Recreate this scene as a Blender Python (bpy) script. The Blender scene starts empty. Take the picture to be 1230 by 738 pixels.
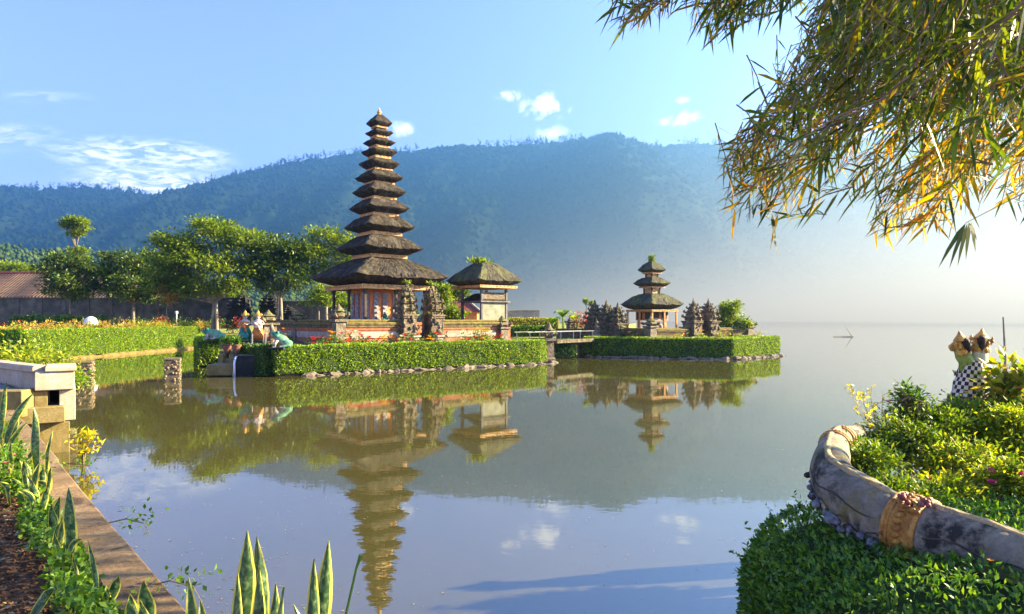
import bpy, bmesh, math, random
import numpy as np
from mathutils import Vector, Matrix, noise, Euler

SC = bpy.context.scene
COL = SC.collection
RAD = math.radians
PI = math.pi

# ------------------------------------------------------------------ camera
F = 820.0                 # focal length in pixels of a 1230 px wide frame (24 mm lens)
CAMZ = 2.5                # eye height above the lake
cam_d = bpy.data.cameras.new("camera")
cam_d.sensor_width = 36.0
cam_d.lens = 36.0 * F / 1230.0
cam_d.shift_y = 16.0 / 1230.0
cam_d.clip_start = 0.05
cam_d.clip_end = 12000.0
cam = bpy.data.objects.new("camera", cam_d)
COL.objects.link(cam)
cam.location = (0, 0, CAMZ)
cam.rotation_euler = (RAD(90), 0, 0)
SC.camera = cam

# ------------------------------------------------------------------ light
SUN_AZ = 10.0             # degrees from +X towards +Y (the sun stands to the right, a little beyond)
SUN_EL = 23.5
sa, se = RAD(SUN_AZ), RAD(SUN_EL)
SUN_DIR = Vector((math.cos(sa) * math.cos(se), math.sin(sa) * math.cos(se), math.sin(se)))
sun_d = bpy.data.lights.new("sun", 'SUN')
sun_d.energy = 5.0
sun_d.angle = RAD(0.6)
sun_d.color = (1.0, 0.79, 0.45)
sun = bpy.data.objects.new("sun", sun_d)
COL.objects.link(sun)
sun.rotation_euler = SUN_DIR.to_track_quat('Z', 'Y').to_euler()

world = bpy.data.worlds.new("World")
SC.world = world
world.use_nodes = True
wn, wl = world.node_tree.nodes, world.node_tree.links
wn.clear()


class NT:
    """small helper round a node tree"""
    def __init__(s, tree):
        s.t, s.n, s.l = tree, tree.nodes, tree.links

    def new(s, kind, **kw):
        nd = s.n.new(kind)
        for k, v in kw.items():
            if k == 'inp':
                for a, b in v.items():
                    if hasattr(b, 'is_linked') or isinstance(b, bpy.types.NodeSocket):
                        s.l.new(b, nd.inputs[a])
                    else:
                        nd.inputs[a].default_value = b
            else:
                setattr(nd, k, v)
        return nd

    def math(s, op, a, b=None, c=None, clamp=False):
        nd = s.n.new('ShaderNodeMath')
        nd.operation = op
        nd.use_clamp = clamp
        for i, v in enumerate((a, b, c)):
            if v is None:
                continue
            if isinstance(v, bpy.types.NodeSocket):
                s.l.new(v, nd.inputs[i])
            else:
                nd.inputs[i].default_value = v
        return nd.outputs[0]

    def ramp(s, fac, stops, interp='LINEAR'):
        nd = s.n.new('ShaderNodeValToRGB')
        nd.color_ramp.interpolation = interp
        el = nd.color_ramp.elements
        while len(el) < len(stops):
            el.new(0.5)
        for e, (p, c) in zip(el, stops):
            e.position = p
            e.color = (c[0], c[1], c[2], 1) if not isinstance(c, (int, float)) else (c, c, c, 1)
        s.l.new(fac, nd.inputs[0])
        return nd.outputs[0]

    def mix(s, fac, a, b, blend='MIX'):
        nd = s.n.new('ShaderNodeMix')
        nd.data_type = 'RGBA'
        nd.blend_type = blend
        for sock, v in ((nd.inputs['Factor'], fac), (nd.inputs[6], a), (nd.inputs[7], b)):
            if isinstance(v, bpy.types.NodeSocket):
                s.l.new(v, sock)
            elif isinstance(v, (int, float)):
                sock.default_value = v
            else:
                sock.default_value = (v[0], v[1], v[2], 1)
        return nd.outputs[2]

    def noise(s, vec, scale, detail=4, rough=0.55, dist=0.0):
        nd = s.n.new('ShaderNodeTexNoise')
        nd.inputs['Scale'].default_value = scale
        nd.inputs['Detail'].default_value = detail
        nd.inputs['Roughness'].default_value = rough
        nd.inputs['Distortion'].default_value = dist
        if vec is not None:
            s.l.new(vec, nd.inputs['Vector'])
        return nd.outputs['Fac']

    def mapping(s, vec, scale=(1, 1, 1), rot=(0, 0, 0), loc=(0, 0, 0)):
        nd = s.n.new('ShaderNodeMapping')
        nd.inputs['Scale'].default_value = scale
        nd.inputs['Rotation'].default_value = rot
        nd.inputs['Location'].default_value = loc
        s.l.new(vec, nd.inputs['Vector'])
        return nd.outputs[0]


def build_world():
    t = NT(world.node_tree)
    sky = t.new('ShaderNodeTexSky', sky_type='NISHITA', sun_disc=False)
    sky.sun_elevation = se
    sky.sun_rotation = RAD(90 - SUN_AZ)
    sky.altitude = 1200
    sky.air_density = 1.0
    sky.dust_density = 1.2
    sky.ozone_density = 2.5
    tc = t.new('ShaderNodeTexCoord')
    d = tc.outputs['Generated']
    sep = t.new('ShaderNodeSeparateXYZ', inp={0: d})
    x, y, z = sep.outputs
    az = t.math('ARCTAN2', x, y)                     # 0 straight ahead, + to the right
    el = t.math('ARCSINE', z)
    comb = t.new('ShaderNodeCombineXYZ', inp={0: az, 1: el, 2: 0.0})
    v = comb.outputs[0]
    billow = t.noise(v, 46, 9, 0.66, 0.35)
    wob = t.noise(v, 16, 3)

    def puff(px, py, wx, wy, edge=0.5, k=1.0):
        a0 = math.atan2(px - 615, F)
        e0 = math.atan2(385 - py, math.hypot(F, px - 615))
        ra, re = wx / F, wy / F
        da = t.math('DIVIDE', t.math('SUBTRACT', az, a0), ra)
        de = t.math('DIVIDE', t.math('SUBTRACT', el, e0), re)
        r2 = t.math('ADD', t.math('MULTIPLY', da, da), t.math('MULTIPLY', de, de))
        m = t.math('SUBTRACT', 1.0, t.math('SQRT', r2))
        q = t.math('ADD', t.math('MULTIPLY', m, 0.75), t.math('MULTIPLY', t.math('SUBTRACT', billow, 0.5), 2.6))
        q = t.math('MULTIPLY_ADD', q, 1.5, -0.16, clamp=True)
        q = t.math('MULTIPLY', q, t.math('MULTIPLY_ADD', m, 1.6, 0.45, clamp=True), clamp=True)
        return t.math('MULTIPLY', q, k)

    def wisp(px, py, wx, wy, tilt, k):
        a0 = math.atan2(px - 615, F)
        e0 = math.atan2(385 - py, math.hypot(F, px - 615))
        mp = t.mapping(v, rot=(0, 0, tilt))
        c, s_ = math.cos(tilt), math.sin(tilt)
        u0, v0 = a0 * c - e0 * s_, a0 * s_ + e0 * c
        sp = t.new('ShaderNodeSeparateXYZ', inp={0: mp})
        da = t.math('DIVIDE', t.math('SUBTRACT', sp.outputs[0], u0), wx / F)
        de = t.math('DIVIDE', t.math('SUBTRACT', sp.outputs[1], v0), wy / F)
        r2 = t.math('ADD', t.math('MULTIPLY', da, da), t.math('MULTIPLY', de, de))
        m = t.math('SUBTRACT', 1.0, t.math('SQRT', r2), clamp=True)
        st = t.noise(t.mapping(mp, scale=(1.0, 4.2, 1)), 34, 9, 0.70, 0.9)
        q = t.math('MULTIPLY_ADD', st, 5.2, -2.25, clamp=True)
        q = t.math('MULTIPLY', q, t.math('MULTIPLY', m, 2.2, clamp=True))
        return t.math('MULTIPLY', q, k)

    parts = [puff(655, 127, 36, 17, k=0.95), puff(612, 116, 20, 9, k=0.8), puff(818, 145, 28, 12, k=0.95), puff(482, 156, 18, 13, k=0.75),
             puff(820, 120, 12, 5, k=0.5), puff(662, 160, 26, 10, k=0.6),
             wisp(175, 188, 100, 21, -0.05, 1.0), wisp(180, 217, 84, 17, -0.03, 1.15),
             wisp(-20, 168, 70, 16, -0.25, 0.4), wisp(52, 117, 50, 7, -0.16, 0.22)]
    acc = parts[0]
    for p in parts[1:]:
        acc = t.math('MAXIMUM', acc, p)
    cloudcol = t.mix(wob, (5.6, 5.5, 5.6), (7.0, 6.8, 6.6))
    # the tint is the white balance of the photograph (a deep, clean blue)
    tint = t.mix(1.0, sky.outputs[0], WB_SKY, 'MULTIPLY')
    colr = t.mix(acc, tint, cloudcol)
    bg = t.new('ShaderNodeBackground', inp={0: colr, 1: 0.05})
    out = t.new('ShaderNodeOutputWorld')
    t.l.new(bg.outputs[0], out.inputs[0])
    world.cycles.sampling_method = 'AUTOMATIC'


WB_SKY = (1.10, .86, 1.12)
build_world()

vs = SC.view_settings
vs.view_transform = 'Standard'
vs.look = 'None'
vs.gamma = 1.0
vs.use_curve_mapping = False
vs.exposure = 3.2

cy = SC.cycles
cy.max_bounces = 6
cy.diffuse_bounces = 2
cy.glossy_bounces = 3
cy.transmission_bounces = 4
cy.volume_bounces = 0
cy.transparent_max_bounces = 6
cy.caustics_reflective = False
cy.caustics_refractive = False
cy.use_denoising = True
try:
    cy.denoiser = 'OPENIMAGEDENOISE'
    cy.denoising_input_passes = 'RGB_ALBEDO_NORMAL'
except Exception:
    pass
cy.sample_clamp_indirect = 6


# ------------------------------------------------------------------ geometry helpers
def W(px, py, Y):
    """point on the sight line of a photograph pixel at the depth Y metres"""
    return Vector(((px - 615) / F * Y, Y, CAMZ + (385 - py) / F * Y))


def X(px, Y):
    return (px - 615) / F * Y


def Z(py, Y):
    return CAMZ + (385 - py) / F * Y


class MB:
    def __init__(s):
        s.v, s.f, s.m = [], [], []
        s.uv = None

    def add(s, verts, faces, mi=0, M=None):
        o = len(s.v)
        if M is not None:
            verts = [M @ Vector(p) for p in verts]
        s.v.extend([tuple(p) for p in verts])
        for f in faces:
            s.f.append([i + o for i in f])
            s.m.append(mi)
        return o

    def box(s, c, d, rz=0.0, mi=0, M=None, taper=1.0, bev=0.0):
        x, y, z = d[0] / 2, d[1] / 2, d[2] / 2
        T = Matrix.Translation(c) @ Matrix.Rotation(rz, 4, 'Z')
        if M is not None:
            T = M @ T
        if bev > 0:
            b = min(bev, x * .9, y * .9, z * .9)
            vs_ = []
            for zz, k in ((-z, 1), (-z + b, 0), (z - b, 0), (z, 1)):
                e = b if k else 0
                tp = taper if zz > 0 else 1
                X0, Y0 = (x - e) * tp, (y - e) * tp
                c0 = b * 0.6 if not k else b * 0.3
                for sx, sy in ((-1, -1), (1, -1), (1, 1), (-1, 1)):
                    if sx * sy > 0:
                        pts = [(sx * X0, sy * (Y0 - c0)), (sx * (X0 - c0), sy * Y0)]
                    else:
                        pts = [(sx * (X0 - c0), sy * Y0), (sx * X0, sy * (Y0 - c0))]
                    # keep order counter clockwise
                    if (sx, sy) == (-1, -1):
                        pts = [(-X0, -(Y0 - c0)), (-(X0 - c0), -Y0)]
                    if (sx, sy) == (1, -1):
                        pts = [(X0 - c0, -Y0), (X0, -(Y0 - c0))]
                    if (sx, sy) == (1, 1):
                        pts = [(X0, Y0 - c0), (X0 - c0, Y0)]
                    if (sx, sy) == (-1, 1):
                        pts = [(-(X0 - c0), Y0), (-X0, Y0 - c0)]
                    vs_ += [(p[0], p[1], zz) for p in pts]
            fs = []
            for r in range(3):
                for i in range(8):
                    fs.append((r * 8 + i, r * 8 + (i + 1) % 8, (r + 1) * 8 + (i + 1) % 8, (r + 1) * 8 + i))
            fs.append(tuple(range(7, -1, -1)))
            fs.append(tuple(range(24, 32)))
            s.add(vs_, fs, mi, T)
            return
        t = taper
        vs_ = [(-x, -y, -z), (x, -y, -z), (x, y, -z), (-x, y, -z), (-x * t, -y * t, z), (x * t, -y * t, z), (x * t, y * t, z), (-x * t, y * t, z)]
        s.add(vs_, [(3, 2, 1, 0), (4, 5, 6, 7), (0, 1, 5, 4), (1, 2, 6, 5), (2, 3, 7, 6), (3, 0, 4, 7)], mi, T)

    def prism(s, poly, z0, z1, mi=0, M=None, inset=0.0):
        n = len(poly)
        cx = sum(p[0] for p in poly) / n
        cy_ = sum(p[1] for p in poly) / n
        top = [(p[0] + (cx - p[0]) * inset, p[1] + (cy_ - p[1]) * inset, z1) for p in poly]
        vs_ = [(p[0], p[1], z0) for p in poly] + top
        fs = [tuple(range(n - 1, -1, -1)), tuple(range(n, 2 * n))]
        for i in range(n):
            j = (i + 1) % n
            fs.append((i, j, n + j, n + i))
        s.add(vs_, fs, mi, M)

    def tube(s, pts, rads, n=8, mi=0, M=None, cap=True, squash=None):
        pts = [Vector(p) for p in pts]
        rings = []
        up = Vector((0, 0, 1))
        prev = None
        for i, p in enumerate(pts):
            a = pts[max(i - 1, 0)]
            b = pts[min(i + 1, len(pts) - 1)]
            tdir = (b - a).normalized()
            if prev is None:
                side = tdir.cross(up)
                if side.length < 1e-3:
                    side = tdir.cross(Vector((1, 0, 0)))
            else:
                side = prev - tdir * prev.dot(tdir)
                if side.length < 1e-4:
                    side = tdir.cross(up)
            side.normalize()
            prev = side
            nn = side.cross(tdir)
            r = rads[i] if hasattr(rads, '__len__') else rads
            rings.append([p + (side * math.cos(2 * PI * k / n) + nn * math.sin(2 * PI * k / n)) * r for k in range(n)])
        vs_ = [q for r in rings for q in r]
        fs = []
        for i in range(len(rings) - 1):
            for k in range(n):
                fs.append((i * n + k, i * n + (k + 1) % n, (i + 1) * n + (k + 1) % n, (i + 1) * n + k))
        if cap:
            fs.append(tuple(range(n - 1, -1, -1)))
            fs.append(tuple((len(rings) - 1) * n + k for k in range(n)))
        s.add(vs_, fs, mi, M)

    def lathe(s, prof, n=16, mi=0, M=None, sx=1.0, sy=1.0, rot=0.0):
        vs_, fs = [], []
        for (r, z) in prof:
            for k in range(n):
                a = rot + 2 * PI * k / n
                vs_.append((r * math.cos(a) * sx, r * math.sin(a) * sy, z))
        for i in range(len(prof) - 1):
            for k in range(n):
                fs.append((i * n + k, i * n + (k + 1) % n, (i + 1) * n + (k + 1) % n, (i + 1) * n + k))
        fs.append(tuple(range(n - 1, -1, -1)))
        fs.append(tuple((len(prof) - 1) * n + k for k in range(n)))
        s.add(vs_, fs, mi, M)

    def sq(s, prof, mi=0, M=None, sx=1.0, sy=1.0):
        """square turned stack: prof of (half width, z)"""
        s.lathe([(r * math.sqrt(2), z) for r, z in prof], 4, mi, M, sx, sy, PI / 4)

    def ball(s, c, r, mi=0, M=None, n=10, m=7):
        if not hasattr(r, '__len__'):
            r = (r, r, r)
        vs_ = [(c[0], c[1], c[2] - r[2])]
        for j in range(1, m):
            a = -PI / 2 + PI * j / m
            for k in range(n):
                b = 2 * PI * k / n
                vs_.append((c[0] + r[0] * math.cos(a) * math.cos(b), c[1] + r[1] * math.cos(a) * math.sin(b), c[2] + r[2] * math.sin(a)))
        vs_.append((c[0], c[1], c[2] + r[2]))
        fs = [(0, 1 + (k + 1) % n, 1 + k) for k in range(n)]
        for j in range(m - 2):
            for k in range(n):
                fs.append((1 + j * n + k, 1 + j * n + (k + 1) % n, 1 + (j + 1) * n + (k + 1) % n, 1 + (j + 1) * n + k))
        last = len(vs_) - 1
        fs += [(1 + (m - 2) * n + k, 1 + (m - 2) * n + (k + 1) % n, last) for k in range(n)]
        s.add(vs_, fs, mi, M)

    def jitter(s, amt, freq, seed=0.0):
        s.v = [tuple(Vector(p) + noise.noise_vector(Vector(p) * freq + Vector((seed, seed * 1.7, 3.1))) * amt) for p in s.v]

    def mesh(s, name, mats, smooth=False):
        me = bpy.data.meshes.new(name)
        me.from_pydata(s.v, [], s.f)
        for m in (mats if isinstance(mats, (list, tuple)) else [mats]):
            me.materials.append(m)
        if any(s.m):
            me.polygons.foreach_set('material_index', s.m)
        if smooth:
            me.polygons.foreach_set('use_smooth', [True] * len(me.polygons))
        me.update()
        return me

    def build(s, name, mats, parent=None, smooth=False, loc=None, rz=None):
        o = bpy.data.objects.new(name, s.mesh(name, mats, smooth))
        COL.objects.link(o)
        if parent:
            o.parent = parent
        if loc is not None:
            o.location = loc
        if rz is not None:
            o.rotation_euler = (0, 0, rz)
        return o


def np_mesh(name, V, Fc, mat, parent=None, smooth=False):
    """V (n,3) array, Fc (m,k) index array (all faces with k corners)"""
    me = bpy.data.meshes.new(name)
    V = np.asarray(V, np.float32)
    Fc = np.asarray(Fc, np.int32)
    m, k = Fc.shape
    me.vertices.add(len(V))
    me.vertices.foreach_set('co', V.ravel())
    me.loops.add(m * k)
    me.loops.foreach_set('vertex_index', Fc.ravel())
    me.polygons.add(m)
    me.polygons.foreach_set('loop_start', np.arange(0, m * k, k, dtype=np.int32))
    for mm in (mat if isinstance(mat, (list, tuple)) else [mat]):
        me.materials.append(mm)
    if smooth:
        me.polygons.foreach_set('use_smooth', np.ones(m, bool))
    me.update(calc_edges=True)
    o = bpy.data.objects.new(name, me)
    COL.objects.link(o)
    if parent:
        o.parent = parent
    return o


def tag(o, label, cat, group=None):
    o['label'] = label
    o['category'] = cat
    if group:
        o['group'] = group
    return o


def thing(name, label, cat, loc=(0, 0, 0), rz=0.0, group=None):
    o = bpy.data.objects.new(name, None)
    o.empty_display_size = 0.2
    COL.objects.link(o)
    o.location = loc
    o.rotation_euler = (0, 0, rz)
    return tag(o, label, cat, group)


def struct(o):
    o['kind'] = 'structure'
    return o


def stuff(o):
    o['kind'] = 'stuff'
    return o


# ------------------------------------------------------------------ leaves
def unit(a):
    return a / np.maximum(np.linalg.norm(a, axis=1, keepdims=True), 1e-9)


def leaf_arrays(P, D, N, L, Wd, kind='diamond', droop=0.0):
    """P base points, D directions, N rough upward normals -> (verts, quads)"""
    n = len(P)
    D = unit(D)
    S = unit(np.cross(D, N))
    U = np.cross(S, D)
    L = np.broadcast_to(np.asarray(L, float), (n,))[:, None]
    Wd = np.broadcast_to(np.asarray(Wd, float), (n,))[:, None]
    if kind == 'diamond':
        a = P
        b = P + D * L * .45 + S * Wd * .5 + U * Wd * .14
        c = P + D * L - U * L * droop
        d = P + D * L * .45 - S * Wd * .5 + U * Wd * .14
        V = np.stack([a, b, c, d], 1).reshape(-1, 3)
        i = np.arange(n)[:, None] * 4
        Q = np.concatenate([np.concatenate([i, i + 1, i + 2], 1), np.concatenate([i, i + 2, i + 3], 1)], 0)
        return V, Q
    # 'long': base, two pairs, tip -> triangles
    a = P
    p1, p2 = .28, .66
    g = np.array([0, 0, -1.0])
    b = P + D * L * p1 + g * (L * droop * p1 ** 2)
    c = P + D * L * p2 + g * (L * droop * p2 ** 2)
    t = P + D * L + g * (L * droop)
    w1, w2 = .5, .36
    V = np.stack([a, b + S * Wd * w1 + U * Wd * .1, b - S * Wd * w1 + U * Wd * .1, c + S * Wd * w2, c - S * Wd * w2, t], 1).reshape(-1, 3)
    i = np.arange(n)[:, None] * 6
    tri = [(0, 1, 2), (1, 3, 4), (1, 4, 2), (3, 5, 4)]
    Q = np.concatenate([np.concatenate([i + q[0], i + q[1], i + q[2]], 1) for q in tri], 0)
    return V, Q


def rand_dirs(rng, n):
    v = rng.normal(size=(n, 3))
    return unit(v)

# ------------------------------------------------------------------ materials
def new_mat(name):
    m = bpy.data.materials.new(name)
    m.use_nodes = True
    m.node_tree.nodes.clear()
    return m, NT(m.node_tree)


def finish(t, shader, disp=None):
    o = t.new('ShaderNodeOutputMaterial')
    t.l.new(shader, o.inputs['Surface'])


def surf(name, stops, scale=3.0, rough=0.85, bump=0.3, bscale=None, detail=6, stretch=(1, 1, 1), coord='Object',
         spots=None, moss=None, spec=0.3, dist=0.2, bdist=0.02, lichen=None, tilt=0.0):
    """weathered surface: large noise through a colour ramp, optional second colour in patches, optional moss on upward faces"""
    m, t = new_mat(name)
    tc = t.new('ShaderNodeTexCoord')
    v = tc.outputs[coord]
    if stretch != (1, 1, 1):
        v = t.mapping(v, scale=stretch)
    f = t.noise(v, scale, detail, 0.62, dist)
    k = len(stops)
    cst = [(0.3 + 0.4 * i / max(k - 1, 1), c) for i, c in enumerate(stops)]
    c = t.ramp(f, cst)
    if spots:
        c2, sc2, lo, hi = spots
        g = t.noise(v, sc2, 7, 0.65, 0.4)
        c = t.mix(t.ramp(g, [(lo, 0.0), (hi, 1.0)]), c, c2)
    if lichen:
        c2, sc2, lo, hi = lichen
        g = t.noise(t.mapping(v, loc=(7.3, 2.2, 4.1)), sc2, 7, 0.7, 0.2)
        c = t.mix(t.ramp(g, [(lo, 0.0), (hi, 1.0)]), c, c2)
    if moss:
        geo = t.new('ShaderNodeNewGeometry')
        sp = t.new('ShaderNodeSeparateXYZ', inp={0: geo.outputs['Normal']})
        g = t.noise(v, scale * 2.1, 6, 0.7)
        q = t.math('ADD', sp.outputs[2], t.math('MULTIPLY', t.math('SUBTRACT', g, 0.5), 1.4))
        c = t.mix(t.ramp(q, [(0.45, 0.0), (0.8, 0.9)]), c, moss)
    fine = t.noise(v, (bscale or scale * 6), 8, 0.7)
    c = t.mix(t.math('MULTIPLY', t.math('SUBTRACT', fine, 0.5), 0.9), c, (0, 0, 0), 'MIX') if False else t.mix(0.55, c, t.ramp(fine, [(0.25, 0.35), (0.75, 1.5)]), 'MULTIPLY')
    b = t.new('ShaderNodeBump', inp={'Strength': bump, 'Distance': bdist, 'Height': fine})
    p = t.new('ShaderNodeBsdfPrincipled', inp={'Base Color': c, 'Roughness': rough, 'Normal': b.outputs[0]})
    p.inputs['Specular IOR Level'].default_value = spec
    finish(t, p.outputs[0])
    return m


def leafmat(name, cols, trans=0.45, rough=0.45, spec=0.35, tcol=(1.35, 1.25, 0.35), patch=None):
    m, t = new_mat(name)
    g = t.new('ShaderNodeNewGeometry')
    r = g.outputs['Random Per Island']
    k = len(cols)
    c = t.ramp(r, [(i / max(k - 1, 1), q) for i, q in enumerate(cols)])
    if patch:
        tc = t.new('ShaderNodeTexCoord')
        n = t.noise(tc.outputs['Object'], patch[1], 3)
        c = t.mix(t.ramp(n, [(0.42, 0.0), (0.62, 0.8)]), c, patch[0])
    p = t.new('ShaderNodeBsdfPrincipled', inp={'Base Color': c, 'Roughness': rough})
    p.inputs['Specular IOR Level'].default_value = spec
    tr = t.new('ShaderNodeBsdfTranslucent', inp={'Color': t.mix(1.0, c, tcol, 'MULTIPLY')})
    mx = t.new('ShaderNodeMixShader', inp={0: trans, 1: p.outputs[0], 2: tr.outputs[0]})
    finish(t, mx.outputs[0])
    return m


M = {}
M['thatch'] = surf('thatch', [(.006, .005, .004), (.022, .016, .010), (.085, .060, .033)], 5, .95, 1.0, 46, stretch=(1, 1, .16), bdist=.05,
                   spots=((.10, .085, .06), 1.3, .52, .72), lichen=((.09, .09, .018), 1.1, .60, .74))
M['thatch_mossy'] = surf('thatch_mossy', [(.014, .013, .010), (.045, .040, .026), (.11, .095, .055)], 5, .95, 1.0, 46, stretch=(1, 1, .16), bdist=.05,
                         spots=((.10, .10, .035), 1.1, .46, .66), lichen=((.10, .13, .015), .9, .55, .68))
M['gold_wood'] = surf('gold_wood', [(.30, .12, .035), (.50, .25, .075), (.62, .40, .14)], 6, .5, .6, 26, spots=((.10, .05, .03), 4, .56, .66))
M['orange_panel'] = surf('orange_panel', [(.42, .12, .03), (.58, .20, .055), (.62, .28, .10)], 3, .7, .4, 20, spots=((.28, .10, .05), 4, .58, .7))
M['dark_wood'] = surf('dark_wood', [(.02, .016, .012), (.05, .036, .025), (.09, .065, .045)], 4, .7, .5, 30, stretch=(1, 1, .2))
M['carved_stone'] = surf('carved_stone', [(.08, .062, .04), (.17, .135, .09), (.28, .23, .165)], 5, .9, 1.0, 14, bdist=.06, spots=((.05, .045, .04), 3, .55, .65))
M['grey_carving'] = surf('grey_carving', [(.16, .15, .16), (.27, .26, .27), (.42, .40, .40)], 8, .9, 1.0, 22, bdist=.05)
M['candi'] = surf('candi', [(.05, .042, .032), (.15, .115, .075), (.30, .22, .13)], 4, .95, 1.0, 16, bdist=.06,
                  spots=((.40, .15, .045), 2.6, .60, .68), lichen=((.14, .14, .05), 2, .58, .72), moss=(.12, .13, .03))
M['candi_dark'] = surf('candi_dark', [(.042, .034, .022), (.115, .092, .058), (.22, .178, .11)], 4, .95, 1.0, 16, bdist=.06, lichen=((.17, .17, .06), 2, .56, .7), moss=(.14, .14, .04))
M['black_stone'] = surf('black_stone', [(.010, .010, .010), (.022, .021, .020), (.045, .042, .04)], 4, .9, .8, 14)
M['coping'] = surf('coping', [(.055, .042, .022), (.12, .09, .04), (.20, .15, .06)], 5, .95, 1.0, 22, moss=(.22, .18, .018), spots=((.03, .025, .015), 3, .54, .66))
M['brick'] = surf('brick', [(.22, .07, .03), (.33, .115, .05), (.40, .17, .09)], 4, .9, .6, 24, spots=((.14, .07, .05), 3, .58, .7))
M['pale_panel'] = surf('pale_panel', [(.20, .165, .12), (.31, .265, .21), (.40, .35, .29)], 3, .9, .5, 22, spots=((.30, .25, .19), 3, .58, .72))
M['stone_edge'] = surf('stone_edge', [(.07, .055, .035), (.14, .112, .08), (.24, .20, .15)], 3, .9, .7, 14, spots=((.10, .085, .06), 2, .56, .68))
M['concrete'] = surf('concrete', [(.28, .225, .15), (.38, .31, .22), (.46, .39, .29)], 2.4, .9, .35, 30, spots=((.15, .11, .055), 2.4, .55, .72), lichen=((.44, .41, .36), 3, .58, .7))
M['mossy_concrete'] = surf('mossy_concrete', [(.12, .09, .032), (.19, .145, .05), (.26, .21, .11)], 3, .9, .4, 26, spots=((.13, .10, .04), 3, .56, .7))
M['kerb'] = surf('kerb', [(.12, .075, .035), (.19, .12, .058), (.27, .18, .095)], 3, .92, .7, 30, spots=((.055, .036, .02), 2.4, .52, .66), lichen=((.30, .26, .20), 6, .60, .70))
M['paving'] = surf('paving', [(.10, .11, .13), (.15, .16, .18), (.21, .22, .24)], 2.5, .8, .3, 30)
M['pale_kerb'] = surf('pale_kerb', [(.26, .27, .29), (.34, .35, .37), (.42, .43, .45)], 4, .85, .4, 26)
M['soil'] = surf('soil', [(.07, .035, .018), (.14, .072, .036), (.21, .115, .06)], 5, .95, 1.0, 22, bdist=.06, spots=((.05, .027, .016), 2.5, .5, .66))
M['grass_ground'] = surf('grass_ground', [(.045, .085, .012), (.085, .13, .018), (.15, .17, .03)], .8, .95, .7, 6, bdist=.1)
M['lawn'] = surf('lawn', [(.12, .15, .02), (.20, .21, .03), (.27, .25, .05)], .5, .95, .7, 5, bdist=.1)
M['island_earth'] = surf('island_earth', [(.08, .06, .035), (.13, .105, .05), (.12, .14, .035)], .8, .95, .7, 6, bdist=.1)
M['wall_dark'] = surf('wall_dark', [(.04, .037, .034), (.08, .072, .065), (.14, .125, .11)], .9, .92, .5, 9, spots=((.15, .145, .14), .7, .60, .72), lichen=((.035, .04, .02), 1.2, .56, .7))
M['wall_pale'] = surf('wall_pale', [(.22, .18, .14), (.33, .28, .22), (.42, .37, .30)], 1.2, .92, .5, 9, spots=((.12, .10, .07), 1.1, .56, .7))
M['red_tile'] = surf('red_tile', [(.12, .030, .02), (.19, .048, .032), (.26, .08, .055)], 2, .85, .6, 20)
M['trunk'] = surf('trunk', [(.10, .075, .055), (.19, .15, .11), (.30, .25, .19)], 3, .9, .8, 14, stretch=(1, 1, .35), bdist=.04)
M['trunk_dark'] = surf('trunk_dark', [(.03, .024, .018), (.07, .055, .04), (.12, .095, .07)], 3, .9, .8, 14, stretch=(1, 1, .35))
M['twig'] = surf('twig', [(.12, .08, .05), (.2, .14, .08), (.28, .2, .12)], 5, .85, .4, 30)
M['bamboo_culm'] = surf('bamboo_culm', [(.20, .19, .05), (.30, .26, .07), (.36, .30, .10)], 3, .5, .2, 20)
M['terracotta'] = surf('terracotta', [(.12, .055, .035), (.20, .09, .055), (.28, .14, .09)], 6, .85, .5, 24, spots=((.07, .045, .035), 5, .55, .68))
M['white_plastic'] = surf('white_plastic', [(.50, .53, .58), (.57, .59, .63), (.62, .64, .67)], 3, .4, .05)
M['metal_post'] = surf('metal_post', [(.5, .5, .48), (.6, .6, .58), (.68, .68, .66)], 3, .5, .1)
M['grey_rail'] = surf('grey_rail', [(.07, .085, .095), (.10, .115, .125), (.13, .145, .155)], 3, .6, .2)
M['gold'] = surf('gold', [(.36, .16, .025), (.60, .32, .05), (.74, .46, .10)], 14, .42, .9, 60, bdist=.012, spots=((.14, .05, .015), 16, .58, .68), spec=.5)
M['gold_band'] = surf('gold_band', [(.22, .08, .012), (.42, .19, .025), (.58, .33, .06)], 16, .5, 1.0, 70, bdist=.012, spots=((.05, .022, .01), 18, .56, .66), spec=.5)
M['black_hair'] = surf('black_hair', [(.014, .009, .007), (.028, .018, .013), (.05, .034, .024)], 8, .7, .6, 50, stretch=(1, 1, .3))
M['naga_green'] = surf('naga_green', [(.05, .11, .012), (.15, .24, .03), (.40, .42, .08)], 5, .55, .6, 50, bdist=.01, spots=((.03, .06, .01), 12, .58, .68))
M['naga_belly'] = surf('naga_belly', [(.42, .42, .22), (.56, .55, .34), (.64, .62, .44)], 4, .6, .5, 40, stretch=(1, 1, 3))
M['naga_body'] = surf('naga_body', [(.13, .115, .085), (.25, .222, .165), (.37, .332, .255)], 3.4, .85, 1.0, 30, bdist=.03, detail=9,
                      spots=((.030, .027, .023), 2.4, .515, .595), lichen=((.21, .18, .055), 2.3, .52, .63))
M['naga_rim'] = surf('naga_rim', [(.26, .17, .06), (.40, .30, .14), (.50, .42, .26)], 5, .8, .7, 34, bdist=.015, spots=((.05, .04, .035), 5, .52, .62))
M['scale_stone'] = surf('scale_stone', [(.10, .085, .075), (.20, .22, .24), (.30, .36, .42)], 11, .8, 1.0, 26, bdist=.03, spots=((.03, .022, .018), 12, .48, .56))
M['jade'] = surf('jade', [(.045, .15, .08), (.09, .23, .13), (.20, .33, .21)], 4, .6, .3, 22, spec=.3, spots=((.05, .06, .035), 5, .58, .7))
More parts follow.
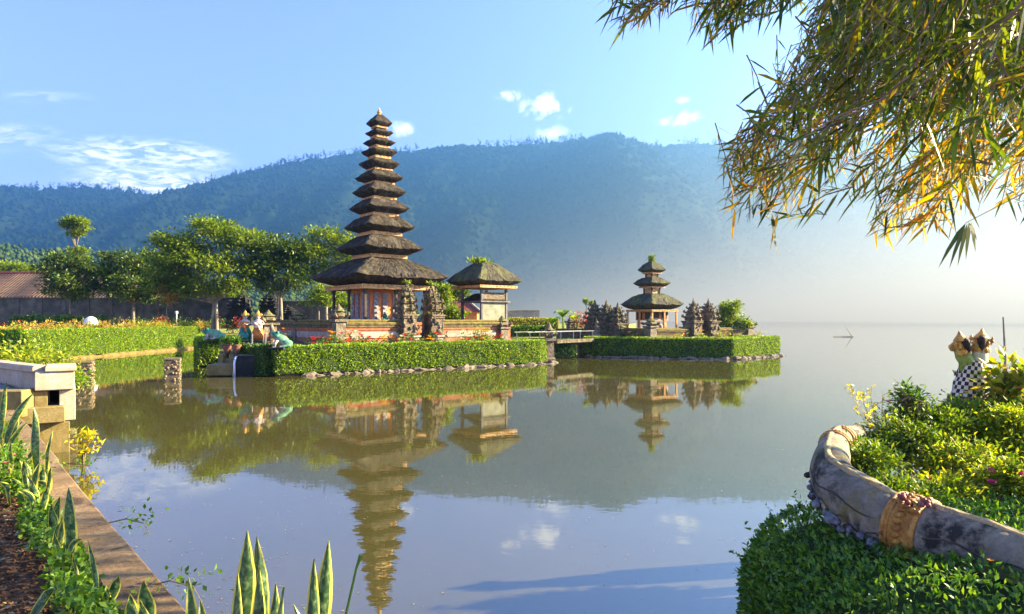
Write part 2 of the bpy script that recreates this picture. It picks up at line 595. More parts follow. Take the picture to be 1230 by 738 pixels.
M['jade_dark'] = surf('jade_dark', [(.008, .09, .065), (.015, .14, .10), (.05, .20, .14)], 4, .5, .2, 22)
M['frog_belly'] = surf('frog_belly', [(.22, .20, .19), (.30, .28, .27), (.38, .36, .35)], 6, .6, .2, 22)
M['teal_robe'] = surf('teal_robe', [(.005, .08, .065), (.012, .14, .11), (.03, .21, .15)], 6, .55, .5, 30, spots=((.70, .30, .05), 8, .62, .66), lichen=((.75, .72, .62), 9, .66, .7))
M['orange_robe'] = surf('orange_robe', [(.34, .08, .01), (.46, .13, .015), (.55, .24, .03)], 6, .55, .5, 30, spots=((.30, .05, .01), 8, .58, .66))
M['mixed_robe'] = surf('mixed_robe', [(.75, .30, .04), (.80, .70, .55), (.70, .12, .05)], 7, .55, .5, 30, spots=((.03, .16, .50), 6, .58, .63), lichen=((.05, .30, .14), 7, .62, .68))
M['white_paint'] = surf('white_paint', [(.26, .22, .18), (.36, .32, .28), (.46, .42, .38)], 6, .7, .3, 30, spots=((.06, .08, .28), 9, .56, .62), lichen=((.45, .16, .04), 8, .58, .63))
M['stick'] = surf('stick', [(.16, .12, .08), (.26, .2, .13), (.36, .28, .2)], 5, .8, .3, 30)

# leaves
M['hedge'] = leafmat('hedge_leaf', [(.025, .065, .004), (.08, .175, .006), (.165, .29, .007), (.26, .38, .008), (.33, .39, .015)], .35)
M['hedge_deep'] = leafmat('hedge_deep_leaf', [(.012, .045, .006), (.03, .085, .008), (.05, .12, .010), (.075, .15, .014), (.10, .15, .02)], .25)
M['hedge_core'] = surf('hedge_core', [(.012, .025, .004), (.025, .045, .006), (.04, .06, .01)], 3, .95, .3)
M['tree_sun'] = leafmat('tree_leaf', [(.036, .085, .007), (.085, .155, .008), (.155, .22, .010), (.22, .27, .015)], .42)
M['tree_deep'] = leafmat('deep_tree_leaf', [(.012, .035, .008), (.025, .06, .010), (.045, .09, .014), (.07, .11, .018)], .28)
M['tree_yellow'] = leafmat('yellow_tree_leaf', [(.06, .13, .010), (.125, .21, .012), (.21, .28, .015), (.28, .33, .02)], .4)
M['banana'] = leafmat('banana_leaf', [(.09, .20, .02), (.17, .30, .03), (.27, .36, .06)], .5)
M['azalea'] = leafmat('azalea_leaf', [(.04, .10, .008), (.11, .19, .010), (.20, .29, .012), (.31, .36, .015), (.38, .36, .02)], .48)
M['azalea_deep'] = leafmat('azalea_deep_leaf', [(.018, .06, .006), (.04, .115, .008), (.07, .17, .012), (.15, .25, .02)], .38)
M['ground_leaf'] = leafmat('ground_leaf', [(.03, .09, .008), (.07, .16, .012), (.12, .23, .016), (.18, .28, .025)], .35)
M['bamboo'] = leafmat('bamboo_leaf', [(.018, .050, .006), (.04, .09, .008), (.08, .135, .009), (.14, .19, .011), (.05, .10, .008), (.22, .17, .014)], .5, tcol=(1.7, 1.35, .12))
M['yellow_leaf'] = leafmat('yellow_leaf', [(.40, .36, .02), (.50, .42, .03), (.34, .36, .03)], .5)
M['glossy_leaf'] = leafmat('glossy_leaf', [(.08, .15, .015), (.18, .26, .02), (.34, .36, .03), (.42, .30, .04)], .45)
M['red_flower'] = leafmat('red_petal', [(.55, .01, .008), (.70, .03, .015), (.60, .02, .03)], .3, tcol=(1.3, .6, .5))
M['pink_flower'] = leafmat('pink_petal', [(.62, .03, .16), (.70, .06, .22), (.75, .16, .30)], .35, tcol=(1.3, .7, .8))
M['yellow_flower'] = leafmat('yellow_petal', [(.75, .42, .01), (.78, .55, .02), (.72, .28, .01)], .3)
M['white_flower'] = leafmat('white_petal', [(.75, .73, .70), (.80, .78, .7), (.72, .66, .66)], .3)
M['orange_leaf'] = leafmat('orange_petal', [(.60, .10, .01), (.70, .25, .02), (.52, .30, .04)], .35)
M['croton_red'] = leafmat('red_croton_leaf', [(.30, .02, .03), (.42, .05, .04), (.20, .03, .03), (.40, .16, .04)], .35)
M['croton_mix'] = leafmat('mixed_croton_leaf', [(.34, .16, .03), (.45, .34, .04), (.22, .20, .03), (.38, .10, .05)], .35)
M['forest'] = surf('forest_canopy', [(.004, .009, .003), (.007, .015, .004), (.011, .020, .005)], .02, 1.0, 0, .3, spec=0.0)


def make_snake_mat():
    m, t = new_mat('snake_leaf')
    uv = t.new('ShaderNodeUVMap')
    sp = t.new('ShaderNodeSeparateXYZ', inp={0: uv.outputs[0]})
    u, v = sp.outputs[0], sp.outputs[1]
    tc = t.new('ShaderNodeTexCoord')
    oi = t.new('ShaderNodeObjectInfo')
    cb = t.new('ShaderNodeCombineXYZ', inp={0: t.math('MULTIPLY', u, 2.5), 1: t.math('MULTIPLY', v, 26), 2: t.math('MULTIPLY', oi.outputs['Random'], 50)})
    band = t.noise(cb.outputs[0], 1.0, 4, .6, .8)
    c = t.ramp(band, [(.36, (.012, .045, .018)), (.50, (.045, .105, .03)), (.62, (.16, .23, .08))])
    edge = t.math('ABSOLUTE', t.math('SUBTRACT', u, .5))
    wob = t.noise(cb.outputs[0], .35, 2)
    edge = t.math('ADD', edge, t.math('MULTIPLY', t.math('SUBTRACT', wob, .5), .1))
    c = t.mix(t.ramp(t.math('ADD', edge, t.math('MULTIPLY', t.math('POWER', oi.outputs['Random'], 3.0), .13)), [(.40, 0.0), (.43, 1.0)]), c, (.52, .47, .07))
    wh = t.noise(tc.outputs['Object'], 9, 6, .7)
    c = t.mix(t.ramp(wh, [(.62, 0.0), (.74, .8)]), c, (.20, .12, .05))
    p = t.new('ShaderNodeBsdfPrincipled', inp={'Base Color': c, 'Roughness': .42})
    tr = t.new('ShaderNodeBsdfTranslucent', inp={'Color': t.mix(1, c, (1.3, 1.2, .5), 'MULTIPLY')})
    mx = t.new('ShaderNodeMixShader', inp={0: .3, 1: p.outputs[0], 2: tr.outputs[0]})
    finish(t, mx.outputs[0])
    return m


M['snake'] = make_snake_mat()


def make_check_mat():
    m, t = new_mat('checkered_cloth')
    uv = t.new('ShaderNodeUVMap')
    ch = t.new('ShaderNodeTexChecker', inp={'Vector': uv.outputs[0], 'Color1': (.66, .58, .45, 1), 'Color2': (.015, .014, .014, 1), 'Scale': 1.0})
    tc = t.new('ShaderNodeTexCoord')
    n = t.noise(tc.outputs['Object'], 14, 4)
    c = t.mix(.4, ch.outputs[0], t.ramp(n, [(.3, .6), (.7, 1.3)]), 'MULTIPLY')
    p = t.new('ShaderNodeBsdfPrincipled', inp={'Base Color': c, 'Roughness': .8})
    finish(t, p.outputs[0])
    return m


M['check'] = make_check_mat()


def make_tile_mat():
    """brown corrugated roof tiles: rows down the slope"""
    m, t = new_mat('roof_tile')
    tc = t.new('ShaderNodeTexCoord')
    v = tc.outputs['Object']
    w = t.new('ShaderNodeTexWave', inp={'Vector': v, 'Scale': .8, 'Distortion': .3, 'Detail': 2.0})
    w.bands_direction = 'X'
    n = t.noise(v, 1.2, 6, .7)
    c = t.mix(t.ramp(n, [(.35, 0.0), (.65, 1.0)]), (.035, .018, .012), (.085, .048, .032))
    c = t.mix(.6, c, t.ramp(w.outputs[0], [(0.1, .2), (.6, 1.3)]), 'MULTIPLY')
    b = t.new('ShaderNodeBump', inp={'Strength': .8, 'Distance': .08, 'Height': w.outputs[0]})
    p = t.new('ShaderNodeBsdfPrincipled', inp={'Base Color': c, 'Roughness': .85, 'Normal': b.outputs[0]})
    finish(t, p.outputs[0])
    return m


M['tile'] = make_tile_mat()


def make_water_mat():
    m, t = new_mat('lake_water')
    tc = t.new('ShaderNodeTexCoord')
    v = tc.outputs['Object']
    n1 = t.noise(t.mapping(v, scale=(1, .55, 1)), .35, 5, .6)
    n2 = t.noise(v, 3.2, 7, .72)
    c = t.mix(t.ramp(n1, [(.35, 0.0), (.65, 1.0)]), WATER_A, WATER_B)
    c = t.mix(t.ramp(n2, [(.62, 0.0), (.72, .45)]), c, (.035, .024, .012))
    rip = t.noise(t.mapping(v, scale=(1.0, 1.6, 1)), 3.0, 3, .5, .3)
    rip2 = t.noise(t.mapping(v, scale=(.5, .5, 1)), .7, 2, .5)
    h = t.math('ADD', t.math('MULTIPLY', rip, .35), t.math('MULTIPLY', rip2, 1.0))
    b = t.new('ShaderNodeBump', inp={'Strength': 1.0, 'Distance': .0021, 'Height': h})
    p = t.new('ShaderNodeBsdfPrincipled', inp={'Base Color': c, 'Roughness': .0, 'IOR': 2.5, 'Normal': b.outputs[0]})
    p.inputs['Specular IOR Level'].default_value = .5
    finish(t, p.outputs[0])
    return m


WATER_A = (.050, .047, .013)
WATER_B = (.066, .058, .019)
M['water'] = make_water_mat()


def make_mountain_mat():
    m, t = new_mat('forested_slope')
    tc = t.new('ShaderNodeTexCoord')
    v = tc.outputs['Object']
    n = t.noise(v, .012, 6, .65)
    n2 = t.noise(v, .06, 4, .7)
    c = t.ramp(n, [(.35, (.004, .009, .003)), (.55, (.008, .016, .004)), (.7, (.013, .023, .006))])
    c = t.mix(.7, c, t.ramp(n2, [(.3, .3), (.7, 1.6)]), 'MULTIPLY')
    p = t.new('ShaderNodeBsdfPrincipled', inp={'Base Color': c, 'Roughness': .95})
    p.inputs['Specular IOR Level'].default_value = .05
    finish(t, p.outputs[0])
    return m


M['mountain'] = make_mountain_mat()

# ------------------------------------------------------------------ the setting: land, water, mountains, air
def vnoise(x, y, seed=0):
    """smooth value noise on arrays"""
    xi, yi = np.floor(x).astype(np.int64), np.floor(y).astype(np.int64)
    fx, fy = x - xi, y - yi
    fx, fy = fx * fx * (3 - 2 * fx), fy * fy * (3 - 2 * fy)

    def h(a, b):
        n = (a * 374761393 + b * 668265263 + seed * 982451653) & 0xffffffff
        n = ((n ^ (n >> 13)) * 1274126177) & 0xffffffff
        n = (n ^ (n >> 16)) & 0xffff
        return n / 65535.0
    a, b, c, d = h(xi, yi), h(xi + 1, yi), h(xi, yi + 1), h(xi + 1, yi + 1)
    return (a * (1 - fx) + b * fx) * (1 - fy) + (c * (1 - fx) + d * fx) * fy


def fbm(x, y, oct=4, seed=0, gain=.5):
    s, a, tot = 0, 1, 0
    for i in range(oct):
        s = s + a * vnoise(x * 2 ** i, y * 2 ** i, seed + i)
        tot += a
        a *= gain
    return s / tot


YR = 1900.0
RIDGE = [(-900, 235), (-400, 215), (-150, 228), (0, 228), (60, 229), (100, 225), (150, 229), (200, 236), (250, 223), (300, 209), (350, 194), (400, 187), (430, 185), (500, 180), (550, 173), (600, 176), (640, 172),
         (700, 170), (740, 167), (780, 176), (820, 172), (860, 173), (880, 175), (950, 172), (1100, 160), (1230, 165), (1400, 200), (1600, 290), (1800, 350), (2200, 384)]
rx = np.array([(p - 615) / F * YR for p, _ in RIDGE])
rz = np.array([(385 - y) / F * YR + CAMZ for _, y in RIDGE])


def terrain(xs, ys):
    H = np.interp(xs, rx, rz)
    sp = fbm(xs / 260 + 3.1, ys / 900, 3, 5)                 # spurs run towards the lake
    sp2 = fbm(xs / 95, ys / 420, 3, 9)
    foot = 1080 + 160 * (fbm(xs / 500, xs * 0 + .5, 2, 21) - .5)
    t = np.clip((ys - foot) / (YR - foot), 0, 1)
    up = t ** .82 * (1 - .0 * t)
    rough = (sp - .5) * 210 + (sp2 - .5) * 110
    z = H * up + rough * np.sin(PI * np.clip(t, 0, 1)) * .9
    back = np.clip((ys - YR) / 450, 0, 1)
    z = z * (1 - back * .8)
    can = (fbm(xs / 13, ys / 17, 3, 33) - .5) * 15 * np.clip(t * 6, 0, 1)
    return z - 2.0 + can


def build_mountains():
    xs = np.arange(-2560, 2561, 7.0)
    ys = np.concatenate([np.arange(1000, 1905, 9.0), np.arange(1915, 2380, 30.0)])
    gx, gy = np.meshgrid(xs, ys)
    z = terrain(gx, gy)
    V = np.stack([gx, gy, z], -1).reshape(-1, 3)
    nx, ny = len(xs), len(ys)
    i = (np.arange(ny - 1)[:, None] * nx + np.arange(nx - 1)[None]).ravel()
    Q = np.stack([i, i + 1, i + nx + 1, i + nx], 1)
    struct(np_mesh('mountain', V, Q, M['mountain']))


OCT_V = np.array([(1, 0, 0), (0, 1, 0), (-1, 0, 0), (0, -1, 0), (0, 0, 1), (0, 0, -.7)], float)
OCT_F = np.array([(0, 1, 4), (1, 2, 4), (2, 3, 4), (3, 0, 4), (1, 0, 5), (2, 1, 5), (3, 2, 5), (0, 3, 5)])


def blobs(C, R, rng, jit=.35):
    n = len(C)
    V = OCT_V[None] * (1 + rng.uniform(-jit, jit, (n, 6, 1)))
    a = rng.uniform(0, 2 * PI, n)
    ca, sa_ = np.cos(a)[:, None], np.sin(a)[:, None]
    V = np.stack([V[..., 0] * ca - V[..., 1] * sa_, V[..., 0] * sa_ + V[..., 1] * ca, V[..., 2]], -1)
    V = V * R[:, None, :] + C[:, None, :]
    Q = (OCT_F[None] + (np.arange(n) * 6)[:, None, None]).reshape(-1, 3)
    return V.reshape(-1, 3), Q


def build_forest():
    rng = np.random.default_rng(4)
    # trees that stand along the crest
    n = 1000
    x = rng.uniform(-1750, 1300, n)
    keep = fbm(x / 60, x * 0, 2, 71) > .36
    x = x[keep]
    y = YR - rng.uniform(-12, 30, len(x))
    z = terrain(x, y)
    h = rng.uniform(9, 27, len(x)) * (.55 + .7 * fbm(x / 140, x * 0 + 3, 2, 77))
    C, R = [], []
    for i in range(len(x)):
        k = rng.integers(3, 6)
        for j in range(k):
            q = .45 + .6 * j / k
            w = rng.uniform(1.6, 3.8) * (1.15 - .5 * q)
            C.append((x[i] + rng.normal(0, 2.2), y[i] + rng.normal(0, 2), z[i] + h[i] * q))
            R.append((w, w, w * rng.uniform(.6, 1.1)))
        C.append((x[i], y[i], z[i] + h[i] * .35))
        R.append((.5, .5, h[i] * .5))
    # crowns over the slope
    n = 15000
    x2 = rng.uniform(-2100, 1500, n)
    y2 = rng.uniform(1090, 1895, n)
    z2 = terrain(x2, y2)
    w = rng.uniform(4, 8.5, n) * (.7 + .6 * fbm(x2 / 120, y2 / 120, 2, 55))
    C = np.concatenate([np.array(C), np.stack([x2, y2, z2 + 2], 1)])
    R = np.concatenate([np.array(R), np.stack([w, w, w * rng.uniform(.7, 1.5, n)], 1)])
    V, Q = blobs(C, R, rng)
    stuff(np_mesh('mountain_forest', V, Q, M['forest']))


LOWHILL = [(-300, 300), (-100, 298), (20, 299), (60, 304), (100, 312), (130, 307), (170, 318), (210, 330), (270, 338), (330, 344), (400, 356), (480, 374), (540, 386), (620, 390)]


def build_low_hill():
    Y0 = 520.0
    hx = np.array([(p - 615) / F * Y0 for p, _ in LOWHILL])
    hz = np.array([(385 - y) / F * Y0 + CAMZ for _, y in LOWHILL])
    xs = np.arange(-640, 10, 5.0)
    ys = np.concatenate([np.arange(330, 530, 6.0), np.arange(535, 680, 15.0)])
    gx, gy = np.meshgrid(xs, ys)

    def hill(x, y):
        H = np.interp(x, hx, hz)
        t = np.clip((y - 330) / 190, 0, 1)
        b = np.clip((y - 520) / 150, 0, 1)
        return H * (t ** .8) * (1 - b) + (fbm(x / 30, y / 30, 3, 3) - .5) * 6 * t - 1.5
    z = hill(gx, gy)
    V = np.stack([gx, gy, z], -1).reshape(-1, 3)
    nx, ny = len(xs), len(ys)
    i = (np.arange(ny - 1)[:, None] * nx + np.arange(nx - 1)[None]).ravel()
    struct(np_mesh('hill', V, np.stack([i, i + 1, i + nx + 1, i + nx], 1), M['grass_ground']))
    rng = np.random.default_rng(8)
    n = 4200
    x = rng.uniform(-620, -20, n)
    y = rng.uniform(340, 535, n)
    z = hill(x, y)
    w = rng.uniform(1.0, 3.2, n)
    C, R = [], []
    for i in range(n):
        for j in range(3):
            C.append((x[i] + rng.normal(0, 1.6), y[i] + rng.normal(0, 1.6), z[i] + w[i] * (.5 + .55 * j)))
            R.append((w[i] * (1 - .18 * j), w[i] * (1 - .18 * j), w[i] * .8))
    V, Q = blobs(np.array(C), np.array(R), rng)
    stuff(np_mesh('hillside_wood', V, Q, M['hill_forest']))


M['hill_forest'] = surf('hill_canopy', [(.015, .032, .008), (.035, .06, .012), (.075, .10, .02)], .08, 1.0, 0, .5, spec=0.0)


def vol_mat(name, color, density, aniso):
    m, t = new_mat(name)
    v = t.new('ShaderNodeVolumePrincipled')
    v.inputs['Color'].default_value = (*color, 1)
    v.inputs['Density'].default_value = density
    v.inputs['Anisotropy'].default_value = aniso
    o = t.new('ShaderNodeOutputMaterial')
    t.l.new(v.outputs[0], o.inputs['Volume'])
    m.cycles.homogeneous_volume = True
    return m


def build_air():
    mb = MB()
    mb.box((0, 1140, 276), (5400, 2600, 560))
    o = mb.build('haze', vol_mat('haze', HAZE_COL, HAZE_D, HAZE_G))
    stuff(o)
    # the bank of mist that lies on the far side of the lake, thick at the water and thicker to the right
    mb = MB()
    mb.box((950, 860, 240.5), (2340, 1440, 480))
    m, t = new_mat('mist')
    tc = t.new('ShaderNodeTexCoord')
    sp = t.new('ShaderNodeSeparateXYZ', inp={0: tc.outputs['Object']})
    x, y, z = sp.outputs
    ex = t.math('EXPONENT', t.math('DIVIDE', z, -34.0))
    ex2 = t.math('MULTIPLY', t.math('EXPONENT', t.math('DIVIDE', z, -75.0)), t.math('MULTIPLY', .5, smooth(t, x, 60, 800)))
    veil = t.math('MULTIPLY', t.math('EXPONENT', t.math('DIVIDE', z, -260.0)), t.math('MULTIPLY', .085, smooth(t, x, -200, 700)))
    ex2 = t.math('ADD', ex2, veil)
    top = t.math('SUBTRACT', 1.0, smooth(t, z, 300, 475))
    xr = smooth(t, x, -200, 430)
    yr = t.math('MULTIPLY', smooth(t, y, 145, 480), t.math('SUBTRACT', 1.0, smooth(t, y, 1350, 1570)))
    d = t.math('MULTIPLY', t.math('MULTIPLY', t.math('ADD', ex, ex2), top), t.math('MULTIPLY', xr, yr))
    v = t.new('ShaderNodeVolumePrincipled', inp={'Density': t.math('MULTIPLY', d, MIST_D)})
    v.inputs['Color'].default_value = (.54, .575, .615, 1)
    v.inputs['Anisotropy'].default_value = .35
    o = t.new('ShaderNodeOutputMaterial')
    t.l.new(v.outputs[0], o.inputs['Volume'])
    stuff(mb.build('mist', m))


def smooth(t, sock, a, b):
    nd = t.new('ShaderNodeMapRange', interpolation_type='SMOOTHSTEP', inp={0: sock, 1: a, 2: b, 3: 0.0, 4: 1.0})
    return nd.outputs[0]


MIST_D = .0052
HAZE_COL = (.16, .50, 1.0)
HAZE_D = .00040
HAZE_G = .68


def flat(name, poly, z, mat, thick=1.6):
    mb = MB()
    mb.prism(poly, z - thick, z)
    return struct(mb.build(name, mat))


ISL_A = RAD(36.4)
U = Vector((math.cos(ISL_A), math.sin(ISL_A), 0))
Vv = Vector((-math.sin(ISL_A), math.cos(ISL_A), 0))
ISL_O = Vector((-10.46, 30.1, 0))


def isl(a, b, z=0.0):
    """left island frame: a metres along the front hedge, b metres inland"""
    p = ISL_O + U * a + Vv * b
    return Vector((p.x, p.y, z))


# near bank edge line
def bank(Y, off=0.0):
    """the kerb's water edge at depth Y; off = metres towards the land"""
    return Vector((1.39 - .838 * Y - off * .766, Y - off * .643, 0))


def build_setting():
    # bottom of the lake and the land under everything
    mb = MB()
    mb.add([(-2650, -120, -3), (2650, -120, -3), (2650, 2400, -3), (-2650, 2400, -3)], [(0, 1, 2, 3)])
    struct(mb.build('ground', M['grass_ground']))
    mb = MB()
    mb.add([(-2600, -100, 0), (2600, -100, 0), (2600, 1350, 0), (-2600, 1350, 0)], [(0, 1, 2, 3)])
    struct(mb.build('lake_water', M['water']))
    # near bank
    near = [(60, -60), (60, 2.0), (1.9, 2.3), tuple(bank(1.2)[:2]), tuple(bank(3.83)[:2]), tuple(bank(11.6)[:2]), (-9.4, 12.6), (-14, 13.5), (-45, 13.5), (-60, -60)]
    flat('near_bank', near, .80, M['soil'])
    mb = MB()
    # planted core under the hedge and the serpent wall
    n = 40
    poly = []
    for k in range(n):
        a = 2 * PI * k / n
        c, s_ = math.cos(a), math.sin(a)
        p = 3.0
        r = 1 / (abs(c) ** p + abs(s_) ** p) ** (1 / p)
        poly.append((3.9 + 2.15 * r * c, 4.6 + 1.75 * r * s_))
    mb.prism(poly, -1, .55)
    struct(mb.build('planter_earth', M['soil']))
    # kerb along the water: separate cast lengths
    y = -2.0
    mb = MB()
    rnd = random.Random(3)
    while y < 11.2:
        L = rnd.uniform(1.5, 2.2)
        p = bank(y, .17)
        q = bank(y + L * .766, .17)
        c = (p + q) / 2
        mb.box((c.x + rnd.uniform(-.012, .012), c.y, .835 + rnd.uniform(-.01, .01)), ((q - p).length - .012, .31, .11), rz=math.atan2(q.y - p.y, q.x - p.x) + rnd.uniform(-.006, .006), bev=.02)
        y += L * .766
    mb.jitter(.008, 3)
    struct(mb.build('kerb', M['kerb']))
    mb = MB()
    p, q = bank(11.2, .12), bank(-2.0, .12)
    c = (p + q) / 2
    mb.box((c.x, c.y, .2), ((q - p).length, .2, 1.15), rz=math.atan2(q.y - p.y, q.x - p.x))
    struct(mb.build('bank_wall', M['mossy_concrete']))
    # path edge at the far left
    mb = MB()
    p, q = bank(-1.0, .88), bank(10.5, .88)
    c = (p + q) / 2
    mb.box((c.x, c.y, .84), ((q - p).length, .12, .16), rz=math.atan2(q.y - p.y, q.x - p.x), bev=.015)
    struct(mb.build('path_kerb', M['pale_kerb']))
    p, q = bank(-1.0, 1.88), bank(10.5, 1.88)
    c = (p + q) / 2
    mb = MB()
    mb.box((c.x, c.y, .76), ((q - p).length, 1.8, .12), rz=math.atan2(q.y - p.y, q.x - p.x))
    struct(mb.build('path', M['paving']))
    # paved way behind the parapet
    mb = MB()
    mb.prism([(-9.0, 12.4), (-12.9, 16.9), (-24, 29), (-28, 27), (-18, 13), (-11.5, 11.8)], .2, 1.2)
    struct(mb.build('paved_way', M['paving']))
    mb = MB()
    for k, (a, b) in enumerate((((-10.0, 13.0), (-13.2, 16.6)),)):
        pa, pb = Vector((*a, 0)), Vector((*b, 0))
        c = (pa + pb) / 2
        mb.box((c.x - .35, c.y - .3, 1.204), ((pb - pa).length, .14, .014), rz=math.atan2(b[1] - a[1], b[0] - a[0]))
    struct(mb.build('path_edge_line', M['pale_kerb']))
    # left bank and garden
    g = [(-28.6, 30), (-28.6, 62.4), (-13.5, 63.5), (-6, 58), (3.0, 52), (6, 60), (12, 95), (60, 330), (-640, 360), (-640, 34), (-30, 27)]
    flat('garden_ground', g, 1.15, M['lawn'], 3)
    # islands
    il = [isl(.25, .2), isl(15.4, .2), isl(15.9, 1.0), isl(16.2, 9.5), isl(9, 17), isl(.6, 18), isl(.3, 9), isl(.1, 1.2)]
    flat('left_island', [(p.x, p.y) for p in il], .55, M['island_earth'])
    ir = [(5.2, 47.1), (9.35, 44.85), (14.1, 43.85), (18.5, 48.05), (14.5, 56.5), (6, 58), (3.2, 50.5)]
    flat('right_island', ir, .6, M['island_earth'])
    stuff_edges()


def stuff_edges():
    """rough stones along the waterline of both islands"""
    rng = random.Random(5)

    def row(pts, name, lit):
        mb = MB()
        for a, b in zip(pts[:-1], pts[1:]):
            a, b = Vector((a[0], a[1], 0)), Vector((b[0], b[1], 0))
            L = (b - a).length
            s = 0
            d = (b - a).normalized()
            nrm = Vector((d.y, -d.x, 0))
            while s < L:
                w = rng.uniform(.25, .75)
                p = a + d * (s + w / 2) + nrm * rng.uniform(-.06, .12)
                mb.ball((p.x, p.y, rng.uniform(-.05, .03)), (w * .62, w * .5, rng.uniform(.08, .15)), n=8, m=5)
                s += w * .8
        mb.jitter(.16, 3.1)
        struct(mb.build(name, M['stone_edge']))
    row([isl(1.2, -.12), isl(15.6, -.12), isl(16.2, .5)], 'stone_edging', True)
    row([(5.0, 46.7), (9.3, 44.45), (14.15, 43.45), (18.85, 47.9)], 'stone_edging', True)
    # yellow-brown mud rim below the left bank hedge
    mb = MB()
    ys = [30 + i * .5 for i in range(68)]
    mb.tube([(-28.3, y, -.04) for y in ys], [.25 + rng.uniform(-.05, .05) for y in ys], 9)
    mb.jitter(.10, 1.1)
    struct(mb.build('bank_rim', M['mud_rim']))


M['mud_rim'] = surf('mud_rim', [(.07, .05, .015), (.13, .095, .025), (.19, .145, .04)], 2, .95, .5, 14)
build_setting()
build_mountains()
build_forest()
build_low_hill()
build_air()

# ------------------------------------------------------------------ temple buildings
def sq_ring(hw, n, p):
    out = []
    for k in range(n):
        a = 2 * PI * (k + .5) / n
        # spread samples evenly along the square instead of by angle
        c, s = math.cos(a), math.sin(a)
        r = 1 / (abs(c) ** p + abs(s) ** p) ** (1 / p)
        out.append((hw * r * c, hw * r * s))
    return out


def thatch_roof(hw, z_under, z_tip, z_top, top_hw, under_hw, seed, n=112, name='thatch_roof', mat=None, parent=None, curve=1.5, crown=False):
    """hipped roof of thick palm-fibre thatch: under face, blunt shaggy eave, convex slope"""
    prof = []
    for q in (0, .5, .85, 1.0):
        prof.append((under_hw * .7 + (hw * .96 - under_hw * .7) * q, z_under + (z_tip - z_under) * (q ** 1.6) * .82, 0, 30))
    prof.append((hw, z_tip, 0.0, 30))
    steps = 11
    for i in range(1, steps + 1):
        q = i / steps
        prof.append((hw + (top_hw - hw) * q, z_tip + (z_top - z_tip) * (1 - (1 - q) ** curve), q, 9 + 10 * (1 - q)))
    V, Fc = [], []
    size = hw
    for ri, (h, z, q, p) in enumerate(prof):
        for (x, y) in sq_ring(h, n, p):
            d = Vector((x, y, 0))
            dn = d.normalized()
            edge = max(abs(x), abs(y))
            corner = min(abs(x), abs(y)) / max(edge, 1e-5)
            f1 = noise.noise(Vector((x * 2.2 / size * 2, y * 2.2 / size * 2, seed)))
            f2 = noise.noise(Vector((x * 9, y * 9, seed + z * 1.2)))
            f3 = noise.noise(Vector((x * 26, y * 26, seed * 2.0)))
            amp = .035 * size ** .6
            zz = z + f1 * amp * 1.1 + f2 * amp * .75
            if ri in (3, 4, 5):
                zz += f3 * amp * .8
            rr = 1 + (f2 * .010 + f3 * .012)
            # eaves lift a touch towards the corners, ridges stand a little proud
            zz += (corner ** 5) * .05 * size * (1 - q) * (1 if ri > 2 else .6)
            V.append((x * rr, y * rr, zz))
    m = len(prof)
    for r in range(m - 1):
        for k in range(n):
            k2 = (k + 1) % n
            Fc.append((r * n + k, r * n + k2, (r + 1) * n + k2, (r + 1) * n + k))
    mb = MB()
    mb.v, mb.f, mb.m = V, Fc, [0] * len(Fc)
    mb.f.append([(m - 1) * n + k for k in range(n)])
    mb.m.append(0)
    mb.f.append([k for k in range(n - 1, -1, -1)])
    mb.m.append(0)
    return mb.build(name, mat or M['thatch'], parent)


def eave_frame(hw, z, h, parent, name='eave_board', mat=None):
    """square timber frame under a roof with small rafter ends showing"""
    mb = MB()
    t = max(.05, hw * .06)
    for s in (-1, 1):
        mb.box((0, s * (hw - t / 2), z - h / 2), (hw * 2, t, h))
        mb.box((s * (hw - t / 2), 0, z - h / 2), (t, hw * 2 - 2 * t - .006, h))
    mb.box((0, 0, z - h * .30), (hw * 2 - 2 * t - .01, hw * 2 - 2 * t - .01, h * .3))
    k = max(4, int(hw * 7))
    for i in range(k):
        u = -hw + (i + .5) * 2 * hw / k
        for s in (-1, 1):
            mb.box((u, s * (hw + .02), z - h * .28), (.045, .05, h * .3))
            mb.box((s * (hw + .02), u, z - h * .28), (.05, .045, h * .3))
    return mb.build(name, mat or M['gold_wood'], parent)


def collar(hw, z0, z1, parent, name='tier_collar', mat=None):
    mb = MB()
    h = z1 - z0
    mb.box((0, 0, (z0 + z1) / 2), (hw * 1.84, hw * 1.84, h))
    mb.box((0, 0, z1 - h * .12), (hw * 2.16, hw * 2.16, h * .2))
    mb.box((0, 0, z1 - h * .33), (hw * 2.02, hw * 2.02, h * .12))
    k = 5
    for i in range(k):
        u = -hw * .84 + i * (1.68 * hw) / (k - 1)
        for s in (-1, 1):
            mb.box((u, s * hw * .93, z0 + h * .33), (hw * .12, hw * .06, h * .62))
            mb.box((s * hw * .93, u, z0 + h * .33), (hw * .06, hw * .12, h * .62))
    return mb.build(name, mat or M['gold_wood'], parent)


PAG_A = RAD(40)
PAG_Y = 41.8
PAG_X = X(455.5, PAG_Y)
TIERS = [  # left px, right px, top, tip, bottom  (photograph rows, top roof first)
    (439, 470, 137, 149, 153.5), (438.3, 471.7, 155, 160.6, 165), (436, 474.6, 166, 172, 177), (434, 477, 177, 183.6, 189.5),
    (430.5, 479, 190, 198, 204.6), (427, 484, 203.5, 215, 221), (423, 487, 219.5, 232.5, 239), (419.7, 491, 238, 252, 258.5),
    (413.6, 497, 258, 275, 281), (405, 507.5, 282.5, 301, 308), (374.5, 538, 311, 336, 345)]


